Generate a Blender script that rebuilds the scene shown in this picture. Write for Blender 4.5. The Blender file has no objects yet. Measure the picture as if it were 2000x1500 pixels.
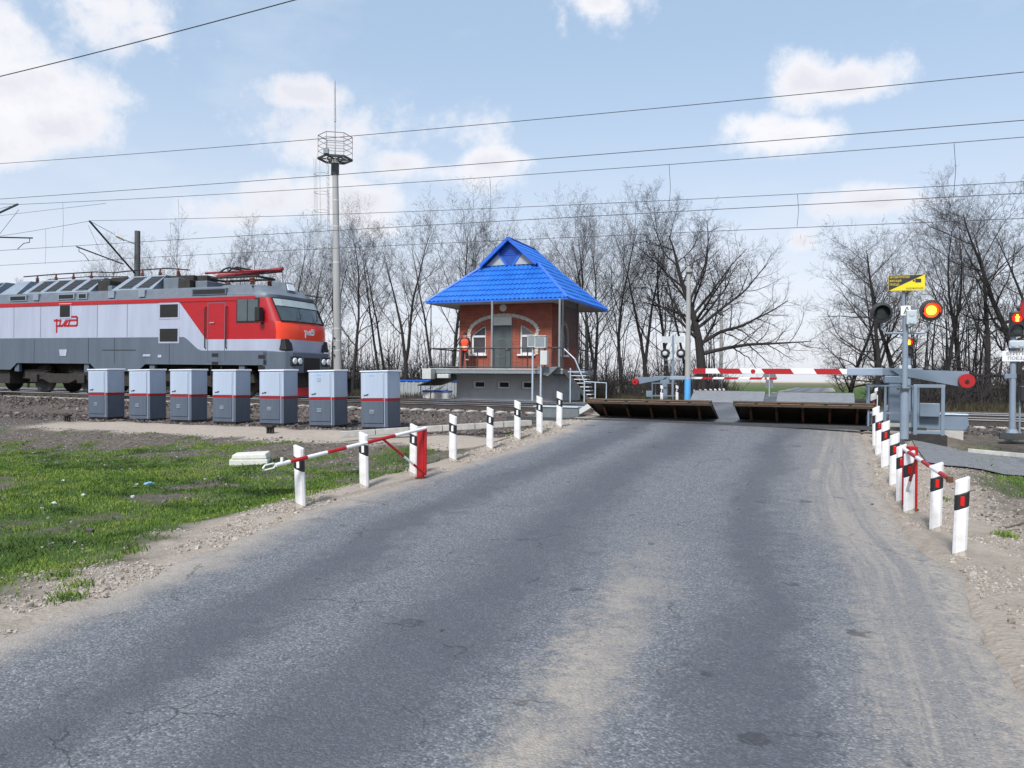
import bpy, bmesh, math, random
import numpy as np
from mathutils import Vector, Matrix
from mathutils.geometry import tessellate_polygon
from mathutils import noise as mnoise

R = math.radians
scene = bpy.context.scene
col = scene.collection
random.seed(7)

# ------------------------------------------------------------------ camera
cam_d = bpy.data.cameras.new('camera')
cam = bpy.data.objects.new('camera', cam_d)
col.objects.link(cam)
cam_d.sensor_width = 36.0
cam_d.lens = 36.0 * 1540 / 2000
cam_d.clip_start = 0.05
cam_d.clip_end = 9000
cam.location = (0, 0, 1.75)
cam.matrix_world = Matrix.Translation((0, 0, 1.75)) @ Matrix.Rotation(R(90 - 0.365), 4, 'X') @ Matrix.Rotation(R(0.5), 4, 'Z')
scene.camera = cam

# ------------------------------------------------------------------ sky
SUN_EL, SUN_AZ = R(46), R(-158)      # azimuth measured from +Y towards +X: behind the camera's left shoulder
world = bpy.data.worlds.new('World')
scene.world = world
world.use_nodes = True
wn, wl = world.node_tree.nodes, world.node_tree.links
wn.clear()

def N(tree, t, **kw):
    n = tree.nodes.new(t)
    for k, v in kw.items():
        setattr(n, k, v)
    return n

def build_world():
    T = world.node_tree
    out = N(T, 'ShaderNodeOutputWorld'); bg = N(T, 'ShaderNodeBackground')
    bg.inputs['Strength'].default_value = 0.08
    sky = N(T, 'ShaderNodeTexSky', sky_type='NISHITA', sun_disc=False)
    sky.sun_elevation = SUN_EL; sky.sun_rotation = SUN_AZ
    sky.air_density = 1.0; sky.dust_density = 1.2; sky.ozone_density = 1.6
    tc = N(T, 'ShaderNodeTexCoord')
    sep = N(T, 'ShaderNodeSeparateXYZ'); wl.new(tc.outputs['Generated'], sep.inputs[0])
    def M(op, a, b=None, clamp=False):
        n = N(T, 'ShaderNodeMath', operation=op); n.use_clamp = clamp
        for i, v in enumerate((a, b)):
            if v is None: continue
            if isinstance(v, (int, float)): n.inputs[i].default_value = v
            else: wl.new(v, n.inputs[i])
        return n.outputs[0]
    az = M('ARCTAN2', sep.outputs[0], sep.outputs[1])
    el = M('ARCSINE', sep.outputs[2])
    comb = N(T, 'ShaderNodeCombineXYZ'); wl.new(az, comb.inputs[0]); wl.new(el, comb.inputs[1])
    # billowing distortion of the cloud outlines
    n1 = N(T, 'ShaderNodeTexNoise'); n1.inputs['Scale'].default_value = 8; n1.inputs['Detail'].default_value = 11
    n1.inputs['Roughness'].default_value = 0.66; wl.new(tc.outputs['Generated'], n1.inputs['Vector'])
    n2 = N(T, 'ShaderNodeTexNoise'); n2.inputs['Scale'].default_value = 2.6; n2.inputs['Detail'].default_value = 7
    n2.inputs['Roughness'].default_value = 0.6
    mp = N(T, 'ShaderNodeMapping'); mp.inputs['Scale'].default_value = (1, 1, 2.4); mp.inputs['Location'].default_value = (3.1, 0.4, 1.7)
    wl.new(tc.outputs['Generated'], mp.inputs[0]); wl.new(mp.outputs[0], n2.inputs['Vector'])
    best = None
    # cumulus: azimuth, elevation, half width, half height (radians), weight
    for (a, e, w, h, g) in CLOUDS:
        s = N(T, 'ShaderNodeVectorMath', operation='SUBTRACT'); wl.new(comb.outputs[0], s.inputs[0]); s.inputs[1].default_value = (a, e, 0)
        d = N(T, 'ShaderNodeVectorMath', operation='DIVIDE'); wl.new(s.outputs[0], d.inputs[0]); d.inputs[1].default_value = (w, h, 1)
        l = N(T, 'ShaderNodeVectorMath', operation='LENGTH'); wl.new(d.outputs[0], l.inputs[0])
        m = M('MULTIPLY', M('SUBTRACT', 1.0, l.outputs['Value']), g)
        best = m if best is None else M('MAXIMUM', best, m)
    best = M('MAXIMUM', best, -1.0)
    billow = M('MULTIPLY', M('SUBTRACT', n1.outputs['Fac'], 0.5), 3.5)
    dens = M('ADD', best, billow)
    # loose cloud everywhere else in the dome
    loose = M('MULTIPLY', M('SUBTRACT', n2.outputs['Fac'], 0.56), 5.0)
    loose = M('MULTIPLY', M('MAXIMUM', loose, 0.0), 0.25)
    mr = N(T, 'ShaderNodeMapRange', interpolation_type='SMOOTHSTEP')
    wl.new(dens, mr.inputs['Value']); mr.inputs['From Min'].default_value = -0.02; mr.inputs['From Max'].default_value = 0.85
    cover = M('MAXIMUM', mr.outputs[0], M('MINIMUM', loose, 0.4))
    # thin veil: stronger towards the horizon
    veil = N(T, 'ShaderNodeMapRange', interpolation_type='SMOOTHERSTEP'); wl.new(el, veil.inputs['Value'])
    veil.inputs['From Min'].default_value = 0.0; veil.inputs['From Max'].default_value = 0.55
    veil.inputs['To Min'].default_value = 0.88; veil.inputs['To Max'].default_value = 0.62
    vm = N(T, 'ShaderNodeMix', data_type='RGBA'); wl.new(veil.outputs[0], vm.inputs['Factor'])
    vg = N(T, 'ShaderNodeMapRange', interpolation_type='SMOOTHSTEP'); wl.new(el, vg.inputs['Value']); vg.inputs['From Min'].default_value = 0.02; vg.inputs['From Max'].default_value = 0.42
    vc = N(T, 'ShaderNodeMix', data_type='RGBA'); wl.new(vg.outputs[0], vc.inputs['Factor']); vc.inputs['A'].default_value = VEIL; vc.inputs['B'].default_value = VEIL_UP
    wl.new(sky.outputs[0], vm.inputs['A']); wl.new(vc.outputs['Result'], vm.inputs['B'])
    # cloud body: white tops, slightly greyer hearts
    shade = N(T, 'ShaderNodeMapRange'); wl.new(M('ADD', dens, M('MULTIPLY', M('SUBTRACT', n2.outputs['Fac'], 0.5), 2.0)), shade.inputs['Value'])
    shade.inputs['From Min'].default_value = 0.25; shade.inputs['From Max'].default_value = 1.25
    cc = N(T, 'ShaderNodeMix', data_type='RGBA'); wl.new(shade.outputs[0], cc.inputs['Factor'])
    cc.inputs['A'].default_value = CLOUD_A; cc.inputs['B'].default_value = CLOUD_B
    mx = N(T, 'ShaderNodeMix', data_type='RGBA'); wl.new(cover, mx.inputs['Factor'])
    wl.new(vm.outputs['Result'], mx.inputs['A']); wl.new(cc.outputs['Result'], mx.inputs['B'])
    wl.new(mx.outputs['Result'], bg.inputs['Color']); wl.new(bg.outputs[0], out.inputs[0])

VEIL = (3.75, 3.85, 4.25, 1)
VEIL_UP = (2.25, 2.9, 3.65, 1)
CLOUD_A = (4.75, 4.7, 4.8, 1)
CLOUD_B = (3.7, 3.75, 4.1, 1)
CLOUDS = [
    (-0.57, 0.300, 0.11, 0.05, 1.3), (-0.52, 0.265, 0.07, 0.04, 1.3), (-0.62, 0.33, 0.11, 0.07, 1.4), (-0.60, 0.240, 0.12, 0.04, 1.1),
    (-0.48, 0.395, 0.13, 0.05, 0.85), (-0.50, 0.40, 0.10, 0.03, 1.0), (-0.43, 0.375, 0.05, 0.02, 1.0), (-0.58, 0.46, 0.10, 0.045, 1.2),
    (-0.26, 0.335, 0.07, 0.022, 0.9), (-0.22, 0.280, 0.08, 0.030, 1.2), (-0.14, 0.262, 0.10, 0.028, 1.1), (-0.03, 0.265, 0.07, 0.022, 1.0),
    (-0.17, 0.295, 0.13, 0.04, 0.7), (-0.10, 0.255, 0.14, 0.026, 0.85), (-0.30, 0.205, 0.06, 0.035, 1.1), (-0.20, 0.215, 0.10, 0.035, 1.0), (-0.33, 0.19, 0.10, 0.025, 0.9),
    (0.35, 0.345, 0.05, 0.045, 1.4), (0.40, 0.335, 0.07, 0.03, 1.2), (0.335, 0.285, 0.09, 0.025, 1.0), (0.30, 0.30, 0.05, 0.02, 0.9),
    (0.10, 0.445, 0.08, 0.04, 1.1), (0.06, 0.43, 0.02, 0.03, 0.9), (0.44, 0.205, 0.09, 0.025, 1.1), (0.50, 0.20, 0.10, 0.02, 0.8), (0.35, 0.165, 0.03, 0.018, 1.0),
    (-1.5, 0.5, 0.4, 0.15, 1.0), (1.4, 0.45, 0.4, 0.14, 1.0), (2.4, 0.5, 0.5, 0.16, 1.0), (-2.6, 0.7, 0.3, 0.15, 0.9),
]
build_world()

# ------------------------------------------------------------------ sun and exposure
sun_d = bpy.data.lights.new('sun', 'SUN')
sun_d.energy = 1.5
sun_d.angle = R(11)
sun_d.color = (1.0, 0.97, 0.93)
sun = bpy.data.objects.new('sun', sun_d)
col.objects.link(sun)
sd = Vector((math.sin(SUN_AZ) * math.cos(SUN_EL), math.cos(SUN_AZ) * math.cos(SUN_EL), math.sin(SUN_EL)))
sun.rotation_euler = sd.to_track_quat('Z', 'Y').to_euler()
sun.location = sd * 60
scene.view_settings.view_transform = 'Standard'
scene.view_settings.look = 'None'
scene.view_settings.exposure = 1.45
scene.view_settings.gamma = 1.0
scene.view_settings.use_curve_mapping = False

# ------------------------------------------------------------------ helpers: materials
MATS = {}
def mat(name, c, rough=0.6, metal=0.0, var=0.12, scale=6.0, bump=0.0, bscale=60.0, c2=None, detail=6, emit=None, spec=0.5, streak=False, alpha=None):
    if name in MATS: return MATS[name]
    m = bpy.data.materials.new(name); m.use_nodes = True
    T = m.node_tree; b = T.nodes['Principled BSDF']; L = T.links
    tc = N(T, 'ShaderNodeTexCoord')
    src = tc.outputs['Object']
    if streak:
        mp = N(T, 'ShaderNodeMapping'); mp.inputs['Scale'].default_value = (1, 1, 0.12); L.new(src, mp.inputs[0]); src = mp.outputs[0]
    n = N(T, 'ShaderNodeTexNoise'); n.inputs['Scale'].default_value = scale; n.inputs['Detail'].default_value = detail; n.inputs['Roughness'].default_value = 0.65
    L.new(src, n.inputs['Vector'])
    rp = N(T, 'ShaderNodeMapRange'); L.new(n.outputs['Fac'], rp.inputs['Value']); rp.inputs['From Min'].default_value = 0.3; rp.inputs['From Max'].default_value = 0.7
    mx = N(T, 'ShaderNodeMix', data_type='RGBA'); L.new(rp.outputs[0], mx.inputs['Factor'])
    if c2 is None:
        c2 = tuple(min(1, x * (1 + var)) for x in c); c1 = tuple(x * (1 - var) for x in c)
    else: c1 = c
    mx.inputs['A'].default_value = (*c1, 1); mx.inputs['B'].default_value = (*c2, 1)
    L.new(mx.outputs['Result'], b.inputs['Base Color'])
    b.inputs['Roughness'].default_value = rough; b.inputs['Metallic'].default_value = metal
    b.inputs['Specular IOR Level'].default_value = spec
    if bump:
        nb = N(T, 'ShaderNodeTexNoise'); nb.inputs['Scale'].default_value = bscale; nb.inputs['Detail'].default_value = 5
        L.new(tc.outputs['Object'], nb.inputs['Vector'])
        bp = N(T, 'ShaderNodeBump'); bp.inputs['Strength'].default_value = bump; bp.inputs['Distance'].default_value = 0.02
        L.new(nb.outputs['Fac'], bp.inputs['Height']); L.new(bp.outputs[0], b.inputs['Normal'])
    if emit:
        b.inputs['Emission Color'].default_value = (*emit[:3], 1); b.inputs['Emission Strength'].default_value = emit[3]
    MATS[name] = m
    return m

def mat_rnd(name, cols, rough=0.9):
    """colour ramp driven by a per-piece random attribute"""
    m = bpy.data.materials.new(name); m.use_nodes = True
    T = m.node_tree; b = T.nodes['Principled BSDF']; L = T.links
    at = N(T, 'ShaderNodeAttribute', attribute_name='rnd')
    r = N(T, 'ShaderNodeValToRGB'); L.new(at.outputs['Fac'], r.inputs[0])
    e = r.color_ramp.elements
    for i, c in enumerate(cols):
        p = i / (len(cols) - 1)
        if i == 0: e[0].position = 0; e[0].color = (*c, 1)
        elif i == len(cols) - 1: e[-1].position = 1; e[-1].color = (*c, 1)
        else:
            x = e.new(p); x.color = (*c, 1)
    L.new(r.outputs[0], b.inputs['Base Color']); b.inputs['Roughness'].default_value = rough
    b.inputs['Specular IOR Level'].default_value = 0.2
    MATS[name] = m
    return m

def glass(name, c=(0.02, 0.025, 0.03), rough=0.06):
    m = mat(name, c, rough=rough, var=0.2, scale=1.5, spec=0.9)
    return m

# ------------------------------------------------------------------ helpers: meshes
class MB:
    def __init__(s): s.v = []; s.f = []; s.m = []
    def poly(s, pts, m=0):
        i = len(s.v); s.v += [tuple(p) for p in pts]; s.f.append(list(range(i, i + len(pts)))); s.m.append(m)
    def box(s, x0, x1, y0, y1, z0, z1, m=0):
        s.hexa([(x0, y0, z0), (x1, y0, z0), (x1, y1, z0), (x0, y1, z0), (x0, y0, z1), (x1, y0, z1), (x1, y1, z1), (x0, y1, z1)], m)
    def hexa(s, p, m=0):
        i = len(s.v); s.v += [tuple(q) for q in p]
        for f in ((3, 2, 1, 0), (4, 5, 6, 7), (0, 1, 5, 4), (1, 2, 6, 5), (2, 3, 7, 6), (3, 0, 4, 7)):
            s.f.append([i + k for k in f]); s.m.append(m)
    def bar(s, a, b, w, h, m=0, up=(0, 0, 1)):
        a, b = Vector(a), Vector(b); d = (b - a).normalized(); u = Vector(up)
        r = d.cross(u)
        if r.length < 1e-4: r = d.cross(Vector((1, 0, 0)))
        r.normalize(); u = r.cross(d).normalized(); r *= w / 2; u *= h / 2
        s.hexa([a - r - u, b - r - u, b + r - u, a + r - u, a - r + u, b - r + u, b + r + u, a + r + u][0:8], m)
    def tube(s, pts, rad, n=8, m=0, cap=True):
        pts = [Vector(p) for p in pts]; k = len(pts)
        if isinstance(rad, (int, float)): rad = [rad] * k
        i0 = len(s.v); u = None
        for j, p in enumerate(pts):
            d = (pts[min(j + 1, k - 1)] - pts[max(j - 1, 0)]).normalized()
            if u is None:
                u = d.cross(Vector((0, 0, 1)))
                if u.length < 1e-3: u = d.cross(Vector((1, 0, 0)))
            u = (u - d * u.dot(d)).normalized(); w = d.cross(u)
            for q in range(n):
                a = 2 * math.pi * q / n; s.v.append(tuple(p + (u * math.cos(a) + w * math.sin(a)) * rad[j]))
        for j in range(k - 1):
            for q in range(n):
                a = i0 + j * n; s.f.append([a + q, a + (q + 1) % n, a + n + (q + 1) % n, a + n + q]); s.m.append(m)
        if cap:
            s.f.append([i0 + q for q in range(n)][::-1]); s.m.append(m)
            s.f.append([i0 + (k - 1) * n + q for q in range(n)]); s.m.append(m)
    def cyl(s, a, b, r0, r1=None, n=12, m=0): s.tube([a, b], [r0, r0 if r1 is None else r1], n, m)
    def prism(s, poly, d0, d1, plane='xz', m=0, mcap=None):
        """extrude a 2D polygon along the third axis"""
        def P(p, d):
            return {'xz': (p[0], d, p[1]), 'yz': (d, p[0], p[1]), 'xy': (p[0], p[1], d)}[plane]
        i = len(s.v); n = len(poly)
        s.v += [P(p, d0) for p in poly] + [P(p, d1) for p in poly]
        for k in range(n):
            s.f.append([i + k, i + (k + 1) % n, i + n + (k + 1) % n, i + n + k]); s.m.append(m)
        tri = tessellate_polygon([[Vector((p[0], p[1], 0)) for p in poly]])
        for t in tri:
            s.f.append([i + q for q in t]); s.m.append(m if mcap is None else mcap)
            s.f.append([i + n + q for q in t][::-1]); s.m.append(m if mcap is None else mcap)
    def holed(s, outer, holes, d0, d1, plane='xz', m=0):
        """wall sheet with openings, thickness d0..d1"""
        def P(p, d):
            return {'xz': (p[0], d, p[1]), 'yz': (d, p[0], p[1])}[plane]
        loops = [outer] + holes; allp = [p for l in loops for p in l]; i = len(s.v); n = len(allp)
        s.v += [P(p, d0) for p in allp] + [P(p, d1) for p in allp]
        for t in tessellate_polygon([[Vector((p[0], p[1], 0)) for p in l] for l in loops]):
            s.f.append([i + q for q in t]); s.m.append(m); s.f.append([i + n + q for q in t][::-1]); s.m.append(m)
        o = 0
        for l in loops:
            for k in range(len(l)):
                a, b = o + k, o + (k + 1) % len(l)
                s.f.append([i + a, i + b, i + n + b, i + n + a]); s.m.append(m)
            o += len(l)
    def ring(s, levels, m=None, cap0=True, cap1=True):
        """loft closed rings of equal count"""
        n = len(levels[0]); i = len(s.v)
        for l in levels: s.v += [tuple(p) for p in l]
        for j in range(len(levels) - 1):
            for k in range(n):
                s.f.append([i + j * n + k, i + j * n + (k + 1) % n, i + (j + 1) * n + (k + 1) % n, i + (j + 1) * n + k])
                s.m.append(m(j, k) if callable(m) else (m or 0))
        if cap0: s.f.append([i + k for k in range(n)][::-1]); s.m.append(m(-1, 0) if callable(m) else (m or 0))
        if cap1: s.f.append([i + (len(levels) - 1) * n + k for k in range(n)]); s.m.append(m(len(levels), 0) if callable(m) else (m or 0))
    def lathe(s, prof, c, n=24, axis='z', m=0):
        def P(r, h, a):
            x, y = r * math.cos(a), r * math.sin(a)
            return {'z': (c[0] + x, c[1] + y, c[2] + h), 'y': (c[0] + x, c[1] + h, c[2] + y), 'x': (c[0] + h, c[1] + x, c[2] + y)}[axis]
        s.ring([[P(r, h, 2 * math.pi * k / n) for k in range(n)] for r, h in prof], m)
    def ellipsoid(s, c, r, n=12, k=8, m=0):
        s.lathe_s = None
        lev = []
        for j in range(1, k):
            t = math.pi * j / k
            lev.append([(c[0] + r[0] * math.sin(t) * math.cos(2 * math.pi * q / n), c[1] + r[1] * math.sin(t) * math.sin(2 * math.pi * q / n), c[2] - r[2] * math.cos(t)) for q in range(n)])
        s.ring(lev, m)
    def mesh(s, name, mats, smooth=False):
        me = bpy.data.meshes.new(name); me.from_pydata(s.v, [], s.f); me.update()
        for m_ in mats: me.materials.append(m_)
        me.polygons.foreach_set('material_index', s.m)
        bm = bmesh.new(); bm.from_mesh(me); bmesh.ops.recalc_face_normals(bm, faces=bm.faces); bm.to_mesh(me); bm.free()
        if smooth: me.polygons.foreach_set('use_smooth', [True] * len(me.polygons))
        return me
    def build(s, name, mats, parent=None, smooth=False, bevel=0.0, label=None):
        if not isinstance(mats, (list, tuple)): mats = [mats]
        o = bpy.data.objects.new(name, s.mesh(name, mats, smooth)); col.objects.link(o)
        if parent: o.parent = parent
        if label: o['label'] = label
        if bevel:
            b = o.modifiers.new('bevel', 'BEVEL'); b.width = bevel; b.segments = 2; b.limit_method = 'ANGLE'; b.angle_limit = R(40)
        if smooth:
            o.data.set_sharp_from_angle(angle=R(38))
        return o

def B(name, mats, parent=None, smooth=False, bevel=0.0, label=None, **kw):
    """one box part: x=(a,b), y=(a,b), z=(a,b)"""
    mb = MB(); mb.box(*kw['x'], *kw['y'], *kw['z']); return mb.build(name, mats, parent, smooth, bevel, label)

def np_mesh(name, V, Fc, mats, rnd=None, smooth=False):
    """fast mesh from numpy arrays, all faces with the same vertex count"""
    me = bpy.data.meshes.new(name); V = np.asarray(V, np.float32); Fc = np.asarray(Fc, np.int32)
    k = Fc.shape[1]
    me.vertices.add(len(V)); me.vertices.foreach_set('co', V.ravel())
    me.loops.add(Fc.size); me.loops.foreach_set('vertex_index', Fc.ravel())
    me.polygons.add(len(Fc)); me.polygons.foreach_set('loop_start', np.arange(0, Fc.size, k, dtype=np.int32))
    me.polygons.foreach_set('use_smooth', np.full(len(Fc), smooth))
    for m_ in (mats if isinstance(mats, (list, tuple)) else [mats]): me.materials.append(m_)
    if rnd is not None:
        a = me.attributes.new('rnd', 'FLOAT', 'POINT'); a.data.foreach_set('value', np.asarray(rnd, np.float32))
    me.update()
    return me

def link(name, me, parent=None):
    o = bpy.data.objects.new(name, me); col.objects.link(o)
    if parent: o.parent = parent
    return o
def tag(o, label=None, cat=None, group=None, kind=None):
    if label: o['label'] = label
    if cat: o['category'] = cat
    if group: o['group'] = group
    if kind: o['kind'] = kind
    return o
def empty(name, loc, rz=0, label=None, cat=None, group=None):
    o = bpy.data.objects.new(name, None); col.objects.link(o); o.empty_display_size = 0.2
    o.location = loc; o.rotation_euler = (0, 0, rz)
    return tag(o, label, cat, group)
def kids(o): return [c for c in bpy.data.objects if c.parent == o]
def copy_tree(o, parent=None, table=None):
    if table is None:
        table = {}
        for c in bpy.data.objects:
            if c.parent: table.setdefault(c.parent.name, []).append(c)
    c = o.copy(); col.objects.link(c); c.parent = parent
    for ch in table.get(o.name, []): copy_tree(ch, c, table)
    return c
def text_mesh(txt, size, m, name, parent, loc, rot, sx=1.0, align='CENTER', ext=0.002):
    cu = bpy.data.curves.new('text', 'FONT'); cu.body = txt; cu.size = size; cu.align_x = align; cu.align_y = 'CENTER'; cu.extrude = ext; cu.resolution_u = 3
    o = bpy.data.objects.new('text', cu); col.objects.link(o)
    dg = bpy.context.evaluated_depsgraph_get(); me = bpy.data.meshes.new_from_object(o.evaluated_get(dg))
    bpy.data.objects.remove(o); me.materials.clear(); me.materials.append(m)
    r = link(name, me, parent); r.location = loc; r.rotation_euler = rot; r.scale = (sx, 1, 1)
    return r

# ------------------------------------------------------------------ layout: the railway runs 22 degrees off the picture plane
TA = R(22)
TU = np.array([math.cos(TA), -math.sin(TA)]); TN = np.array([math.sin(TA), math.cos(TA)]); T0 = np.array([6.37, 24.5])
def st(s, t): return T0 + s * TU + t * TN
def rail_z(s): return 0.79 - 0.006 * s
def W3(s, t, z): p = st(s, t); return (float(p[0]), float(p[1]), z)
def to_st(X, Y):
    dx, dy = X - T0[0], Y - T0[1]; return dx * TU[0] + dy * TU[1], dx * TN[0] + dy * TN[1]

LY = np.array([-12, 0, 5.3, 7, 10, 12.4, 15, 17.5, 20.0, 60, 160.0]); LX = np.array([-5.2, -4.25, -3.45, -3.2, -2.72, -1.45, -0.1, 1.1, 1.95, 18.1, 58.0])
RY = np.array([-12, 0, 4.5, 7.6, 9.5, 12, 15, 18.3, 60, 160.0]); RX = np.array([-1.6, 1.0, 2.98, 4.3, 4.75, 5.55, 6.75, 8.15, 25.0, 65.0])
def XL(Y): return np.interp(Y, LY, LX)
def XR(Y): return np.interp(Y, RY, RX)
ZY = np.array([-12, 0, 7.5, 9.5, 11, 12.5, 14, 16, 18, 20, 21.5]); ZZ = np.array([0, 0, -0.06, -0.02, 0.06, 0.2, 0.3, 0.45, 0.66, 0.75, 0.78])
def sm(a, b, x):
    t = np.clip((x - a) / (b - a), 0, 1); return t * t * (3 - 2 * t)
def road_z(X, Y):
    s, t = to_st(X, Y); z1 = np.interp(Y, ZY, ZZ)
    zr = 0.79 - 0.006 * np.clip(s, -60, 60) - 0.012
    z = z1 + (zr - z1) * sm(-6.6, -3.0, t)
    return z + (0.55 - z) * sm(13, 60, t)
def vnoise(X, Y, sc, seed=0.0):
    """cheap smooth value noise on arrays"""
    x, y = X / sc + seed * 17.13, Y / sc + seed * 9.71
    xi, yi = np.floor(x), np.floor(y); xf, yf = x - xi, y - yi
    def h(a, b): q = np.sin(a * 127.1 + b * 311.7 + seed * 74.7) * 43758.5453; return q - np.floor(q)
    u, v = xf * xf * (3 - 2 * xf), yf * yf * (3 - 2 * yf)
    return (h(xi, yi) * (1 - u) + h(xi + 1, yi) * u) * (1 - v) + (h(xi, yi + 1) * (1 - u) + h(xi + 1, yi + 1) * u) * v
def fnoise(X, Y, sc, seed=0.0):
    return (vnoise(X, Y, sc, seed) * 0.5 + vnoise(X, Y, sc / 2.1, seed + 1) * 0.3 + vnoise(X, Y, sc / 4.7, seed + 2) * 0.2)
def edge_wob(Y, seed): return (vnoise(Y * 1.0, Y * 0, 1.1, seed) - 0.5) * 0.30 + (vnoise(Y * 1.0, Y * 0, 0.3, seed + 3) - 0.5) * 0.12
def ground_z(X, Y, inner=True):
    X = np.asarray(X, float); Y = np.asarray(Y, float)
    s, t = to_st(X, Y); rz = 0.79 - 0.006 * np.clip(s, -60, 60); dl = XL(Y) - X; dr = X - XR(Y)
    zl = np.interp(t, [-30, -18, -13, -10, -8.2, -6.5, -3.5], [-0.05, -0.18, -0.24, -0.12, 0.12, 0.21, 0.24])
    zroad = road_z(X, Y) - 0.012
    zrt = zroad - 0.10 - 0.12 * sm(0.5, 4, dr) * sm(4, 9, Y)
    near_l = zroad + (zl - zroad) * sm(0.35, 2.6, dl)
    near_r = zroad + (zrt - zroad) * sm(0.3, 2.5, dr)
    z = np.where(dl > 0, near_l, np.where(dr > 0, near_r, zroad))
    z = z + (vnoise(X, Y, 1.1, 3) * .65 + vnoise(X, Y, .55, 4) * .35 - 0.5) * 0.10 * sm(0.3, 1.5, np.maximum(dl, dr)) + (vnoise(X, Y, 0.5, 5) - 0.5) * 0.03 * sm(0.1, 0.6, np.maximum(dl, dr))
    # ballast bed under both tracks
    bed = rz - 0.235 + (vnoise(X, Y, 0.45, 8) - 0.5) * 0.04
    off = np.maximum(dl, dr)
    top = np.minimum(sm(-3.35, -1.75, t), 1 - sm(7.4, 9.0, t))
    z = np.where(t > 8.2, 0.68 + (fnoise(X, Y, 2.5, 4) - 0.5) * 0.12, z)
    far = np.where((t > 8.2) & (off < 0), road_z(X, Y) - 0.012, z); z = np.where(t > 8.2, far + (z - far) * sm(0.0, 1.5, off), z)
    z = np.where(off > 0, z + (bed - z) * top, z)
    z = z + (0.45 - z) * sm(45, 140, t)
    if inner:
        z = np.where(off < 0.0, z - 0.05, z)
    return z

# ================================================================== STRUCTURE: ground
def grid_axis(lo, hi, step, far):
    a = list(np.arange(lo, hi, step)); d = step
    x = hi
    while x < far: a.append(x); d *= 1.13; x += d
    a.append(far); b = []; d = step; x = lo - step
    while x > -far: b.append(x); d *= 1.13; x -= d
    b.append(-far)
    return np.array(sorted(set(b + a)))

def masks(X, Y):
    s, t = to_st(X, Y); dl = XL(Y) - X; dr = X - XR(Y); off = np.maximum(dl, dr)
    n1 = fnoise(X, Y, 1.6, 11); n2 = fnoise(X, Y, 0.5, 12); n3 = fnoise(X, Y, 5.0, 13)
    gravel = np.where((t > -6.0 + (n2 - .5) * .7) & (t < 9.0), 1.0, 0.0)
    gravel = np.where((s < -20.5 + (n1 - .5) * 2) & (t > -9 + (n1 - .5) * 3) & (t < 9), 1.0, gravel)
    gravel = np.where((dr > 0) & (t < -3.3 + (n2 - .5)), 0.0, gravel)
    strip = sm(-8.5, -8.1, t + (n2 - .5) * .9 + (n1 - .5) * .8) * (1 - sm(-6.2, -5.8, t + (n2 - .5) * .4)) * sm(-20.8, -19.3, s + (n1 - .5) * 2.0) * (dl > 0)
    shoulder_l = (.62 + .5 * n2) * (1 - sm(0.6, 1.35, dl + (n2 - .5) * 1.3 + (n1 - .5) * 1.1)) * (dl > -.5)
    shoulder_r = (.55 + .5 * n2) * (1 - sm(0.9, 2.4, dr + (n2 - .5) * 1.6 + (n1 - .5) * 1.6)) * (dr > -.5)
    sand = np.maximum(strip, np.maximum(np.where(dl > -.3, shoulder_l, 0), np.where(dr > -.3, shoulder_r, 0))) * (t < -3.2)
    g_l = sm(0.75, 1.6, dl + (n2 - .5) * 1.0 + (n1 - .5) * .8) * (1 - sm(-12.2, -10.6, t + (n1 - .5) * 2.6 + (n2 - .5) * 1.4))
    g_l2 = sm(0.8, 1.5, dl + (n2 - .5)) * (1 - sm(2.4, 3.2, dl + (n1 - .5) * 2)) * (1 - sm(-5.6, -5.0, t)) * 0.75
    thick = sm(0.28, 0.45, n1 * .65 + n3 * .35)
    grass = np.where(dl > 0, np.maximum(g_l * thick, g_l2 * sm(.4, .6, n1)), 0)
    grass = np.maximum(grass, np.where((dl > 2) & (t > -12.5) & (t < -8.3), 0.75 * sm(.56, .66, n1), 0))
    g_r = sm(1.6, 2.6, dr + (n2 - .5)) * (1 - sm(-6.5, -5.2, t + (n1 - .5) * 2)) * sm(.42, .58, n1) * .8
    grass = np.where(dr > 0, g_r, grass) * (1 - strip)
    back = sm(8.0, 9.2, t)
    field = sm(30, 34, t)
    return sand, gravel * (1 - strip), grass, back, field

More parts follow.
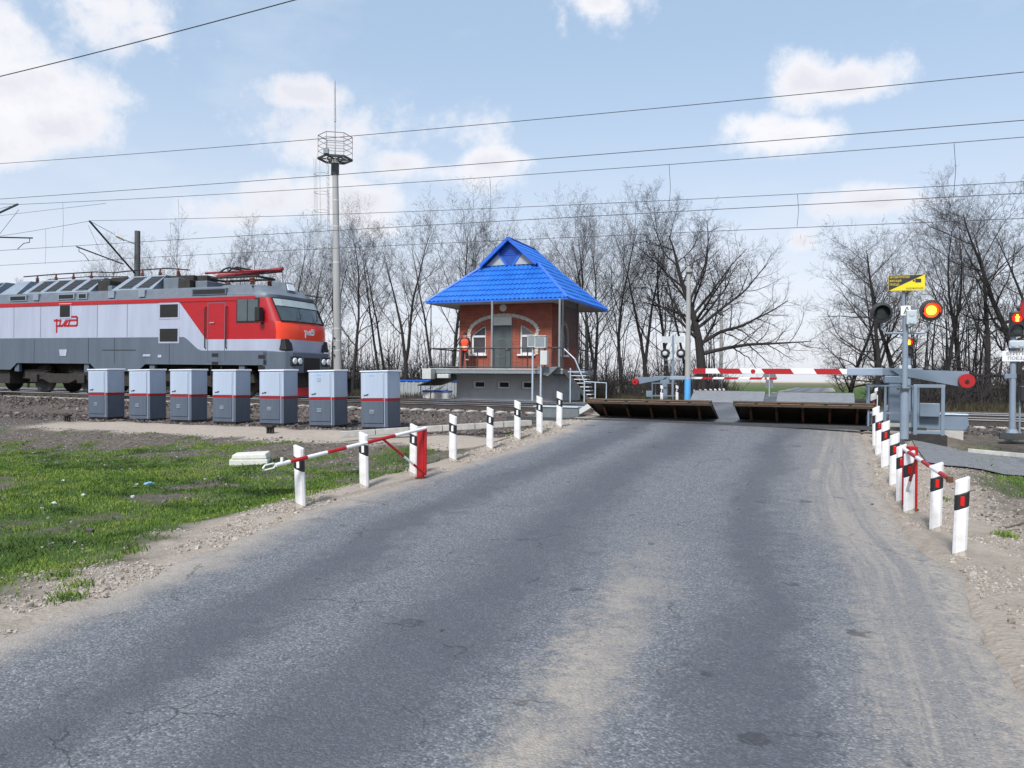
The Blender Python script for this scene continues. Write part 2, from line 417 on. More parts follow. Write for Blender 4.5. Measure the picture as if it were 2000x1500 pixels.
def mat_ground():
    m = bpy.data.materials.new('ground_soil'); m.use_nodes = True; T = m.node_tree; L = T.links; b = T.nodes['Principled BSDF']
    b.inputs['Roughness'].default_value = 0.95; b.inputs['Specular IOR Level'].default_value = 0.15
    tc = N(T, 'ShaderNodeTexCoord')
    def noise(sc, det=8, rough=.65):
        n = N(T, 'ShaderNodeTexNoise'); n.inputs['Scale'].default_value = sc; n.inputs['Detail'].default_value = det; n.inputs['Roughness'].default_value = rough
        L.new(tc.outputs['Object'], n.inputs['Vector']); return n.outputs['Fac']
    def ramp(f, cols):
        r = N(T, 'ShaderNodeValToRGB'); L.new(f, r.inputs[0]); e = r.color_ramp.elements
        e[0].position, e[0].color = cols[0][0], (*cols[0][1], 1); e[1].position, e[1].color = cols[-1][0], (*cols[-1][1], 1)
        for p, c in cols[1:-1]: x = e.new(p); x.color = (*c, 1)
        return r.outputs[0]
    def A(n): return N(T, 'ShaderNodeAttribute', attribute_name=n).outputs['Fac']
    def mix(f, a, c):
        x = N(T, 'ShaderNodeMix', data_type='RGBA'); L.new(f, x.inputs['Factor']); L.new(a, x.inputs['A']); L.new(c, x.inputs['B']); return x.outputs['Result']
    nf, nm, nl = noise(38), noise(7), noise(1.1, 5)
    vor = N(T, 'ShaderNodeTexVoronoi'); vor.inputs['Scale'].default_value = 22; L.new(tc.outputs['Object'], vor.inputs['Vector'])
    dirt = ramp(nm, [(.30, (.070, .058, .047)), (.5, (.115, .098, .080)), (.7, (.175, .155, .130))])
    gravel = ramp(nf, [(.28, (.045, .037, .034)), (.5, (.105, .088, .080)), (.74, (.20, .175, .16))])
    sandc = ramp(nf, [(.25, (.25, .205, .165)), (.5, (.39, .335, .28)), (.75, (.50, .445, .385))])
    sandm = mix(nl, sandc, ramp(nm, [(.3, (.27, .225, .185)), (.7, (.44, .385, .325))]))
    grass = ramp(nf, [(.25, (.020, .038, .010)), (.5, (.050, .090, .020)), (.75, (.10, .15, .035))])
    dry = ramp(nm, [(.3, (.040, .033, .023)), (.5, (.070, .058, .040)), (.7, (.105, .088, .062))])
    # far field: young crop in strips, then bare soil
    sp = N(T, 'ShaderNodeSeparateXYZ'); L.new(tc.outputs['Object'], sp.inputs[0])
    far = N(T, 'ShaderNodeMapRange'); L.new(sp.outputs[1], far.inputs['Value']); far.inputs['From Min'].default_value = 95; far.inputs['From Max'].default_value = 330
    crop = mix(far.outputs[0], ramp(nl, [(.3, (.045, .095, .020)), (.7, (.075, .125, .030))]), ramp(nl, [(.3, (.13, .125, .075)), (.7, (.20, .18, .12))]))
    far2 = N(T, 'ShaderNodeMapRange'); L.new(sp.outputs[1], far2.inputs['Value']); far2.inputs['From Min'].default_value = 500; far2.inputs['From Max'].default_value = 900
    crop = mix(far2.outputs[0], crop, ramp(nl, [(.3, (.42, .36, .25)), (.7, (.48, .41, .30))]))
    c = mix(A('gravel'), dirt, gravel); c = mix(A('grass'), c, grass); c = mix(A('sand'), c, sandm); c = mix(A('back'), c, dry); c = mix(A('field'), c, crop)
    L.new(c, b.inputs['Base Color'])
    bp = N(T, 'ShaderNodeBump'); bp.inputs['Strength'].default_value = 0.6; bp.inputs['Distance'].default_value = 0.018
    ad = N(T, 'ShaderNodeMath', operation='ADD'); L.new(nf, ad.inputs[0]); L.new(vor.outputs['Distance'], ad.inputs[1]); L.new(ad.outputs[0], bp.inputs['Height'])
    L.new(bp.outputs[0], b.inputs['Normal'])
    return m

def build_ground():
    ax = grid_axis(-13, 14, 0.13, 3500); ay = grid_axis(2.0, 27, 0.13, 3500)
    ax = ax[(ax > -3600)]; ay = ay[(ay > -400)]
    X, Y = np.meshgrid(ax, ay); Z = ground_z(X, Y)
    V = np.stack([X.ravel(), Y.ravel(), Z.ravel()], 1); nx = len(ax); ny = len(ay)
    i = (np.arange(ny - 1)[:, None] * nx + np.arange(nx - 1)[None]).ravel()
    F = np.stack([i, i + 1, i + nx + 1, i + nx], 1)
    me = np_mesh('ground', V, F, mat_ground(), smooth=True)
    for nme, a in zip(('sand', 'gravel', 'grass', 'back', 'field'), masks(X, Y)):
        at = me.attributes.new(nme, 'FLOAT', 'POINT'); at.data.foreach_set('value', a.ravel().astype(np.float32))
    tag(link('ground', me), kind='structure')
build_ground()

# ------------------------------------------------------------------ road
def mat_road():
    m = bpy.data.materials.new('worn_asphalt'); m.use_nodes = True; T = m.node_tree; L = T.links; b = T.nodes['Principled BSDF']
    tc = N(T, 'ShaderNodeTexCoord'); uv = N(T, 'ShaderNodeSeparateXYZ'); L.new(tc.outputs['UV'], uv.inputs[0]); U, Vv = uv.outputs[0], uv.outputs[1]
    def noise(sc, det=6, rough=.6, vec=None):
        n = N(T, 'ShaderNodeTexNoise'); n.inputs['Scale'].default_value = sc; n.inputs['Detail'].default_value = det; n.inputs['Roughness'].default_value = rough
        L.new(vec or tc.outputs['Object'], n.inputs['Vector']); return n.outputs['Fac']
    def M(op, a, c=None, clamp=False):
        n = N(T, 'ShaderNodeMath', operation=op); n.use_clamp = clamp
        for i, v in enumerate((a, c)):
            if v is None: continue
            if isinstance(v, (int, float)): n.inputs[i].default_value = v
            else: L.new(v, n.inputs[i])
        return n.outputs[0]
    def sst(v, a, c):
        n = N(T, 'ShaderNodeMapRange', interpolation_type='SMOOTHSTEP'); L.new(v, n.inputs['Value']); n.inputs['From Min'].default_value = a; n.inputs['From Max'].default_value = c; return n.outputs[0]
    def mix(f, a, c):
        x = N(T, 'ShaderNodeMix', data_type='RGBA'); L.new(f, x.inputs['Factor'])
        for k, v in (('A', a), ('B', c)):
            if isinstance(v, tuple): x.inputs[k].default_value = (*v, 1)
            else: L.new(v, x.inputs[k])
        return x.outputs['Result']
    def ramp(f, cols):
        r = N(T, 'ShaderNodeValToRGB'); L.new(f, r.inputs[0]); e = r.color_ramp.elements
        e[0].position, e[0].color = cols[0][0], (*cols[0][1], 1); e[1].position, e[1].color = cols[-1][0], (*cols[-1][1], 1)
        for p, c in cols[1:-1]: x = e.new(p); x.color = (*c, 1)
        return r.outputs[0]
    vor = N(T, 'ShaderNodeTexVoronoi'); vor.inputs['Scale'].default_value = 75; L.new(tc.outputs['Object'], vor.inputs['Vector'])
    vorc = N(T, 'ShaderNodeSeparateColor'); L.new(vor.outputs['Color'], vorc.inputs[0])
    agg = ramp(vorc.outputs[0], [(0.0, (.058, .061, .068)), (.55, (.132, .138, .151)), (.85, (.215, .221, .233)), (1.0, (.34, .345, .355))])
    fine = noise(120, 4); med = noise(5, 7); big = noise(.7, 5)
    base = mix(M('MULTIPLY', M('SUBTRACT', fine, .25), 1.0, True), agg, (.138, .144, .157))
    base = mix(sst(med, .3, .75), base, mix(.5 and M('MULTIPLY', big, .6), base, (.180, .186, .200)))
    # polished darker wheel paths
    mpv = N(T, 'ShaderNodeMapping'); mpv.inputs['Scale'].default_value = (6, .35, 1); L.new(tc.outputs['UV'], mpv.inputs[0])
    along = noise(1.0, 6, .6, mpv.outputs[0])
    Uw = M('ADD', U, M('ADD', M('MULTIPLY', M('SUBTRACT', along, .5), .20), M('MULTIPLY', M('SUBTRACT', med, .5), .10)))
    def band(c, w): return M('SUBTRACT', 1.0, sst(M('ABSOLUTE', M('SUBTRACT', Uw, c)), w * .1, w))
    wheel = M('MAXIMUM', M('MAXIMUM', band(.20, .10), band(.43, .13)), band(.75, .09))
    base = mix(M('MULTIPLY', wheel, M('ADD', .38, M('MULTIPLY', big, .6))), base, (.066, .072, .086))
    # dust: a strip between the lanes, fading up the road, and drifts along both edges
    sandn = ramp(noise(60, 6), [(.3, (.27, .235, .195)), (.7, (.43, .38, .325))])
    n4 = noise(2.2, 7, .7); n5 = noise(14, 6, .7)
    U2 = M('ADD', U, M('ADD', M('MULTIPLY', M('SUBTRACT', n4, .5), .13), M('MULTIPLY', M('SUBTRACT', n5, .5), .09)))
    strip = M('SUBTRACT', 1.0, sst(M('ABSOLUTE', M('SUBTRACT', U2, .600)), .005, .068))
    strip = M('MULTIPLY', strip, M('SUBTRACT', 1.0, sst(Vv, 5.0, 10.0)))
    strip = M('MULTIPLY', strip, sst(noise(1.3, 4), .28, .55))
    edgeR = sst(U2, .82, .90); edgeL = M('MULTIPLY', M('SUBTRACT', 1.0, sst(U2, .0, .085)), 1.25)
    upR = M('MULTIPLY', sst(U2, .70, .95), M('MULTIPLY', sst(Vv, 8, 14), .65))
    tyre = N(T, 'ShaderNodeMapping'); tyre.inputs['Scale'].default_value = (55, .25, 1); L.new(tc.outputs['UV'], tyre.inputs[0])
    marks = sst(noise(1.0, 4, .6, tyre.outputs[0]), .42, .62)
    edgeR = M('MULTIPLY', edgeR, M('ADD', .45, M('MULTIPLY', marks, .55)))
    edgeR = M('MAXIMUM', edgeR, M('MULTIPLY', sst(U2, .935, .985), 1.28))
    dust = M('MAXIMUM', M('MAXIMUM', M('MULTIPLY', strip, .98), M('MULTIPLY', edgeR, .78)), M('MAXIMUM', M('MULTIPLY', edgeL, .8), M('MULTIPLY', upR, .5)))
    dust = M('MINIMUM', M('MULTIPLY', dust, M('ADD', .6, M('MULTIPLY', sst(n5, .35, .6), .4))), .97)
    c = mix(dust, base, sandn)
    # oil drips and tar spots
    vs = N(T, 'ShaderNodeTexVoronoi'); vs.inputs['Scale'].default_value = 3.1; vs.inputs['Randomness'].default_value = 1.0
    wob = N(T, 'ShaderNodeVectorMath', operation='ADD'); sc = N(T, 'ShaderNodeVectorMath', operation='SCALE'); sc.inputs['Scale'].default_value = .16
    nn = N(T, 'ShaderNodeTexNoise'); nn.inputs['Scale'].default_value = 9; L.new(tc.outputs['Object'], nn.inputs['Vector']); L.new(nn.outputs['Color'], sc.inputs[0])
    L.new(tc.outputs['Object'], wob.inputs[0]); L.new(sc.outputs[0], wob.inputs[1]); L.new(wob.outputs[0], vs.inputs['Vector'])
    sc2 = N(T, 'ShaderNodeSeparateColor'); L.new(vs.outputs['Color'], sc2.inputs[0])
    thr = M('SUBTRACT', M('MULTIPLY', M('POWER', sc2.outputs[0], 14.0), .42), .03)
    spot = M('SUBTRACT', 1.0, sst(M('SUBTRACT', vs.outputs['Distance'], thr), -.07, .02))
    c = mix(M('MULTIPLY', M('MULTIPLY', spot, .62), sst(noise(11, 5, .7), .32, .55)), c, (.030, .029, .031))
    v3 = N(T, 'ShaderNodeTexVoronoi'); v3.inputs['Scale'].default_value = 24; L.new(wob.outputs[0], v3.inputs['Vector']); s3 = N(T, 'ShaderNodeSeparateColor'); L.new(v3.outputs['Color'], s3.inputs[0])
    t3 = M('MULTIPLY', M('POWER', s3.outputs[0], 3.0), .30); speck = M('SUBTRACT', 1.0, sst(M('SUBTRACT', v3.outputs['Distance'], t3), -.06, .03))
    speck = M('MULTIPLY', speck, sst(noise(.55, 4), .40, .62))
    c = mix(M('MULTIPLY', speck, .6), c, (.040, .040, .043))
    # hairline cracks
    vc = N(T, 'ShaderNodeTexVoronoi', feature='DISTANCE_TO_EDGE'); vc.inputs['Scale'].default_value = .9
    L.new(wob.outputs[0], vc.inputs['Vector'])
    crack = M('MULTIPLY', M('SUBTRACT', 1.0, sst(vc.outputs['Distance'], .002, .012)), sst(noise(.9, 3), .5, .62))
    c = mix(M('MULTIPLY', crack, .55), c, (.035, .034, .035))
    L.new(c, b.inputs['Base Color'])
    b.inputs['Roughness'].default_value = .74; b.inputs['Specular IOR Level'].default_value = .45
    bp = N(T, 'ShaderNodeBump'); bp.inputs['Strength'].default_value = .55; bp.inputs['Distance'].default_value = .012
    h = M('ADD', M('MULTIPLY', vor.outputs['Distance'], -.8), M('ADD', M('MULTIPLY', med, .8), M('MULTIPLY', crack, -1.2)))
    L.new(h, bp.inputs['Height']); L.new(bp.outputs[0], b.inputs['Normal'])
    return m
M_ROAD = mat_road()

def ribbon(name, ys, xl, xr, zf, nu, m, thick=0.05, crown=0.0):
    """road sheet between two edge lines, with UV = (across 0..1, along in metres) and a skirt"""
    us = np.linspace(0, 1, nu); V = []; UV = []
    for y in ys:
        a, b_ = xl(y), xr(y)
        for u in us:
            x = a + (b_ - a) * u; V.append((x, y, float(zf(np.array(x), np.array(y))) + crown * (1 - (2 * u - 1) ** 2))); UV.append(((x - float(XL(y))) / float(XR(y) - XL(y)), y))
    n = len(ys); F = [(j * nu + i, j * nu + i + 1, (j + 1) * nu + i + 1, (j + 1) * nu + i) for j in range(n - 1) for i in range(nu - 1)]
    base = len(V)
    for side in (0, nu - 1):
        for j in range(n): x, y, z = V[j * nu + side]; V.append((x + (-.03 if side == 0 else .03), y, z - thick)); UV.append(UV[j * nu + side])
    for j in range(n - 1):
        F.append((j * nu, (j + 1) * nu, base + j + 1, base + j)); k = base + n
        F.append(((j + 1) * nu + nu - 1, j * nu + nu - 1, k + j, k + j + 1))
    me = np_mesh(name, V, F, m, smooth=True)
    uvl = me.uv_layers.new(name='UVMap'); UVa = np.array(UV, np.float32); li = np.empty(len(me.loops), np.int32); me.loops.foreach_get('vertex_index', li)
    uvl.data.foreach_set('uv', UVa[li].ravel())
    return link(name, me)
ys = np.concatenate([np.arange(-9, 26, .14), np.arange(26, 60, 1.0), np.arange(60, 160, 6)])
road = ribbon('road', ys, lambda y: float(XL(y) + edge_wob(np.array(y), 1)), lambda y: float(XR(y) + edge_wob(np.array(y), 2)), lambda x, y: road_z(x, y), 40, M_ROAD, crown=0.015)
tag(road, kind='structure')

# footpath on the right, leading to the track
def path_sheet():
    pts = [(5.9, -6.6), (8.2, -6.9), (12, -7.0), (18, -6.6)]
    V = []; n = 40
    for i in range(n):
        u = i / (n - 1); s_ = 4.9 + u * 12; c = -7.7 + .35 * math.sin(u * 3) ; w = 1.0 + .35 * math.exp(-u * 4) + .12 * math.sin(i * 1.7)
        for k in range(7):
            t_ = c - w + 2 * w * k / 6; p = st(s_, t_); g = float(ground_z(p[0], p[1], False)) + .035
            V.append((p[0], p[1], g))
    F = [(a * 7 + k, a * 7 + k + 1, (a + 1) * 7 + k + 1, (a + 1) * 7 + k) for a in range(n - 1) for k in range(6)]
    m = mat('path_asphalt', (.17, .174, .184), rough=.85, var=.25, scale=9, bump=.5, bscale=90)
    tag(link('footpath', np_mesh('footpath', V, F, m, smooth=True)), kind='structure')
path_sheet()

# ================================================================== railway tracks
M_RAIL = mat('rail_side_rust', (.060, .045, .036), rough=.75, var=.3, scale=14, bump=.3)
M_RAILTOP = mat('rail_head_polished', (.62, .62, .64), rough=.22, metal=1.0, var=.08)
M_CONC = mat('sleeper_concrete', (.44, .43, .41), rough=.9, var=.22, scale=7, bump=.4, bscale=50)
M_CONC2 = mat('kerb_concrete', (.42, .41, .385), rough=.9, var=.2, scale=5, bump=.4, bscale=40)
S0, S1 = -62.0, 34.0
def rail_part(parent):
    # Vignole profile swept along the track (local x = along, z relative to the rail head)
    pr = [(-.036, 0), (.036, 0), (.037, -.03), (.012, -.045), (.010, -.14), (.072, -.165), (.072, -.178), (-.072, -.178), (-.072, -.165), (-.010, -.14), (-.012, -.045), (-.037, -.03)]
    mb = MB(); mb.ring([[(S0, y, z) for y, z in pr], [(S1, y, z) for y, z in pr]], lambda j, k: 1 if k in (0, 1, 11) else 0)
    return mb.build('rail', [M_RAIL, M_RAILTOP], parent)
TILT = 0.006
def track(t_near, label):
    e = empty('railway_track', W3(0, t_near + .76, .79), 0)
    e.rotation_euler = Matrix.Rotation(-TA, 3, 'Z').to_4x4().__matmul__(Matrix.Rotation(TILT, 4, 'Y')).to_euler()
    for y in (-.796, .796): o = rail_part(e); o.location = (0, y, 0)
    mb = MB()
    mb.ring([[(-.15, y, -.30), (.15, y, -.30), (.11, y, zt), (-.11, y, zt)] for y, zt in ((-1.36, -.20), (-1.1, -.185), (-.55, -.18), (0, -.21), (.55, -.18), (1.1, -.185), (1.36, -.20))])
    me = mb.mesh('sleeper', [M_CONC])
    fb = MB()
    for y in (-.93, -.66, .66, .93): fb.box(-.06, .06, y - .05, y + .05, -.182, -.13)
    fm = fb.mesh('rail_fastening', [M_RAIL])
    x = -36.0
    while x < 16:
        if not (-3.6 < x < 4.9):
            o = link('sleeper', me, e); o.location = (x, random.uniform(-.02, .02), 0)
            f = link('rail_fastening', fm, o)
        x += .545
    tag(e, label, 'railway track', kind='structure')
    return e
track1 = track(0.0, 'near railway track with concrete sleepers running under the locomotive')
track2 = track(4.1, 'far railway track running in front of the guard house')

# crossing deck between and beside the rails
M_DECK = mat('crossing_deck_rubber', (.060, .061, .066), rough=.85, var=.25, scale=8, bump=.4, bscale=70)
def deck():
    e = empty('crossing_deck', W3(.9, 2.8, .79 - .006 * .9), -TA)
    for k, (a, b_) in enumerate([(-2.75, -2.12 - .06), (-1.42, -.02 - .0), (.02, 1.2)]): pass
    strips = [(-3.6, -2.92), (-2.70, -2.02), (-2.0, -1.40), (-1.18, .0), (.02, 1.18), (1.40, 2.06), (2.08, 2.70)]
    for a, b_ in strips:
        for q in range(6):
            x0 = -4.0 + q * 1.4
            o = B('deck_panel', M_DECK, e, bevel=.008, x=(x0 + .006, x0 + 1.394), y=(a, b_), z=(-.16, .004))
    tag(e, kind='structure')
deck()

# ================================================================== LOCOMOTIVE
M_LGREY = mat('loco_light_grey', (.37, .405, .51), rough=.35, var=.10, scale=2.2, streak=True)
M_DGREY = mat('loco_dark_grey', (.095, .118, .155), rough=.4, var=.12, scale=3, streak=True)
M_LRED = mat('loco_red', (.37, .007, .013), rough=.32, var=.08, scale=2)
M_LORANGE = mat('loco_front_orange_red', (.78, .050, .012), rough=.3, var=.06, scale=2)
M_ROOFG = mat('loco_roof_grey', (.13, .155, .19), rough=.5, var=.15, scale=4)
M_ROOFL = mat('loco_roof_light', (.23, .275, .335), rough=.45, var=.1, scale=4)
M_BLACK = mat('black_rubber', (.012, .012, .013), rough=.6, var=.2)
M_UNDER = mat('underframe_dirt', (.030, .027, .025), rough=.85, var=.4, scale=8, bump=.3)
M_STEEL = mat('wheel_steel', (.055, .050, .047), rough=.6, metal=.3, var=.3)
M_LGLASS = glass('cab_glass', (.05, .07, .08), .05)
M_LAMPG = mat('lamp_glass', (.72, .76, .80), rough=.1, var=.05)
M_MAROON = mat('pantograph_red', (.22, .018, .020), rough=.45, var=.15)
M_INS = mat('insulator_brown', (.16, .05, .03), rough=.25, var=.15)

def logo_strokes(mb, ox, oz, w, h, y, th, m=0, flip=1):
    """operator's emblem drawn as flat bands in the xz plane"""
    S = [[(.0, .80), (.27, .80), (.23, .42), (.10, .42)], [(.10, .86), (.10, .0)], [(.23, .42), (.35, .42), (.50, .80)], [(.44, .42), (.58, .80)],
         [(.44, .42), (.93, .42), (.97, .50), (.97, .98), (.92, 1.04), (.74, 1.04)], [(.60, .42), (.66, .80), (.97, .80)]]
    for st_ in S:
        for a, b_ in zip(st_[:-1], st_[1:]):
            A_ = Vector((ox + a[0] * w * flip, y, oz + a[1] * h)); B_ = Vector((ox + b_[0] * w * flip, y, oz + b_[1] * h)); d = (B_ - A_).normalized() * th * .4
            mb.bar(A_ - d, B_ + d, .008, th, m, up=(d.z, 0, -d.x))

def locomotive():
    e = empty('electric_locomotive', W3(-15.9, .76, rail_z(-15.9)))
    e.matrix_world = Matrix.Translation(W3(-15.9, .76, rail_z(-15.9))) @ Matrix.Rotation(-TA, 4, 'Z') @ Matrix.Rotation(TILT, 4, 'Y')
    tag(e, 'red, white and grey electric locomotive passing behind the row of cabinets', 'locomotive')
    X0, X1 = -22.4, -.75
    body = MB()
    grey = [(X0, 1.0), (-14.9, 1.0), (-14.5, 1.3), (-10.0, 1.3), (-9.6, 1.0), (-7.3, 1.0), (-6.9, 1.3), (X1, 1.3), (X1, 1.86), (-3.95, 1.86), (-4.15, 1.93), (-4.7, 2.33), (-4.85, 2.40), (X0, 2.40)]
    white = [(X0, 2.40), (-4.85, 2.40), (-4.7, 2.33), (-4.15, 1.93), (-3.95, 1.86), (X1, 1.86), (-.71, 2.30), (-3.72, 2.30), (-5.1, 3.80), (X0, 3.80)]
    red = [(X0, 3.80), (-5.1, 3.80), (-3.72, 2.30), (-.71, 2.30), (-.70, 2.6), (-.75, 2.9), (-.76, 2.98), (-1.295, 3.90), (-1.3, 3.96), (X0, 3.96)]
    for y, sg in ((-1.53, 1), (1.53, -1)):
        for pol, mi in ((grey, 0), (white, 1), (red, 2)):
            i = len(body.v); body.v += [(p[0], y, p[1]) for p in pol]
            for t in tessellate_polygon([[Vector((p[0], p[1], 0)) for p in pol]]): body.f.append([i + q for q in t]); body.m.append(mi)
        # cant rail and roof shoulder
        s = -1 if y < 0 else 1
        body.poly([(X0, y, 3.96), (-1.3, y, 3.96), (-1.6, s * 1.42, 4.38), (X0, s * 1.42, 4.38)], 3)
    body.poly([(X0, -1.42, 4.38), (-1.6, -1.42, 4.38), (-1.6, 1.42, 4.38), (X0, 1.42, 4.38)], 3)
    body.poly([(X0, -1.53, 1.0), (X0, 1.53, 1.0), (X0, 1.53, 3.96), (X0, 1.42, 4.38), (X0, -1.42, 4.38), (X0, -1.53, 3.96)], 0)
    body.poly([(X0, -1.5, 1.32), (X1, -1.5, 1.32), (X1, 1.5, 1.32), (X0, 1.5, 1.32)], 4)
    body.build('body', [M_DGREY, M_LGREY, M_LRED, M_ROOFG, M_UNDER], e)
    # cab front: lofted rings from nose apron to roof
    def out(z, xf, k=1.0, dx=.75):
        return [(xf - dx, -1.53 * k, z), (xf - .40, -1.50 * k, z), (xf - .20, -1.36 * k, z), (xf - .06, -1.05 * k, z), (xf, -.5 * k, z), (xf, .5 * k, z), (xf - .06, 1.05 * k, z), (xf - .20, 1.36 * k, z), (xf - .40, 1.50 * k, z), (xf - dx, 1.53 * k, z)]
    def loft(name, levels, mats, mfun, smooth=True):
        mb = MB(); n = len(levels[0]); 
        for l in levels: mb.v += l
        for j in range(len(levels) - 1):
            for k in range(n - 1): mb.f.append([j * n + k, j * n + k + 1, (j + 1) * n + k + 1, (j + 1) * n + k]); mb.m.append(mfun(j, k))
        return mb.build(name, mats, e, smooth)
    lv = [out(1.84, .0), out(2.30, .04)]
    loft('nose_lower', lv, [M_LGREY], lambda j, k: 0)
    lv = [out(2.30, .04), out(2.6, .05), out(2.9, .0), out(2.98, -.04)]
    loft('nose_panel', lv, [M_LORANGE, M_LRED], lambda j, k: 1 if k in (0, 8) else 0)
    lv = [out(2.98, -.04, 1, .71), out(3.90, -.52, 1, .78)]
    loft('windscreen', lv, [M_LGLASS, M_LRED, M_BLACK], lambda j, k: 1 if k in (0, 1, 7, 8) else 0)
    # windscreen surround and roller blind behind glass
    mb = MB()
    a0, a1 = out(2.98, -.025, 1.0), out(3.90, -.505, 1.0)
    for k in range(2, 7): mb.bar(Vector(a0[k]) + Vector((.012, 0, .02)), Vector(a0[k + 1]) + Vector((.012, 0, .02)), .03, .05, 0); mb.bar(Vector(a1[k]) + Vector((.012, 0, -.02)), Vector(a1[k + 1]) + Vector((.012, 0, -.02)), .03, .05, 0)
    for k in (2, 7): mb.bar(Vector(a0[k]) + Vector((.012, 0, 0)), Vector(a1[k]) + Vector((.012, 0, 0)), .05, .03, 0)
    mb.build('windscreen_seal', M_BLACK, e)
    mb = MB(); q0, q1 = out(3.60, -.34, 1.0), out(3.87, -.485, 1.0)
    for k in (2, 3, 4, 5, 6): mb.poly([Vector(q0[k]) + Vector((-.012 + .02, 0, .0)), Vector(q0[k + 1]) + Vector((.008, 0, 0)), Vector(q1[k + 1]) + Vector((.008, 0, 0)), Vector(q1[k]) + Vector((.008, 0, 0))], 0)
    mb.build('sun_blind', mat('sun_blind', (.34, .40, .42), rough=.2, var=.05), e)
    for y in (-.75, .35):
        mb = MB(); mb.bar((.03, y, 2.93), (-.08, y + .42, 3.32), .02, .02); mb.bar((-.03, y + .3, 3.1), (-.24, y + .46, 3.55), .025, .02); mb.build('wiper', M_BLACK, e)
    lv = [out(3.90, -.52, 1, .80), out(4.02, -.50, 1.0, .85), out(4.22, -.85, .93, .8), out(4.42, -1.25, .80, 1.2), out(4.50, -1.9, .6, 1.2)]
    mb = MB(); n = 10
    for l in lv: mb.v += l
    for j in range(4):
        for k in range(n - 1): mb.f.append([j * n + k, j * n + k + 1, (j + 1) * n + k + 1, (j + 1) * n + k]); mb.m.append(0)
    i = len(mb.v); L0 = lv
    back = [(-3.2, -1.50, 3.97), (-3.2, -1.50, 4.05), (-3.2, -1.36, 4.30), (-3.2, -1.15, 4.42), (-3.2, -.6, 4.52), (-3.2, .6, 4.52), (-3.2, 1.15, 4.42), (-3.2, 1.36, 4.30), (-3.2, 1.50, 4.05), (-3.2, 1.50, 3.97)]
    mb.v += back
    edge_l = [l[0] for l in lv]
    # side shoulders joining the cab cowl to the straight roof
    for s in (0, 9):
        ys_ = -1 if s == 0 else 1
        mb.poly([lv[0][s], lv[1][s], (-3.2, ys_ * 1.50, 4.10), (-3.2, ys_ * 1.53, 3.965)], 0)
        mb.poly([lv[1][s], lv[2][s], (-3.2, ys_ * 1.38, 4.34), (-3.2, ys_ * 1.50, 4.10)], 0)
        mb.poly([lv[2][s], lv[3][s], (-3.2, ys_ * 1.15, 4.46), (-3.2, ys_ * 1.38, 4.34)], 0)
        mb.poly([lv[3][s], lv[4][s], (-3.2, ys_ * .8, 4.52), (-3.2, ys_ * 1.15, 4.46)], 0)
    mb.poly([lv[4][0], lv[4][9], (-3.2, .8, 4.52), (-3.2, -.8, 4.52)], 0)
    mb.poly(lv[4], 0)
    mb.poly([(-3.2, y, z) for y, z in ((-1.53, 3.965), (-1.5, 4.1), (-1.38, 4.34), (-1.15, 4.46), (-.8, 4.52), (.8, 4.52), (1.15, 4.46), (1.38, 4.34), (1.5, 4.1), (1.53, 3.965))], 0)
    mb.build('cab_roof', [M_ROOFG], e, True)
    hl = MB(); hl.hexa([(-1.5, -.34, 4.2), (-.82, -.30, 4.2), (-.82, .30, 4.2), (-1.5, .34, 4.2), (-1.55, -.34, 4.66), (-.93, -.28, 4.62), (-.93, .28, 4.62), (-1.55, .34, 4.66)])
    h = hl.build('headlight_housing', M_ROOFG, e, bevel=.03)
    l = MB(); l.hexa([(-.86, -.20, 4.30), (-.79, -.20, 4.30), (-.79, .20, 4.30), (-.86, .20, 4.30), (-.92, -.20, 4.56), (-.885, -.20, 4.56), (-.885, .20, 4.56), (-.92, .20, 4.56)]); l.build('lamp', M_LAMPG, h)
    # buffer beam with lamps
    pr = [(-.95, -1.53), (-.35, -1.53), (.02, -1.40), (.16, -1.12), (.20, -.6), (.20, .6), (.16, 1.12), (.02, 1.40), (-.35, 1.53), (-.95, 1.53)]
    mb = MB(); mb.prism(pr, 1.02, 1.84, 'xy'); bb = mb.build('buffer_beam', M_DGREY, e, bevel=.04)
    B('coupler_recess', M_BLACK, bb, x=(.05, .215), y=(-.5, .5), z=(1.03, 1.62))
    for y in (-.92, .92):
        k = MB(); k.box(.08, .205, y - .30, y + .30, 1.30, 1.66); b_ = k.build('lamp_housing', M_BLACK, bb, bevel=.02)
        k = MB()
        for q in (-.16, .16): k.lathe([(.0, .0), (.12, .0), (.12, .03), (.09, .045), (.0, .05)], (.205, y + q, 1.48), 16, 'x')
        k.build('lamp', M_LAMPG, b_)
    for y in (-1.16, 1.16):
        k = MB(); k.hexa([(-.42, y - .27, 1.88), (.03, y - .22, 1.88), (.03, y + .22, 1.88), (-.42, y + .27, 1.88), (-.40, y - .27, 2.32), (-.05, y - .20, 2.32), (-.05, y + .20, 2.32), (-.40, y + .27, 2.32)]); k.build('marker_lamp', M_BLACK, e, bevel=.03)
    k = MB(); k.box(.15, .55, -.16, .16, .85, 1.15); k.lathe([(.10, 0), (.10, .3)], (.3, 0, 1.0), 10, 'x'); k.build('coupler', M_UNDER, e, bevel=.02)
    k = MB(); k.hexa([(-.25, -1.35, .14), (.12, -1.1, .14), (.12, 1.1, .14), (-.25, 1.35, .14), (-.30, -1.35, .46), (.02, -1.1, .46), (.02, 1.1, .46), (-.30, 1.35, .46)]); k.build('pilot', M_LRED, e, bevel=.02)
    k = MB(); k.box(-.55, -.05, -1.2, 1.2, .46, 1.04); k.build('pilot_bracket', M_UNDER, e)
    # emblem on side and front
    mb = MB(); logo_strokes(mb, -12.15, 2.66, 1.42, .62, -1.536, .085); mb.build('emblem', M_LRED, e)
    mb = MB()
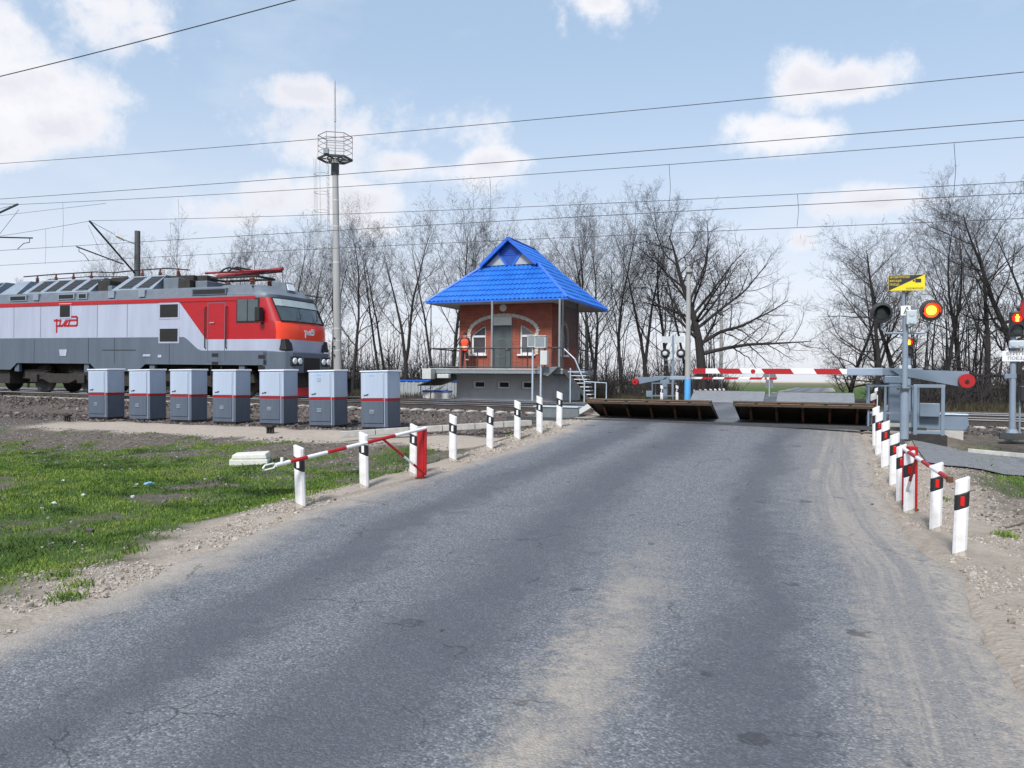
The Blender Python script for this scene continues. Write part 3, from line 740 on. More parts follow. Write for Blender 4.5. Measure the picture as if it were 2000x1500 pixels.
    logo_strokes(mb, 0, 0, .62, .30, 0, .06)
    o = mb.build('emblem', mat('emblem_white', (.8, .8, .8), rough=.4), e); o.matrix_local = Matrix.Translation((.062, -.30, 2.42)) @ Matrix.Rotation(R(90), 4, 'Z')
    # side windows, louvres, door
    def louvre(x0, x1, z0, z1, y=-1.53, fm=M_LGREY):
        f = MB(); f.box(x0 - .07, x1 + .07, y - .015, y + .01, z0 - .07, z1 + .07); F_ = f.build('window_frame', fm, e)
        B('window_pane', M_BLACK, F_, x=(x0, x1), y=(y - .022, y - .016), z=(z0, z1))
        g = MB(); n = int((z1 - z0) / .05)
        for q in range(n): zz = z0 + (q + .5) * (z1 - z0) / n; g.bar((x0, y - .026, zz), (x1, y - .026, zz), .012, .012)
        g.build('louvre_slats', mat('louvre_dark', (.030, .028, .028), rough=.6), F_)
    louvre(-6.10, -5.16, 3.20, 3.72); louvre(-6.10, -5.16, 2.22, 2.74); louvre(-11.80, -11.20, 3.30, 3.82); louvre(-17.6, -17.0, 3.2, 3.72); louvre(-19.5, -18.6, 3.2, 3.72)
    d = MB(); d.holed([(-3.64, 1.42), (-2.76, 1.42), (-2.76, 3.74), (-3.64, 3.74)], [[(-3.61, 1.45), (-2.79, 1.45), (-2.79, 3.71), (-3.61, 3.71)]], -1.538, -1.525); dr = d.build('door', M_DGREY, e)
    h = MB(); h.bar((-3.5, -1.57, 2.95), (-3.28, -1.57, 2.95), .02, .03); h.build('door_handle', mat('chrome', (.7, .7, .7), rough=.2, metal=1), dr)
    for x in (-3.72, -2.68):
        h = MB(); h.tube([(x, -1.53, 3.58), (x, -1.60, 3.54), (x, -1.60, 1.98), (x, -1.53, 1.94)], .022, 6); h.build('handrail', M_BLACK, e)
    for x, z in ((-3.25, 1.68), (-3.25, 1.38), (-.98, 1.62), (-.98, 1.2)): B('step_recess', M_BLACK, e, x=(x - .16, x + .16), y=(-1.536, -1.52), z=(z - .07, z + .07))
    w = MB(); w.box(-2.22, -1.12, -1.545, -1.52, 2.93, 3.88); wf = w.build('cab_window_frame', M_BLACK, e, bevel=.02)
    B('cab_window', M_LGLASS, wf, x=(-2.16, -1.18), y=(-1.556, -1.547), z=(3.0, 3.82)); B('window_bar', M_BLACK, wf, x=(-1.69, -1.65), y=(-1.562, -1.556), z=(3.0, 3.82))
    mi = MB(); mi.box(-1.08, -.86, -1.86, -1.60, 2.98, 3.5); mi.bar((-.97, -1.62, 2.95), (-.95, -1.45, 2.8), .05, .05); mi.build('mirror', M_BLACK, e, bevel=.03)
    mi = MB(); mi.box(-1.08, -.86, 1.60, 1.86, 2.98, 3.5); mi.build('mirror', M_BLACK, e, bevel=.03)
    B('rain_strip', M_LRED, e, x=(X0, -1.35), y=(-1.555, -1.528), z=(3.80, 3.86))
    for (x0, x1) in ((-11.95, -10.95), (-10.75, -10.2), (-15.0, -13.9), (-4.45, -2.72)):
        f = MB(); f.box(x0, x1, -1.545, -1.44, 4.05, 4.30); F_ = f.build('roof_grille', M_ROOFL if x0 < -5 else M_DGREY, e); B('grille_mesh', M_BLACK, F_, x=(x0 + .07, x1 - .07), y=(-1.552, -1.546), z=(4.09, 4.26))
    for x in (-13.3, -8.8, -7.1): B('roof_clip', M_ROOFL, e, x=(x - .17, x + .17), y=(-1.56, -1.46), z=(4.06, 4.34))
    # raised roof hoods with sloping louvred sides
    def hood(x0, x1, nl, light=True):
        mb = MB(); sl = .75
        mb.hexa([(x0, -1.40, 4.38), (x1 - .0, -1.40, 4.38), (x1, 1.40, 4.38), (x0, 1.40, 4.38), (x0 + .55, -.85, 5.02), (x1 - .05 + .25, -.85, 5.02), (x1 + .2, .85, 5.02), (x0 + .55, .85, 5.02)])
        h = mb.build('roof_hood', M_ROOFL if light else M_ROOFG, e)
        w = (x1 - x0 - .35) / max(nl, 1)
        for q in range(nl):
            a = x0 + .38 + q * w; b_ = a + w * .66; g = MB()
            def P(x, v): return (x + v * .5, -1.40 + v * .55 - .012, 4.38 + v * .64 + .012)
            g.poly([P(a, .16), P(b_, .16), P(b_, .84), P(a, .84)]); g.build('louvre', M_BLACK, h)
            fr = MB()
            for v in (.12, .88): fr.bar(P(a - .03, v), P(b_ + .03, v), .03, .03)
            for v in (.28, .40, .52, .64, .76): fr.bar(P(a, v), P(b_, v), .012, .012)
            fr.build('louvre_frame', M_DGREY, h)
        return h
    hood(-14.4, -10.2, 4); hood(-9.0, -6.7, 2); hood(-15.9, -14.75, 0); hood(-21.5, -16.4, 4)
    # equipment between hoods
    def lump(x0, x1, y0, y1, z0, z1, m=M_UNDER): return B('roof_equipment', m, e, bevel=.03, x=(x0, x1), y=(y0, y1), z=(z0, z1))
    lump(-10.0, -9.3, -1.2, .9, 4.38, 4.86); lump(-9.9, -9.0, -.6, .6, 4.8, 5.06); lump(-6.6, -5.2, -.7, .7, 4.7, 5.0); lump(-4.9, -4.4, -.8, -.3, 4.6, 4.95); lump(-6.4, -5.6, -1.1, 1.0, 4.38, 4.86, M_ROOFG); lump(-5.5, -4.9, -1.2, .6, 4.38, 4.75); lump(-4.8, -4.2, -1.0, 1.0, 4.38, 4.7, M_ROOFG); lump(-9.35, -9.1, -1.25, 1.2, 4.38, 4.62, M_ROOFG)
    # roof bus bar on insulators
    pts = [(-15.5, -.5, 5.30), (-13.5, -.5, 5.34), (-11, -.5, 5.36), (-10, -.4, 5.30), (-8.5, -.5, 5.34), (-6.8, -.5, 5.36), (-5.6, -.5, 5.24)]
    mb = MB(); mb.tube(pts, .028, 6); mb.tube([(-14.8, .2, 5.24), (-12.2, .2, 5.28), (-9.8, .2, 5.2)], .022, 6); mb.build('roof_conductor', M_BLACK, e)
    for x in (-14.6, -13.4, -12.3, -11.2, -8.2, -7.2, -6.2):
        mb = MB(); mb.lathe([(.05, 0), (.09, .03), (.05, .06), (.09, .10), (.05, .13), (.08, .17), (.04, .2), (.04, .32)], (x, -.5, 5.02), 10); mb.build('insulator', M_INS, e)
    # folded pantograph above the cab end
    def panto(xc, d=1):
        p = MB(); X = lambda q: xc + d * q
        for y in (-.55, .55): p.tube([(X(-1.7), y, 4.86), (X(.9), y, 4.86)], .05, 6)
        p.tube([(X(-1.7), -.55, 4.86), (X(-1.7), .55, 4.86)], .05, 6); p.tube([(X(.9), -.55, 4.86), (X(.9), .55, 4.86)], .05, 6)
        pb = p.build('pantograph_frame', M_UNDER, e)
        a = MB(); a.tube([(X(-1.6), 0, 4.98), (X(1.75), 0, 5.20)], .065, 8); a.tube([(X(-1.2), .12, 4.98), (X(1.6), .15, 5.10)], .035, 6); a.build('pantograph_arm', M_MAROON, pb)
        a = MB(); a.tube([(X(1.7), -.05, 5.16), (X(-1.9), -.35, 5.10)], .045, 6); a.tube([(X(1.7), .05, 5.16), (X(-1.9), .35, 5.10)], .045, 6); a.build('pantograph_arm', M_MAROON, pb)
        a = MB()
        for x in (-.55, -.15): a.tube([(X(x), -.95, 5.03), (X(x), -.75, 5.16), (X(x), -.5, 5.26), (X(x), .5, 5.26), (X(x), .75, 5.16), (X(x), .95, 5.03)], .035, 6)
        a.tube([(X(-.55), -.4, 5.2), (X(-.15), -.4, 5.2)], .02, 5); a.tube([(X(-.55), .4, 5.2), (X(-.15), .4, 5.2)], .02, 5); a.build('pantograph_head', M_BLACK, pb)
        for x in (-1.5, .7):
            for y in (-.55, .55): q = MB(); q.lathe([(.08, 0), (.12, .05), (.07, .09), (.12, .14), (.07, .18), (.11, .24), (.07, .3)], (X(x), y, 4.52), 10); q.build('insulator', M_INS, pb)
    panto(-3.0, 1); panto(-19.6, -1)
    a = MB(); a.tube([(-2.4, .55, 4.5), (-2.4, .55, 4.72), (-2.1, .55, 4.74)], .05, 8); a.build('air_horn', M_BLACK, e)
    a = MB(); a.hexa([(-.72, .75, 4.16), (-.25, .85, 4.13), (-.25, 1.3, 4.13), (-.72, 1.4, 4.16), (-.75, .75, 4.24), (-.3, .85, 4.17), (-.3, 1.3, 4.17), (-.75, 1.4, 4.24)]); a.build('air_horn', M_BLACK, e)
    # bogies
    wheel = MB(); wheel.lathe([(.0, -.02), (.17, -.03), (.17, .02), (.42, .06), (.50, .02), (.555, .0), (.625, .0), (.625, .10), (.655, .115), (.655, .14), (.0, .14)], (0, 0, 0), 28, 'y')
    wme = wheel.mesh('wheel', [M_STEEL], True)
    for c in (-3.9, -12.3, -19.2):
        f = MB()
        for s in (-1, 1):
            f.prism([(c - 2.3, .62), (c - 2.2, 1.02), (c - .9, 1.05), (c - .6, .86), (c + .6, .86), (c + .9, 1.05), (c + 2.2, 1.02), (c + 2.3, .62), (c + 1.0, .60), (c + .6, .45), (c - .6, .45), (c - 1.0, .60)], s * 1.08 - .09, s * 1.08 + .09)
        bg_ = f.build('bogie_frame', M_UNDER, e)
        for x in (c - 1.45, c + 1.45):
            for s in (-1, 1):
                w = link('wheel', wme, bg_); w.location = (x, s * .78, .625); w.rotation_euler = (0, 0, 0 if s < 0 else math.pi)
                k = MB(); k.box(x - .22, x + .22, s * 1.2 - .1, s * 1.2 + .1, .45, .82); k.build('axle_box', M_UNDER, bg_, bevel=.03)
            k = MB(); k.lathe([(.09, -.8), (.09, .8)], (x, 0, .625), 10, 'y'); k.build('axle', M_UNDER, bg_)
        for x in (c - .75, c + .75):
            k = MB(); k.tube([(x + .16 * math.cos(q * 1.05), -1.12 + .10 * math.sin(q * 1.05), .88 + q * .016) for q in range(28)], .025, 5); k.build('spring', M_UNDER, bg_)
    for x0, x1 in ((-9.4, -7.4), (-16.6, -15.2)): B('equipment_box', M_UNDER, e, bevel=.02, x=(x0, x1), y=(-1.35, 1.35), z=(.38, 1.0))
    for x in (-2.0, -6.6, -10.3, -14.6): B('sand_box', M_DGREY, e, bevel=.02, x=(x - .14, x + .14), y=(-1.46, -1.30), z=(.92, 1.33))
    B('underframe_dark_box', M_UNDER, e, x=(-21.5, -.9), y=(-.45, .45), z=(.42, 1.32))  # dark box added to block the sky showing through between the bogies
    # ladder steps by the cab door
    k = MB()
    for zz in (.45, .75, 1.05): k.bar((-3.5, -1.42, zz), (-3.0, -1.42, zz), .18, .03)
    for x in (-3.5, -3.0): k.bar((x, -1.45, .42), (x, -1.45, 1.32), .04, .04)
    k.build('cab_steps', M_UNDER, e)
    k = MB(); k.hexa([(-11.78, -1.55, 1.62), (-11.42, -1.55, 1.62), (-11.42, -1.52, 1.62), (-11.78, -1.52, 1.62), (-11.84, -1.55, 1.9), (-11.36, -1.55, 1.9), (-11.36, -1.52, 1.9), (-11.84, -1.52, 1.9)]); k.build('side_plate', M_LGREY, e)
    B('side_groove', M_BLACK, e, x=(-9.3, -7.4), y=(-1.536, -1.526), z=(1.86, 1.89)); B('filler_cap', M_LGREY, e, bevel=.02, x=(-7.0, -6.6), y=(-1.56, -1.52), z=(1.60, 1.70)); B('filler_cap', M_LGREY, e, bevel=.02, x=(-6.2, -6.0), y=(-1.56, -1.52), z=(1.56, 1.68))
    for x in (-7.9, -9.6, -13.0, -14.7, -16.3): B('panel_seam', M_DGREY, e, x=(x - .012, x + .012), y=(-1.534, -1.527), z=(2.42, 3.78))
    for x in (-5.6, -8.6, -10.1, -13.4): B('panel_seam', M_BLACK, e, x=(x - .01, x + .01), y=(-1.534, -1.527), z=(1.34, 2.38))
    # plain black sheet across the cab gives it depth
    B('cab_interior', M_BLACK, e, x=(-2.6, -2.5), y=(-1.45, 1.45), z=(2.0, 3.85))
locomotive()

# ================================================================== RELAY CABINETS
M_CABL = mat('cabinet_light_grey', (.36, .43, .54), rough=.42, var=.09, scale=3.5, streak=True)
M_CABD = mat('cabinet_dark_grey', (.082, .104, .142), rough=.42, var=.16, scale=3.5, streak=True)
M_CABR = mat('cabinet_red_band', (.29, .005, .008), rough=.4, var=.06)
M_CABBLUE = mat('cabinet_sticker', (.16, .42, .72), rough=.5)
def cabinet():
    e = empty('relay_cabinet', (0, 0, 0)); w, d = .88, .68
    # origin: bottom of the front right corner; body runs to -x and +y
    b = MB(); b.box(-w, 0, 0, d, .10, .84); b.build('lower_body', M_CABD, e, bevel=.012)
    b = MB(); b.box(-w, 0, 0, d, .905, 1.66); b.build('upper_body', M_CABL, e, bevel=.012)
    b = MB(); b.box(-w - .004, .004, -.004, d + .004, .838, .907); b.build('red_band', M_CABR, e)
    b = MB(); b.hexa([(-w - .03, -.03, 1.655), (.03, -.03, 1.655), (.03, d + .03, 1.655), (-w - .03, d + .03, 1.655), (-w - .02, -.02, 1.69), (.02, -.02, 1.69), (.02, d + .02, 1.71), (-w - .02, d + .02, 1.71)]); b.build('lid', mat('cabinet_lid', (.60, .64, .70), rough=.4, var=.05), e, bevel=.008)
    b = MB(); b.box(-w + .07, -.13, -.022, .0, .22, .828); dl = b.build('door', M_CABD, e, bevel=.008)
    b = MB(); b.box(-w + .07, -.13, -.022, .0, .917, 1.60); du = b.build('door', M_CABL, e, bevel=.008)
    h = MB(); h.cyl((-w + .14, -.05, 1.0), (-w + .14, -.02, 1.0), .014); h.bar((-w + .17, -.035, 1.0), (-w + .27, -.035, 1.025), .02, .02); h.build('door_handle', M_BLACK, du)
    for z in (.50, .54, .58):
        v = MB(); v.hexa([(-w + .30, -.040, z - .012), (-w + .46, -.040, z - .012), (-w + .46, -.022, z - .012), (-w + .30, -.022, z - .012), (-w + .30, -.026, z + .014), (-w + .46, -.026, z + .014), (-w + .46, -.022, z + .014), (-w + .30, -.022, z + .014)]); v.build('vent_slat', mat('vent_grey', (.16, .20, .26), rough=.45), dl)
    B('corner_strip', M_CABL, e, x=(-.105, -.09), y=(-.008, .0), z=(.11, 1.65))
    for x in (-w + .02, -.14): B('foot', M_UNDER, e, x=(x, x + .12), y=(.02, d - .02), z=(-.08, .10))
    B('base_frame', M_UNDER, e, x=(-w + .01, -.01), y=(.03, d - .01), z=(.06, .10))
    return e
CAB_S = [-19.51, -17.60, -15.83, -14.04, -12.19, -10.35, -8.53]
proto = cabinet()
CLBL = ['leftmost of the seven grey relay cabinets with red bands, at the track edge', 'second from the left of the grey relay cabinets with red bands', 'third from the left of the grey relay cabinets with red bands',
        'middle one of the seven grey relay cabinets with red bands', 'third from the right of the grey relay cabinets, behind a small black marker', 'second from the right of the grey relay cabinets, with upper vent slats and blue sticker',
        'rightmost and nearest of the seven grey relay cabinets with red bands']
for i, s_ in enumerate(CAB_S):
    o = proto if i == 0 else copy_tree(proto)
    p = st(s_, -5.4); o.scale = (1.03, 1.03, 1.04); o.location = (p[0], p[1], .215); o.rotation_euler = (random.uniform(-.010, .010), random.uniform(-.024, -.004), -TA + random.uniform(-.02, .02))
    tag(o, CLBL[i], 'cabinet', 'row of relay cabinets along the track')
    if i >= 5:
        w = .88; q = MB(); q.box(-w + .30, -w + .46, -.0245, -.0225, 1.53, 1.57); q.build('sticker', M_CABBLUE, o)
        if i == 5:
            for z in (1.38, 1.42, 1.46): q = MB(); q.box(-w + .30, -w + .44, -.034, -.022, z - .008, z + .008); q.build('vent_slat', M_CABL, o)

# ================================================================== GUARD HOUSE
def mat_brick():
    m = bpy.data.materials.new('red_brick'); m.use_nodes = True; T = m.node_tree; L = T.links; b = T.nodes['Principled BSDF']
    tc = N(T, 'ShaderNodeTexCoord'); sp = N(T, 'ShaderNodeSeparateXYZ'); L.new(tc.outputs['Object'], sp.inputs[0])
    ad = N(T, 'ShaderNodeMath', operation='ADD'); L.new(sp.outputs[0], ad.inputs[0]); L.new(sp.outputs[1], ad.inputs[1])
    cb = N(T, 'ShaderNodeCombineXYZ'); L.new(ad.outputs[0], cb.inputs[0]); L.new(sp.outputs[2], cb.inputs[1])
    br = N(T, 'ShaderNodeTexBrick'); L.new(cb.outputs[0], br.inputs['Vector']); br.inputs['Scale'].default_value = 1.0
    br.inputs['Brick Width'].default_value = .26; br.inputs['Row Height'].default_value = .077; br.inputs['Mortar Size'].default_value = .0065
    br.inputs['Color1'].default_value = (.30, .060, .032, 1); br.inputs['Color2'].default_value = (.40, .095, .047, 1); br.inputs['Mortar'].default_value = (.22, .17, .145, 1); br.inputs['Bias'].default_value = -.1
    n = N(T, 'ShaderNodeTexNoise'); n.inputs['Scale'].default_value = 2.2; n.inputs['Detail'].default_value = 7; L.new(tc.outputs['Object'], n.inputs['Vector'])
    mx = N(T, 'ShaderNodeMix', data_type='RGBA', blend_type='MULTIPLY'); mx.inputs['Factor'].default_value = .5; L.new(br.outputs['Color'], mx.inputs['A'])
    r = N(T, 'ShaderNodeValToRGB'); L.new(n.outputs['Fac'], r.inputs[0]); r.color_ramp.elements[0].position = .3; r.color_ramp.elements[0].color = (.45, .42, .40, 1); r.color_ramp.elements[1].position = .65
    L.new(r.outputs[0], mx.inputs['B']); L.new(mx.outputs['Result'], b.inputs['Base Color']); b.inputs['Roughness'].default_value = .85
    bp = N(T, 'ShaderNodeBump'); bp.inputs['Strength'].default_value = .5; bp.inputs['Distance'].default_value = .01; bp.invert = True; L.new(br.outputs['Fac'], bp.inputs['Height']); L.new(bp.outputs[0], b.inputs['Normal'])
    return m
M_BRICK = mat_brick()
M_BLUE = mat('blue_metal_roof', (.020, .150, .56), rough=.42, var=.20, scale=1.2)
M_BLUETRIM = mat('blue_trim', (.020, .125, .58), rough=.4, var=.06)
M_WPLAST = mat('white_window_frame', (.74, .75, .78), rough=.4, var=.05)
M_SOFFIT = mat('soffit_white', (.56, .56, .57), rough=.6, var=.08)
M_PLASTER = mat('plaster_grey', (.44, .455, .475), rough=.9, var=.12, scale=1.8, bump=.3, bscale=80)
M_WBRICK = mat('pale_brick', (.50, .47, .43), rough=.85, var=.2, scale=10)
M_DOOR = mat('grey_steel_door', (.085, .10, .105), rough=.45, var=.1, scale=3)
M_GREYST = mat('grey_painted_steel', (.21, .24, .26), rough=.5, var=.12, scale=6)
M_DKST = mat('dark_painted_steel', (.045, .048, .05), rough=.55, var=.2, scale=8)
M_WGLASS = glass('house_glass', (.07, .075, .085), .08)
M_BOXG = mat('box_light_grey', (.52, .54, .53), rough=.5, var=.06)
M_FOIL = mat('silver_paint', (.46, .54, .62), rough=.4, var=.08, metal=.2)

def guard_house():
    HS, HT = -11.32, 10.0
    zb = .66
    e = empty('guard_house', W3(HS, HT, zb), -TA, 'brick railway guard house with bright blue tiled roof and veranda', 'building')
    zp = 2.20 - zb            # veranda floor
    ze = 5.42 - zb            # eave
    hw = 2.41; dep = 4.3
    def poly_z(p): return [(a, b_ + zp) for a, b_ in p]
    # --- basement
    base = MB(); bw = []
    for xc in (-1.30, -.01, 1.24): bw.append([(xc - .33, .63), (xc + .33, .63), (xc + .33, .98), (xc - .33, .98)])
    base.holed([(-2.5, -.3), (2.5, -.3), (2.5, zp - .22), (-2.5, zp - .22)], bw, -.08, .17)
    base.box(-2.5, -2.25, .17, dep, -.3, zp - .22); base.box(2.25, 2.5, .17, dep, -.3, zp - .22); base.box(-2.25, 2.25, dep - .25, dep, -.3, zp - .22)
    base.build('basement_wall', M_PLASTER, e)
    for xc in (-1.30, -.01, 1.24):
        f = MB(); f.holed([(xc - .33, .63), (xc + .33, .63), (xc + .33, .98), (xc - .33, .98)], [[(xc - .24, .70), (xc + .24, .70), (xc + .24, .92), (xc - .24, .92)]], .02, .10); fo = f.build('basement_window', M_WPLAST, e)
        B('window_pane', M_BLACK, fo, x=(xc - .26, xc + .26), y=(.105, .12), z=(.66, .95))
        B('window_sill', M_PLASTER, fo, x=(xc - .37, xc + .37), y=(-.13, -.08), z=(.585, .625))
        s = MB(); s.holed([(xc - .38, .585), (xc + .38, .585), (xc + .38, 1.03), (xc - .38, 1.03)], [[(xc - .33, .63), (xc + .33, .63), (xc + .33, .98), (xc - .33, .98)]], -.10, -.083); s.build('window_surround', mat('surround_plaster', (.42, .43, .44), rough=.9, var=.1), fo)
    # --- upper brick walls with openings
    dl, drr = -.66, .38                                    # door
    lwin = [(-1.77, .74), (-.99, .74), (-.99, 2.14), (-1.2, 2.07), (-1.77, 1.70)]
    rwin = [(.79, .74), (1.51, .74), (1.51, 1.72), (1.0, 2.07), (.79, 2.14)]
    door = [(dl, .0 + .002), (drr, .002), (drr, 2.50), (dl, 2.50)]
    fr = MB(); fr.holed(poly_z([(-hw, 0), (hw, 0), (hw, ze - zp + .12), (-hw, ze - zp + .12)]), [poly_z(lwin), poly_z([(dl, .04), (drr, .04), (drr, 2.52), (dl, 2.52)]), poly_z(rwin)], 0, .25)
    sidew = [(1.35, .74), (2.25, .74), (2.25, 1.65), (2.12, 1.98), (1.80, 2.18), (1.48, 1.98), (1.35, 1.65)]
    fr.holed(poly_z([(.25, 0), (dep, 0), (dep, ze - zp + .12), (.25, ze - zp + .12)]), [poly_z(sidew)], hw - .25, hw, 'yz')
    fr.box(-hw, -hw + .25, .25, dep, zp, ze + .12); fr.box(-hw + .25, hw - .25, dep - .25, dep, zp, ze + .12)
    fr.build('brick_wall', M_BRICK, e)
    B('inner_floor', M_PLASTER, e, x=(-hw + .25, hw - .25), y=(.25, dep - .25), z=(zp - .2, zp)); 
    # windows
    def window(loop, name, bars, plane='xz', d=.10):
        f = MB(); cx = sum(p[0] for p in loop) / len(loop); cz = sum(p[1] for p in loop) / len(loop)
        inner = [(cx + (p[0] - cx) * .80, cz + (p[1] - cz) * .89) for p in loop]
        f.holed(poly_z(loop), [poly_z(inner)], d, d + .07, plane)
        lo = [q + zp for q in bars]
        xs = [p[0] for p in loop]
        for z in lo:
            if plane == 'xz': f.box(min(xs) + .05, max(xs) - .05, d - .01, d + .06, z - .05, z + .05)
            else: f.box(d - .0, d + .06, min(xs) + .05, max(xs) - .05, z - .05, z + .05)
        o = f.build(name, M_WPLAST, e)
        g = MB(); g.prism(poly_z([(cx + (p[0] - cx) * .9, cz + (p[1] - cz) * .95) for p in loop]), d + .03, d + .04, plane); g.build('window_pane', M_WGLASS, o)
        return o
    wl_ = window(lwin, 'window', [1.62]); wr_ = window(rwin, 'window', [1.62]); ws_ = window(sidew, 'window', [1.55], 'yz', hw - .18)
    mbx = MB(); mbx.box(hw - .17, hw - .10, 1.77, 1.83, zp + .78, zp + 1.55); mbx.build('window_mullion', M_WPLAST, ws_)
    cur = MB(); cur.box(-1.6, -1.1, .2, .21, zp + .9, zp + 1.55); cur.build('curtain', mat('curtain_pink', (.40, .30, .33), rough=.8, var=.25, scale=9), wl_)
    for xc, wd, pw in ((-1.38, .86, wl_), (1.15, .84, wr_)): B('window_sill', M_WPLAST, pw, bevel=.01, x=(xc - wd / 2 - .04, xc + wd / 2 + .04), y=(-.13, .10), z=(zp + .66, zp + .74))
    B('window_sill', M_WPLAST, ws_, x=(hw - .05, hw + .12), y=(1.28, 2.32), z=(zp + .66, zp + .74))
    # pale brick surround: a wide low arch over both windows and the door, and a small one on the side
    def arch_bricks(pts, plane, d):
        L_ = []
        for a, b_ in zip(pts[:-1], pts[1:]): L_.append(math.hypot(b_[0] - a[0], b_[1] - a[1]))
        tot = sum(L_); n = int(tot / .125); 
        def at(q):
            q = min(max(q, 0), tot - 1e-6); k = 0
            while q > L_[k]: q -= L_[k]; k += 1
            a, b_ = pts[k], pts[k + 1]; u = q / L_[k]; return Vector((a[0] + (b_[0] - a[0]) * u, a[1] + (b_[1] - a[1]) * u))
        for q in range(n):
            p0, p1 = at(q * tot / n + .006), at((q + 1) * tot / n - .006); d_ = (p1 - p0); nr = Vector((-d_.y, d_.x)).normalized() * (.075 + .012 * (q % 2))
            k = MB(); pl = [p0 - nr, p1 - nr, p1 + nr, p0 + nr]; dd = .012 * (q % 2)
            if plane == 'xz': k.prism([(p.x, p.y + zp) for p in pl], -.045 - dd, .02, 'xz')
            else: k.prism([(p.x, p.y + zp) for p in pl], d - .02, d + .045 + dd, 'yz')
            k.build('arch_brick', M_WBRICK, e)
    arc = [(-1.87, .72), (-1.87, 1.80)] + [(-.06 + 1.80 * math.cos(a), 1.78 + .84 * math.sin(a)) for a in np.linspace(math.pi * .985, math.pi * .015, 26)] + [(1.66, 1.80), (1.66, .72)]
    arch_bricks(arc, 'xz', 0)
    arch_bricks([(1.24, .72), (1.24, 1.65)] + [(1.80 + .56 * math.cos(a), 1.68 + .62 * math.sin(a)) for a in np.linspace(math.pi * .97, math.pi * .03, 12)] + [(2.36, 1.65), (2.36, .72)], 'yz', hw)
    # door
    d_ = MB(); d_.box(dl + .03, drr - .03, .06, .12, zp + .05, zp + 2.10); do = d_.build('door', M_DOOR, e, bevel=.01)
    d_ = MB(); d_.holed(poly_z([(dl - .03, .0), (drr + .03, .0), (drr + .03, 2.55), (dl - .03, 2.55)]), [poly_z([(dl + .04, .05), (drr - .04, .05), (drr - .04, 2.09), (dl + .04, 2.09)]), poly_z([(dl + .04, 2.17), (drr - .04, 2.17), (drr - .04, 2.50), (dl + .04, 2.50)])], -.02, .10); d_.build('door_frame', M_DOOR, e)
    sg = MB(); sg.box(dl + .0, drr - .0, -.06, -.022, zp + 2.14, zp + 2.53); so = sg.build('name_board', mat('name_board_cream', (.55, .56, .50), rough=.5, var=.12, scale=12), e)
    h = MB(); h.bar((drr - .30, -.02, zp + 1.0), (drr - .10, -.02, zp + 1.03), .03, .035); h.tube([(drr - .14, .08, zp + 1.02), (drr - .14, -.02, zp + 1.02)], .018, 6); h.build('door_handle', mat('bright_handle', (.7, .7, .7), rough=.3, metal=.8), do)
    hh = MB(); hh.tube([(dl + .5 + .30 * math.cos(a), .052, zp + 1.32 + .16 * math.sin(a)) for a in np.linspace(.4, 2.7, 10)], .012, 5); hh.tube([(dl + .5 + .30 * math.cos(a), .052, zp + .72 - .12 * math.sin(a)) for a in np.linspace(.4, 2.7, 10)], .012, 5); hh.build('door_ornament', M_GREYST, do)
    c = MB(); c.lathe([(.0, -.06), (.15, -.06), (.18, -.04), (.18, .0)], (-.08, -.0, zp + 2.98), 24, 'y'); c.build('wall_lamp', mat('lamp_white', (.55, .55, .53), rough=.5, var=.15, scale=12), e)
    # --- veranda slab, railings
    slab = MB(); slab.box(-3.36, 3.42, -1.40, -.01, zp - .20, zp - .0); slab.box(2.42, 3.42, -.01, 3.6, zp - .20, zp - .0); slab.box(-3.36, -2.42, -.01, 3.6, zp - .20, zp - .0); slab.build('veranda_slab', M_GREYST, e)
    B('slab_edge', mat('slab_edge_pale', (.44, .45, .45), rough=.7, var=.2), e, x=(-3.38, 3.44), y=(-1.43, -1.38), z=(zp - .02, zp + .03))
    rl = MB()
    def railrun(a, b_, n):
        rl.tube([(a[0], a[1], zp + .98), (b_[0], b_[1], zp + .98)], .035, 6); rl.tube([(a[0], a[1], zp + .10), (b_[0], b_[1], zp + .10)], .025, 5)
        return [(a[0] + (b_[0] - a[0]) * k / n, a[1] + (b_[1] - a[1]) * k / n) for k in range(n + 1)]
    posts = railrun((-3.32, -1.36), (3.38, -1.36), 8) + railrun((-3.32, -1.36), (-3.32, 3.5), 4) + railrun((3.38, .9), (3.38, 3.5), 2)
    rl.build('handrail', M_DKST, e)
    for p in posts:
        k = MB(); k.tube([(p[0], p[1], zp - .28), (p[0], p[1], zp + .98)], .022, 5); k.build('railing_post', M_DKST, e)
    # balusters thin
    for x in np.arange(-3.3, 3.36, .28):
        if True:
            k = MB(); k.tube([(x, -1.36, zp + .10), (x, -1.36, zp + .98)], .009, 4); k.build('baluster', M_DKST, e)
    # columns
    for x, m_ in ((-3.30, M_DKST), (-.08, M_GREYST), (3.24, M_GREYST)):
        r_ = .042 if m_ is M_GREYST else .018
        k = MB(); k.box(x - r_, x + r_, -1.32 - r_, -1.32 + r_, zp, ze - .02); k.build('column', m_, e)
    # wire mesh screen at the stair side
    k = MB()
    for z in np.arange(zp + 1.0, ze - .1, .11): k.tube([(3.38, -1.3, z), (3.38, .9, z)], .010, 4)
    for y in np.arange(-1.3, .95, .11): k.tube([(3.38, y, zp + 1.0), (3.38, y, ze - .05)], .010, 4)
    k.build('mesh_screen', M_DKST, e)
    for y in (-1.3, .9): k = MB(); k.box(3.34, 3.42, y - .03, y + .03, zp, ze - .05); k.build('screen_post', M_DKST, e)
    # --- roof
    ov = 3.58; yf, yb = -1.30, 5.60; zr = 8.57 - zb; zg = 7.28 - zb
    gx = ov * (1 - (zg - ze) / (zr - ze)); gy = .62
    rake = .28                                          # front/back ridge ends
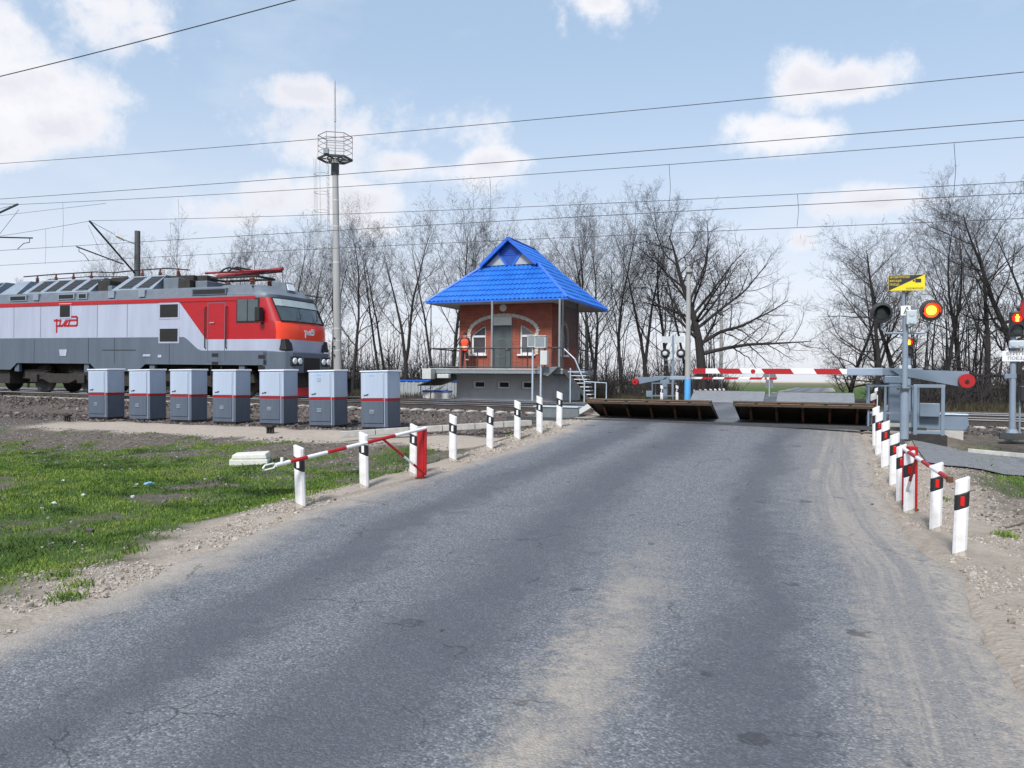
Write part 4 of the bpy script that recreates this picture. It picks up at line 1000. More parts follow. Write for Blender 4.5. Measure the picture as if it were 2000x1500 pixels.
    ygf, ygb = gy, yb - (gy - yf)
    pitch = (zr - ze) / ov
    def tiles(fn, u0, u1, nv, name):
        """profiled metal tile sheet: fn(u, v) -> point; rows step, columns wave"""
    def slope(name, a, b_, c_, d_, cols, rows):
        """a,b eave ends; c,d upper ends (d above a, c above b) : stepped and waved sheet"""
        a, b_, c_, d_ = map(Vector, (a, b_, c_, d_)); nrm = (b_ - a).cross(d_ - a).normalized()
        if nrm.z < 0: nrm = -nrm
        mb = MB(); nu = cols * 4; idx = {}
        ew = (b_ - a).length
        for r in range(rows):
            for side in (0, 1):
                v = (r + side) / rows; p0, p1 = a.lerp(d_, v), b_.lerp(c_, v); row = []
                off0 = (p0 - a).dot((b_ - a) / ew)
                for i in range(nu + 1):
                    p = p0.lerp(p1, i / nu); x = (p - a).dot((b_ - a) / ew)
                    h = .030 * math.cos(2 * math.pi * x / .22) + (.055 if side == 0 else .004)
                    row.append(len(mb.v)); mb.v.append(tuple(p + nrm * h))
                idx[(r, side)] = row
        for r in range(rows):
            A_, C_ = idx[(r, 0)], idx[(r, 1)]
            for i in range(nu): mb.f.append([A_[i], A_[i + 1], C_[i + 1], C_[i]]); mb.m.append(0)
            if r + 1 < rows:
                D_ = idx[(r + 1, 0)]
                for i in range(nu): mb.f.append([C_[i], C_[i + 1], D_[i + 1], D_[i]]); mb.m.append(0)
        return mb.build(name, [M_BLUE], e, True)
    E_ = [(-ov, yf, ze), (ov, yf, ze), (ov, yb, ze), (-ov, yb, ze)]
    slope('roof_slope', E_[0], E_[1], (gx, ygf, zg), (-gx, ygf, zg), 60, 7)
    slope('roof_slope', E_[2], E_[3], (-gx, ygb, zg), (gx, ygb, zg), 60, 7)
    for s in (1, -1):
        A_, B_ = ((ov, yf, ze), (ov, yb, ze)) if s > 0 else ((-ov, yb, ze), (-ov, yf, ze))
        lo_a, lo_b = ((gx, ygf, zg), (gx, ygb, zg)) if s > 0 else ((-gx, ygb, zg), (-gx, ygf, zg))
        slope('roof_slope', A_, B_, lo_b, lo_a, 58, 7)
        ra, rb = ((gx, ygf - .30, zg), (gx, ygb + .30, zg)) if s > 0 else ((-gx, ygb + .30, zg), (-gx, ygf - .30, zg))
        ta, tb = ((0, ygf - .30, zr), (0, ygb + .30, zr)) if s > 0 else ((0, ygb + .30, zr), (0, ygf - .30, zr))
        slope('roof_slope', ra, rb, tb, ta, 42, 5)
    # gablets
    for yv, sg_ in ((ygf, -1), (ygb, 1)):
        yy = yv + .02 * -sg_
        k = MB(); k.prism([(-gx + .1, zg), (gx - .1, zg), (0, zr - .08)], yy, yy + .03 * -sg_); g_ = k.build('gablet_panel', mat('blue_cladding', (.012, .070, .34), rough=.4, var=.1), e)
        k = MB()
        for q in range(7): z = zg + .55 + q * .1; w = (zr - z) / (zr - zg) * gx * .55; k.bar((-w, yy + sg_ * .02, z), (w, yy + sg_ * .02, z), .03, .02)
        k.build('cladding_slats', M_BLUETRIM, g_)
        for s in (-1, 1):
            k = MB(); k.prism([(s * (gx - .22), zg + .05), (s * .20, zg + .05), (s * .62, zg + .62)], yy + sg_ * .03, yy + sg_ * .045); k.build('gablet_window', mat('gablet_glass', (.36, .40, .42), rough=.15, var=.1), g_)
            k = MB(); k.bar((s * .16, yy + sg_ * .05, zg + .02), (s * .66, yy + sg_ * .05, zg + .70), .06, .10); k.build('window_bar', M_BLUETRIM, g_)
        k = MB()
        for s in (-1, 1): k.bar((s * (gx + .02), yv + sg_ * .32, zg - .0), (0, yv + sg_ * .32, zr + .01), .05, .15)
        k.build('bargeboard', M_BLUETRIM, g_)
    k = MB(); k.bar((0, ygf - .34, zr + .045), (0, ygb + .34, zr + .045), .16, .05); k.build('ridge_cap', M_BLUETRIM, e)
    for s in (-1, 1):
        for yy, yg in ((yf, ygf), (yb, ygb)):
            k = MB(); k.tube([(s * ov, yy, ze + .03), (s * gx, yg, zg + .04)], .07, 6); k.build('hip_cap', mat('hip_cap_blue', (.06, .17, .62), rough=.35), e)
    k = MB(); k.box(-ov + .03, ov - .03, yf + .03, yb - .03, ze - .055, ze - .03); k.build('soffit', M_SOFFIT, e)
    k = MB()
    for a, b_ in zip(E_, E_[1:] + E_[:1]): k.bar((a[0], a[1], ze - .02), (b_[0], b_[1], ze - .02), .03, .09)
    k.build('fascia', M_BLUETRIM, e)
    # --- lean-to on the left and air conditioners under the slab
    k = MB(); k.hexa([(-4.15, -1.1, .72), (-2.52, -1.1, 1.26), (-2.52, 1.5, 1.26), (-4.15, 1.5, .72), (-4.15, -1.1, .75), (-2.52, -1.1, 1.29), (-2.52, 1.5, 1.29), (-4.15, 1.5, .75)]); k.build('lean_to_roof', M_DKST, e)
    k = MB(); k.tube([(-4.0, -1.0, .72), (-4.0, -1.0, -.2)], .025, 6); k.tube([(-3.45, -1.0, .9), (-3.45, -1.0, -.2)], .025, 6); k.build('lean_to_post', M_DKST, e)
    k = MB(); k.box(-4.1, -2.55, -.6, -.52, -.2, .42); w_ = k.build('low_wall', mat('low_wall_white', (.50, .50, .49), rough=.8, var=.2, scale=6), e); B('wall_cap', M_BLUETRIM, w_, x=(-4.12, -2.53), y=(-.64, -.48), z=(.42, .50))
    B('air_conditioner', M_BOXG, e, bevel=.02, x=(-3.45, -2.98), y=(-1.9, -1.45), z=(1.05, 1.55)); B('air_conditioner', M_BOXG, e, bevel=.02, x=(-2.75, -2.15), y=(-1.7, -1.44), z=(1.10, 1.30))
    k = MB(); k.tube([(-2.4, -1.5, 1.28), (-2.4, -1.2, 1.42)], .03, 6); k.build('bracket', M_GREYST, e)
    # loudspeaker horn by the stair head
    k = MB(); k.hexa([(2.55, -1.75, 1.30), (2.85, -1.75, 1.22), (2.85, -1.45, 1.22), (2.55, -1.45, 1.30), (2.35, -1.85, 1.64), (3.35, -1.85, 1.64), (3.35, -1.35, 1.64), (2.35, -1.35, 1.64)]); k.build('floodlight', M_GREYST, e, bevel=.02)
    return e, zb, zp
house, HZB, HZP = guard_house()

# outdoor stair on the right of the house
def stairs():
    e = empty('steel_stair', W3(-7.55, 9.4, .66), -TA, 'steel open stair with pale treads climbing to the veranda', 'stair')
    n = 9
    for k in range(n):
        z = 1.45 - k * .165; x = .05 + k * .07 
        B('tread', M_BOXG if k % 2 else mat('tread_pale', (.58, .60, .62), rough=.5, var=.1), e, x=(-.15 + k * .13, .75 + k * .05), y=(-1.0 - .0, -.5), z=(z - .04, z))
    for x0, x1, y in ((-.2, 1.1, -1.03), (-.2, 1.1, -.47)):
        k = MB(); k.bar((x0, y, 1.5), (x1, y, .02), .05, .16); k.build('stringer', M_DKST, e)
    k = MB(); k.tube([(-.2, -1.05, 2.45), (.3, -1.05, 2.0), (.75, -1.05, 1.0), (1.75, -1.05, .95), (1.75, -1.05, 0)], .03, 6); k.tube([(.75, -1.05, 1.0), (.75, -1.05, 0)], .03, 6); k.tube([(1.25, -1.05, .97), (1.25, -1.05, 0)], .03, 6); k.tube([(.1, -1.05, 0), (.1, -1.05, 1.6)], .03, 6); k.build('stair_rail', M_FOIL, e)
stairs()

# two control boxes on posts in front of the veranda
def control_box(s_, t_, top, w, h, label, extra=False):
    z0 = float(ground_z(*st(s_, t_))); e = empty('control_box', W3(s_, t_, z0), -TA, label, 'control box')
    k = MB(); k.tube([(0, 0, -.2), (0, 0, top - z0 - h)], .045, 8); k.build('post', M_FOIL, e)
    b = MB(); b.box(-w / 2, w / 2, -.16, .14, top - z0 - h, top - z0); bo = b.build('box', M_BOXG, e, bevel=.015)
    B('lid', M_BOXG, bo, x=(-w / 2 - .03, w / 2 + .03), y=(-.20, .17), z=(top - z0 + .0, top - z0 + .03)); B('door_seam', M_GREYST, bo, x=(-w / 2 + .04, w / 2 - .04), y=(-.164, -.16), z=(top - z0 - h + .05, top - z0 - .05))
    if extra: B('box', M_BOXG, e, bevel=.015, x=(.02, .34), y=(-.16, .10), z=(top - z0 - h - .75, top - z0 - h - .12))
control_box(-9.15, 8.1, 3.70, .42, .52, 'left one of the two grey control boxes on posts before the veranda')
control_box(-8.72, 8.0, 3.66, .52, .52, 'right grey control box on a post, with a smaller box below it', True)

# low fence left of the house
def fence():
    e = empty('metal_fence', W3(-19.5, 12.5, .66), -TA, 'low grey profiled metal fence with blue top rail left of the house', 'fence')
    for q in range(14):
        k = MB(); x0 = -1.4 + q * .44
        pts = [(x0, 0), (x0 + .1, 0), (x0 + .13, -.03), (x0 + .22, -.03), (x0 + .25, 0), (x0 + .42, 0)]
        for a, b_ in zip(pts[:-1], pts[1:]): k.poly([(a[0], a[1], .02), (b_[0], b_[1], .02), (b_[0], b_[1], .92), (a[0], a[1], .92)])
        k.build('fence_panel', mat('fence_grey_metal', (.34, .37, .39), rough=.5, var=.12), e)
    B('top_rail', M_BLUETRIM, e, x=(-1.45, 4.8), y=(-.06, .03), z=(.92, 1.0))
    for x in (-1.4, .6, 2.7, 4.75): B('fence_post', M_GREYST, e, x=(x - .03, x + .03), y=(.03, .09), z=(-.2, .95))
    k = MB(); k.tube([(1.6, -.25, .0), (3.6, -.25, .85)], .03, 6); k.tube([(2.1, -.25, .0), (3.9, -.25, .75)], .03, 6); k.build('leaning_pipe', M_GREYST, e)
fence()
def shed():
    e = empty('storage_shelter', W3(-21.8, 11.0, .66), -TA, 'low dark open shelter with white lower panel between the two rightmost cabinets', 'shelter')
    B('roof', M_DKST, e, x=(-.9, .9), y=(-.7, .7), z=(1.02, 1.08)); B('wall', mat('low_wall_white', (.5, .5, .49)), e, x=(-.8, .8), y=(-.6, -.55), z=(-.2, .5))
    for x in (-.8, .8): B('post', M_GREYST, e, x=(x - .04, x + .04), y=(-.6, -.52), z=(-.2, 1.02))
    B('back_wall', M_DKST, e, x=(-.8, .8), y=(.5, .55), z=(-.2, 1.02))
shed()

# ================================================================== PERSON on the veranda
def person():
    p = st(-13.02, 9.15); zf = 2.235
    e = empty('person', (p[0], p[1], zf), -TA + R(12), 'person in orange vest and dark trousers standing on the veranda', 'person')
    J = {'pel': (0, 0, .92), 'wa': (0, -.01, 1.08), 'ch': (0, -.01, 1.30), 'nk': (0, -.005, 1.46), 'hd': (.0, -.03, 1.56), 'ht': (.0, -.035, 1.70),
         'sl': (-.17, 0, 1.40), 'el': (-.25, -.03, 1.14), 'wl': (-.16, -.17, 1.02), 'hl': (-.10, -.22, 1.02),
         'sr': (.17, 0, 1.40), 'er': (.24, .02, 1.13), 'wr': (.22, -.07, .90), 'hr': (.21, -.10, .82),
         'pl': (-.09, 0, .88), 'kl': (-.11, -.02, .48), 'al': (-.12, .03, .09), 'fl': (-.13, -.12, .04), 'pr': (.09, 0, .88), 'kr': (.12, -.03, .48), 'ar': (.13, .02, .09), 'fr': (.15, -.13, .04)}
    Rr = {'pel': .155, 'wa': .145, 'ch': .17, 'nk': .062, 'hd': .085, 'ht': .075, 'sl': .085, 'el': .058, 'wl': .042, 'hl': .038, 'sr': .085, 'er': .058, 'wr': .042, 'hr': .038,
          'pl': .10, 'kl': .07, 'al': .05, 'fl': .045, 'pr': .10, 'kr': .07, 'ar': .05, 'fr': .045}
    Ed = [('pel', 'wa'), ('wa', 'ch'), ('ch', 'nk'), ('nk', 'hd'), ('hd', 'ht'), ('ch', 'sl'), ('sl', 'el'), ('el', 'wl'), ('wl', 'hl'), ('ch', 'sr'), ('sr', 'er'), ('er', 'wr'), ('wr', 'hr'), ('pel', 'pl'), ('pl', 'kl'), ('kl', 'al'), ('al', 'fl'), ('pel', 'pr'), ('pr', 'kr'), ('kr', 'ar'), ('ar', 'fr')]
    Rr['hem'] = .165
    def skin(name, keys, grow, mats, mf, parent, rr=None, sub=2):
        ks = list(keys); me = bpy.data.meshes.new(name); me.from_pydata([J[k] for k in ks], [(ks.index(a), ks.index(b_)) for a, b_ in Ed if a in ks and b_ in ks], [])
        o = bpy.data.objects.new(name, me); col.objects.link(o); o.modifiers.new('s', 'SKIN'); sv = me.skin_vertices[0].data
        for i, k in enumerate(ks): r_ = (rr or Rr)[k] + grow; sv[i].radius = (r_, r_ * (.72 if k in ('ch', 'wa', 'pel') else 1)); sv[i].use_root = (i == 0)
        sb = o.modifiers.new('b', 'SUBSURF'); sb.levels = sb.render_levels = sub
        dg = bpy.context.evaluated_depsgraph_get(); m2 = bpy.data.meshes.new_from_object(o.evaluated_get(dg)); bpy.data.objects.remove(o)
        m2.materials.clear()
        for m_ in mats: m2.materials.append(m_)
        for pl in m2.polygons: pl.material_index = mf(pl.center); pl.use_smooth = True
        return link(name, m2, parent)
    skinm = mat('skin', (.46, .27, .20), rough=.6); dark = mat('dark_clothes', (.018, .019, .026), rough=.9, var=.25)
    body_keys = list(J.keys()); J['hem'] = (0, 0, .80); Ed.append(('hem', 'pel'))
    body = skin('body', body_keys, 0, [skinm, dark], lambda c: 0 if (c.z > 1.475 or (c.z < 1.06 and abs(c.x) < .20 and c.y < -.17) or (c.x > .17 and c.z < .90 and c.z > .75)) else 1, e)
    vest = skin('safety_vest', ['hem', 'pel', 'wa', 'ch', 'sl', 'sr'], .030, [mat('vest_orange', (.85, .075, .018), rough=.7, var=.1), mat('vest_band', (.75, .75, .72), rough=.4)], lambda c: 1 if .99 < c.z < 1.03 else 0, e)
    k = MB(); k.box(-.178, .178, -.125, .125, .80, 1.05); 
    h = MB(); h.lathe([(.0, -.005), (.085, .0), (.098, .05), (.09, .09), (.055, .125), (.0, .135)], (0, -.025, 1.60), 14); h.build('hair', mat('hair_dark', (.015, .010, .008), rough=.7), e, True)
    n = MB(); n.ellipsoid((0, -.115, 1.60), (.014, .022, .02), 8, 6); n.build('nose', skinm, e, True)
    for x in (-.032, .032): n = MB(); n.ellipsoid((x, -.105, 1.625), (.012, .006, .008), 8, 5); n.build('eye', M_BLACK, e)
    n = MB(); n.box(-.022, .022, -.112, -.10, 1.555, 1.562); n.build('mouth', mat('lips', (.30, .10, .09), rough=.6), e)
    for x in (-.088, .088): n = MB(); n.ellipsoid((x, -.03, 1.60), (.012, .022, .03), 8, 6); n.build('ear', skinm, e, True)
    for hx, hy, hz in ((-.10, -.22, 1.02), (.21, -.10, .82)):
        for q in range(4): n = MB(); n.tube([(hx - .03 + q * .018, hy - .01, hz - .02), (hx - .03 + q * .018, hy - .035, hz - .055), (hx - .03 + q * .018, hy - .025, hz - .09 + abs(q - 1.5) * .008)], [.010, .009, .007], 6); n.build('finger', skinm, body, True)
        n = MB(); n.tube([(hx + .035, hy - .01, hz), (hx + .05, hy - .035, hz - .03), (hx + .045, hy - .05, hz - .05)], [.011, .010, .008], 6); n.build('thumb', skinm, body, True)
    n = MB(); n.lathe([(.085, 0), (.082, .05)], (.118, -.015, .40), 14); n.build('reflective_band', MATS['vest_band'], e)
    for x, y in ((-.13, -.06), (.15, -.07)): n = MB(); n.ellipsoid((x, y, .045), (.055, .14, .05), 10, 6); n.build('shoe', M_BLACK, e, True)
person()

# ================================================================== RADIO TOWER
M_POLE = mat('concrete_pole', (.36, .36, .35), rough=.85, var=.12, scale=2.5, bump=.25, bscale=40, streak=True)
def tower():
    z0 = .68; p = st(-19.62, 8.3)
    e = empty('radio_mast', (p[0], p[1], z0), 0, 'tall concrete mast with railed platform and whip antenna', 'mast')
    lean = lambda z: -.020 * z
    H = 12.65 - z0
    k = MB(); k.tube([(lean(z), 0, z) for z in (-.3, 3, 6, 9, H)], [.215, .197, .178, .160, .142], 20); k.build('pole', M_POLE, e, True)
    k = MB(); k.lathe([(.20, 0), (.20, .55)], (lean(H), 0, H - .75), 16); k.build('pole_collar', M_DKST, e)
    for z in (2.4, 2.9, 3.5, 6.8, 8.6, 9.9): k = MB(); k.lathe([(.216 - z * .0055, 0), (.216 - z * .0055, .06)], (lean(z), 0, z), 16); k.build('clamp_band', M_BOXG, e)
    for q in range(9):
        k = MB(); a = q * 2.1; k.bar((lean(2.2) + .22 * math.cos(a), .22 * math.sin(a), 1.9 + q * .14), (lean(2.2) + .30 * math.cos(a), .30 * math.sin(a), 1.9 + q * .14), .06, .08)
        k.build('cable_clip', M_DKST, e)
    zt = H + .02; hexp = [(lean(H) + .84 * math.cos(R(60 * q + 12)), .84 * math.sin(R(60 * q + 12))) for q in range(6)]
    pl = MB()
    for q in range(6):
        a, b_ = hexp[q], hexp[(q + 1) % 6]; pl.bar((*a, zt), (*b_, zt), .07, .09); pl.bar((*a, zt), (lean(H), 0, zt), .05, .07)
        pl.bar((a[0] * .55 + lean(H) * .45, a[1] * .55, zt + .02), (b_[0] * .55 + lean(H) * .45, b_[1] * .55, zt + .02), .04, .04)
    po = pl.build('platform', M_DKST, e)
    for z in (.35, .62, .9, 1.14):
        k = MB(); k.tube([(*hexp[q % 6], zt + z) for q in range(7)], .014 if z < 1 else .022, 5); k.build('guard_rail', M_GREYST, po)
    for q in range(6): k = MB(); k.tube([(*hexp[q], zt), (*hexp[q], zt + 1.14)], .014, 5); k.build('rail_post', M_GREYST, po)
    for q in (1, 4):
        a = hexp[q]; k = MB(); k.box(a[0] - .12, a[0] + .12, a[1] - .1, a[1] + .1, zt + .05, zt + .3); k.build('junction_box', M_GREYST, po)
    k = MB(); k.tube([(lean(H), 0, H), (lean(H) - .02, 0, H + 1.9)], .035, 6); k.tube([(lean(H) - .02, 0, H + 1.9), (lean(H) - .05, 0, 16.6 - z0)], [.055, .04], 8); k.build('antenna', mat('antenna_grey', (.42, .44, .48), rough=.5), e)
    # ladder with safety hoops on the left
    lx, ly = -.32, -.18; zl0 = 8.1 - z0
    k = MB()
    for o_ in (-.2, .2): k.tube([(lx + lean(zl0) - .02, ly + o_, zl0), (lx + lean(H) - .02, ly + o_, H)], .018, 5)
    z = zl0
    while z < H: k.tube([(lx + lean(z) - .02, ly - .2, z), (lx + lean(z) - .02, ly + .2, z)], .010, 4); z += .3
    lo = k.build('ladder', M_BOXG, e)
    for z in np.arange(zl0 + .1, H - .1, .92):
        k = MB(); k.tube([(lx - .34 + lean(z) + .36 * math.cos(a), ly + .36 * math.sin(a), z) for a in np.linspace(-2.9 + math.pi, 2.9 + math.pi, 16)], .016, 5); k.build('safety_hoop', M_BOXG, lo)
    for a in (2.0, 2.7, 3.6, 4.3):
        k = MB(); k.tube([(lx - .34 + lean(zl0) + .36 * math.cos(a), ly + .36 * math.sin(a), zl0), (lx - .34 + lean(H) + .36 * math.cos(a), ly + .36 * math.sin(a), H)], .012, 4); k.build('hoop_bar', M_BOXG, lo)
tower()

# ================================================================== OVERHEAD LINE
M_MAST = mat('mast_concrete_dark', (.085, .088, .09), rough=.8, var=.15)
M_WIRE = mat('wire_dark', (.040, .042, .046), rough=.6)
def cat_mast(s_, t_, zb, top, side, zmess, zcont, tw, label):
    """side: +1 cantilever reaches towards +t, -1 towards -t ; tw = lateral distance to the wire"""
    e = empty('catenary_mast', W3(s_, t_, zb), -TA, label, 'catenary mast')
    k = MB(); k.tube([(0, 0, -.2), (0, 0, top - zb)], [.20, .15], 14); k.build('pole', M_MAST, e, True)
    tip = (0, side * tw, zmess - zb)
    k = MB(); k.tube([(0, side * .14, zcont - zb - .25), tip], .05, 8); k.build('cantilever', M_DKST, e)
    k = MB(); k.tube([(0, side * .15, zmess - zb - .75), (0, side * .9, zmess - zb - .62)], .02, 6); k.tube([(0, side * 1.5, zmess - zb - .45), tip], .012, 6); k.build('tie_rod', M_DKST, e)
    k = MB()
    for q in range(5): y = side * (.92 + q * .12); z = zmess - zb - .62 + q * .03; k.lathe([(.03, -.05), (.085, 0), (.03, .05)], (0, y, z), 10, 'y')
    k.build('insulator', mat('insulator_cream', (.55, .52, .42), rough=.3), e)
    zz = zcont - zb + .42
    k = MB(); k.tube([(0, side * tw * .30, zz - .25), (0, side * (tw + .75), zz + .25)], .035, 6); k.build('registration_tube', M_DKST, e)
    k = MB(); k.tube([(0, side * (tw + .6), zz + .2), (0, side * (tw + .6), zz + .02), (0, side * (tw + .3), zz - .08), (0, side * tw, zcont - zb + .03)], .018, 6); k.build('steady_arm', M_DKST, e)
    k = MB(); k.tube([(0, side * (tw * .75), zz + .05), (0, side * (tw + .05), zmess - zb - .25)], .01, 4); k.build('drop_wire', M_WIRE, e)
cat_mast(-32.8, 8.0, .7, 9.85, -1, 9.84, 7.7, 3.1, 'dark catenary mast standing behind the locomotive roof')
cat_mast(-32.4, -3.1, .5, 9.6, 1, 9.80, 7.66, 3.8, 'catenary mast whose cantilever reaches in at the left picture edge')
def wire(name, t, pts, label, r=.0105, n=60, cat='wire', grp='overhead wires'):
    ss = [p[0] for p in pts]; zs = [p[1] for p in pts]
    # support points marked by a third value split the curve into spans
    brk = [0] + [i for i, p in enumerate(pts) if len(p) > 2] + [len(pts) - 1]
    P = []
    for a, b_ in zip(brk[:-1], brk[1:]):
        if b_ <= a: continue
        S_ = np.array(ss[a:b_ + 1]); Z_ = np.array(zs[a:b_ + 1]); cf = np.polyfit(S_, Z_, min(2, len(S_) - 1)); q = np.linspace(S_[0], S_[-1], n)
        cor = (Z_[0] - np.polyval(cf, S_[0])) * (1 - (q - q[0]) / (q[-1] - q[0])) + (Z_[-1] - np.polyval(cf, S_[-1])) * (q - q[0]) / (q[-1] - q[0])
        for x, z in zip(q, np.polyval(cf, q) + cor): P.append(W3(float(x), t, float(z)))
    k = MB(); k.tube(P, r, 5); o = k.build(name, M_WIRE); tag(o, label, cat, grp); return o
mess1 = [(-70, 9.9), (-50, 9.1), (-32.4, 9.80, 1), (-22.8, 9.33), (-14.9, 9.08), (-8.2, 8.97), (-1.7, 8.83), (6.5, 8.67), (26, 8.55)]
cont1 = [(-70, 7.9), (-33.7, 7.68), (-23.1, 7.56), (-8.0, 7.40), (2.4, 7.17), (8.2, 7.04), (26, 6.7)]
mess2 = [(-70, 9.9), (-50, 9.2), (-39.6, 9.44), (-32.6, 9.82, 1), (-26.8, 9.36), (-17.8, 9.01), (-11.1, 8.81), (-4.3, 8.60), (2.1, 8.47), (9.0, 8.31), (26, 8.1)]
cont2 = [(-70, 7.9), (-39.6, 7.73), (-27.6, 7.66), (-17.7, 7.60), (-8.9, 7.50), (2.1, 7.28), (9.0, 7.07), (26, 6.7)]
w1 = wire('contact_wire', .76, cont1, 'lower contact wire over the near track, touched by its droppers'); w2 = wire('messenger_wire', .76, mess1, 'upper messenger wire over the near track with droppers hanging from it')
w3 = wire('contact_wire', 4.86, cont2, 'contact wire over the far track, lowest wire before the treetops'); w4 = wire('messenger_wire', 4.86, mess2, 'messenger wire over the far track, fixed to the mast behind the locomotive')
wire('feeder_wire', -3.3, [(-60, 12.2), (-28.1, 10.34), (-12.1, 9.59), (-5.7, 9.41), (1.7, 9.15), (7.4, 9.04), (24, 8.9)], 'feeder wire crossing the whole sky just below the mast platform')
wire('feeder_wire', -3.3, [(-60, 10.0), (-28.1, 8.89), (-12.1, 8.36), (-5.6, 8.24), (1.7, 8.04), (7.5, 7.92), (24, 7.7)], 'second feeder wire from the top, close above the near messenger wire')
wire('service_wire', -13.9, [(-40, 8.4), (-12.8, 7.87), (-8.8, 8.10), (-5.5, 8.27), (22, 11.0)], 'single wire rising steeply through the top left corner of the sky', .010)
def zat(pts, s_): return float(np.interp(s_, [p[0] for p in pts], [p[1] for p in pts]))
def dropper(t, s_, a, b_, parent):
    k = MB(); k.tube([W3(s_, t, zat(a, s_) - .02), W3(s_ + .05, t, (zat(a, s_) + zat(b_, s_)) / 2), W3(s_, t, zat(b_, s_))], .007, 4); k.build('dropper', M_WIRE, parent)
for s_ in (-29.5, -22.6, -15.0, -8.1, -1.7, 6.5): dropper(.76, s_, mess1, cont1, w2)
for s_ in (-36, -27.2, -19, -11.1, -4.3, 2.1, 9): dropper(4.86, s_, mess2, cont2, w4)
wire('stay_wire', .76, [(-60, 8.9), (-33.7, 9.36), (-26.8, 9.43)], 'short auxiliary wire joining the near messenger wire at the upper left', .008)

# ================================================================== DELINEATOR POSTS
M_PWHITE = mat('post_white', (.60, .585, .56), rough=.5, scale=7, c2=(.80, .80, .82), detail=9)
M_PBLACK = mat('post_black', (.015, .015, .018), rough=.5)
M_RWHITE = mat('reflector_white', (.78, .80, .82), rough=.15, var=.05)
M_RRED = mat('reflector_red', (.62, .012, .010), rough=.18, var=.12, scale=60)
M_DIRTW = mat('post_dirt', (.42, .38, .32), rough=.9, var=.3, scale=20)
def make_post(mir, refl):
    e = empty('delineator_post', (0, 0, 0)); w, d, H = .068, .045, .82
    sl = lambda x: -x * .45 * mir            # everything slants down towards the road
    def seg(name, z0, z1, m, ex=0.0, parent=e, flat0=False, top=0.0):
        k = MB(); a, b_, dd = -w - ex, w + ex, d + ex
        out = [(a, -dd * .35), (a * .6, -dd), (b_ * .6, -dd), (b_, -dd * .35), (b_ * .9, dd), (a * .9, dd)]
        k.ring([[(x, y, z0 if flat0 else z0 + sl(x)) for x, y in out], [(x, y, z1 + sl(x) + (top if y < 0 else 0)) for x, y in out]])
        return k.build(name, m, parent, bevel=.006)
    seg('post_base', -.25, .06, M_DIRTW, .001, flat0=True); seg('post_body', .05, .505, M_PWHITE); bd = seg('black_band', .505, .665, M_PBLACK, .001); seg('post_top', .665, H, M_PWHITE, 0, e, False, -.012)
    k = MB(); k.box(-.019, .019, -d - .008, -d + .002, .535, .635); k.build('reflector', refl, bd, bevel=.003)
    return e
postW = make_post(1, M_RWHITE); postR = make_post(-1, M_RRED)
LP = [(-2.80, 10.5, -.045), (-2.18, 11.7, -.02), (-1.56, 12.6, .0), (-1.04, 14.0, .0), (-.42, 15.3, .0), (.12, 16.4, .0), (.61, 17.2, .0), (1.09, 18.05, .0)]
LL = ['white delineator post with white reflector, nearest of the left row, leaning', 'second white delineator post of the left row, crossed by the red and white gate arm', 'third white post of the left row, just behind the red gate post',
      'fourth white delineator post of the left row, first beyond the red gate post', 'fifth white delineator post of the left row, in the sandy verge', 'sixth white delineator post of the left row, before the sleepers', 'seventh white delineator post of the left row, beside the grey hydraulic unit', 'last white delineator post of the left row, at the raised plate']
RP = [(4.70, 8.25, .035), (5.12, 9.5, .012), (5.28, 10.45, 0), (5.50, 11.1, 0), (5.88, 12.1, .0), (6.45, 13.6, 0), (6.95, 14.9, .0), (7.40, 16.0, 0), (8.35, 18.2, 0)]
RL = ['white delineator post with red reflector, nearest of the right row', 'second white post with red reflector of the right row, behind the gate arm', 'white post of the right row hidden behind the red gate post', 'fourth white post with red reflector of the right row, beyond the red gate post',
      'fifth white post with red reflector of the right row', 'sixth white post with red reflector of the right row', 'seventh white post with red reflector of the right row', 'eighth white post of the right row, mostly hidden by the nearer ones', 'last white post with red reflector of the right row, beside the raised plate']
used = set()
def put_post(pr, x, y, lean, label, grp, z=None, sc=1.0, rz=0.0):
    o = pr if pr.name not in used else copy_tree(pr); used.add(pr.name)
    zz = float(ground_z(x, y, False)) if z is None else z
    o.location = (x, y, zz - .012); o.rotation_euler = (random.uniform(-.015, .015), lean + random.uniform(-.008, .008), rz + random.uniform(-.05, .05)); o.scale = (1, 1, sc); tag(o, label, 'delineator post', grp); return o
for (x, y, l), lb in zip(LP, LL): put_post(postW, x, y, l, lb, 'white posts along the left road edge', rz=R(-8))
for (x, y, l), lb in zip(RP, RL): put_post(postR, x, y, l, lb, 'white posts along the right road edge', rz=R(-22))
FP = [((-3.95, 11.2), postW, 'white post standing beside the foot of the steel stair'), ((-3.6, 13.2), postW, 'white post in front of the far barrier machine'), ((5.05, 11.3), postR, 'white post with red reflector beyond the tracks on the right')]
for (s_, t_), pr, lb in FP:
    p = st(s_, t_); put_post(pr, float(p[0]), float(p[1]), 0, lb, 'posts beyond the tracks', .70, 1.0, -TA)
for i in range(7):
    p = st(-3.0 + i * .05, 14.8 + i * 1.5); put_post(postW, float(p[0] + .0), float(p[1]), 0, ('first', 'second', 'third', 'fourth', 'fifth', 'sixth', 'last')[i] + ' small white post top from the left in the far row beyond the blue-footed pole', 'far row of posts beyond the blue-footed pole', .52, .95, -TA)

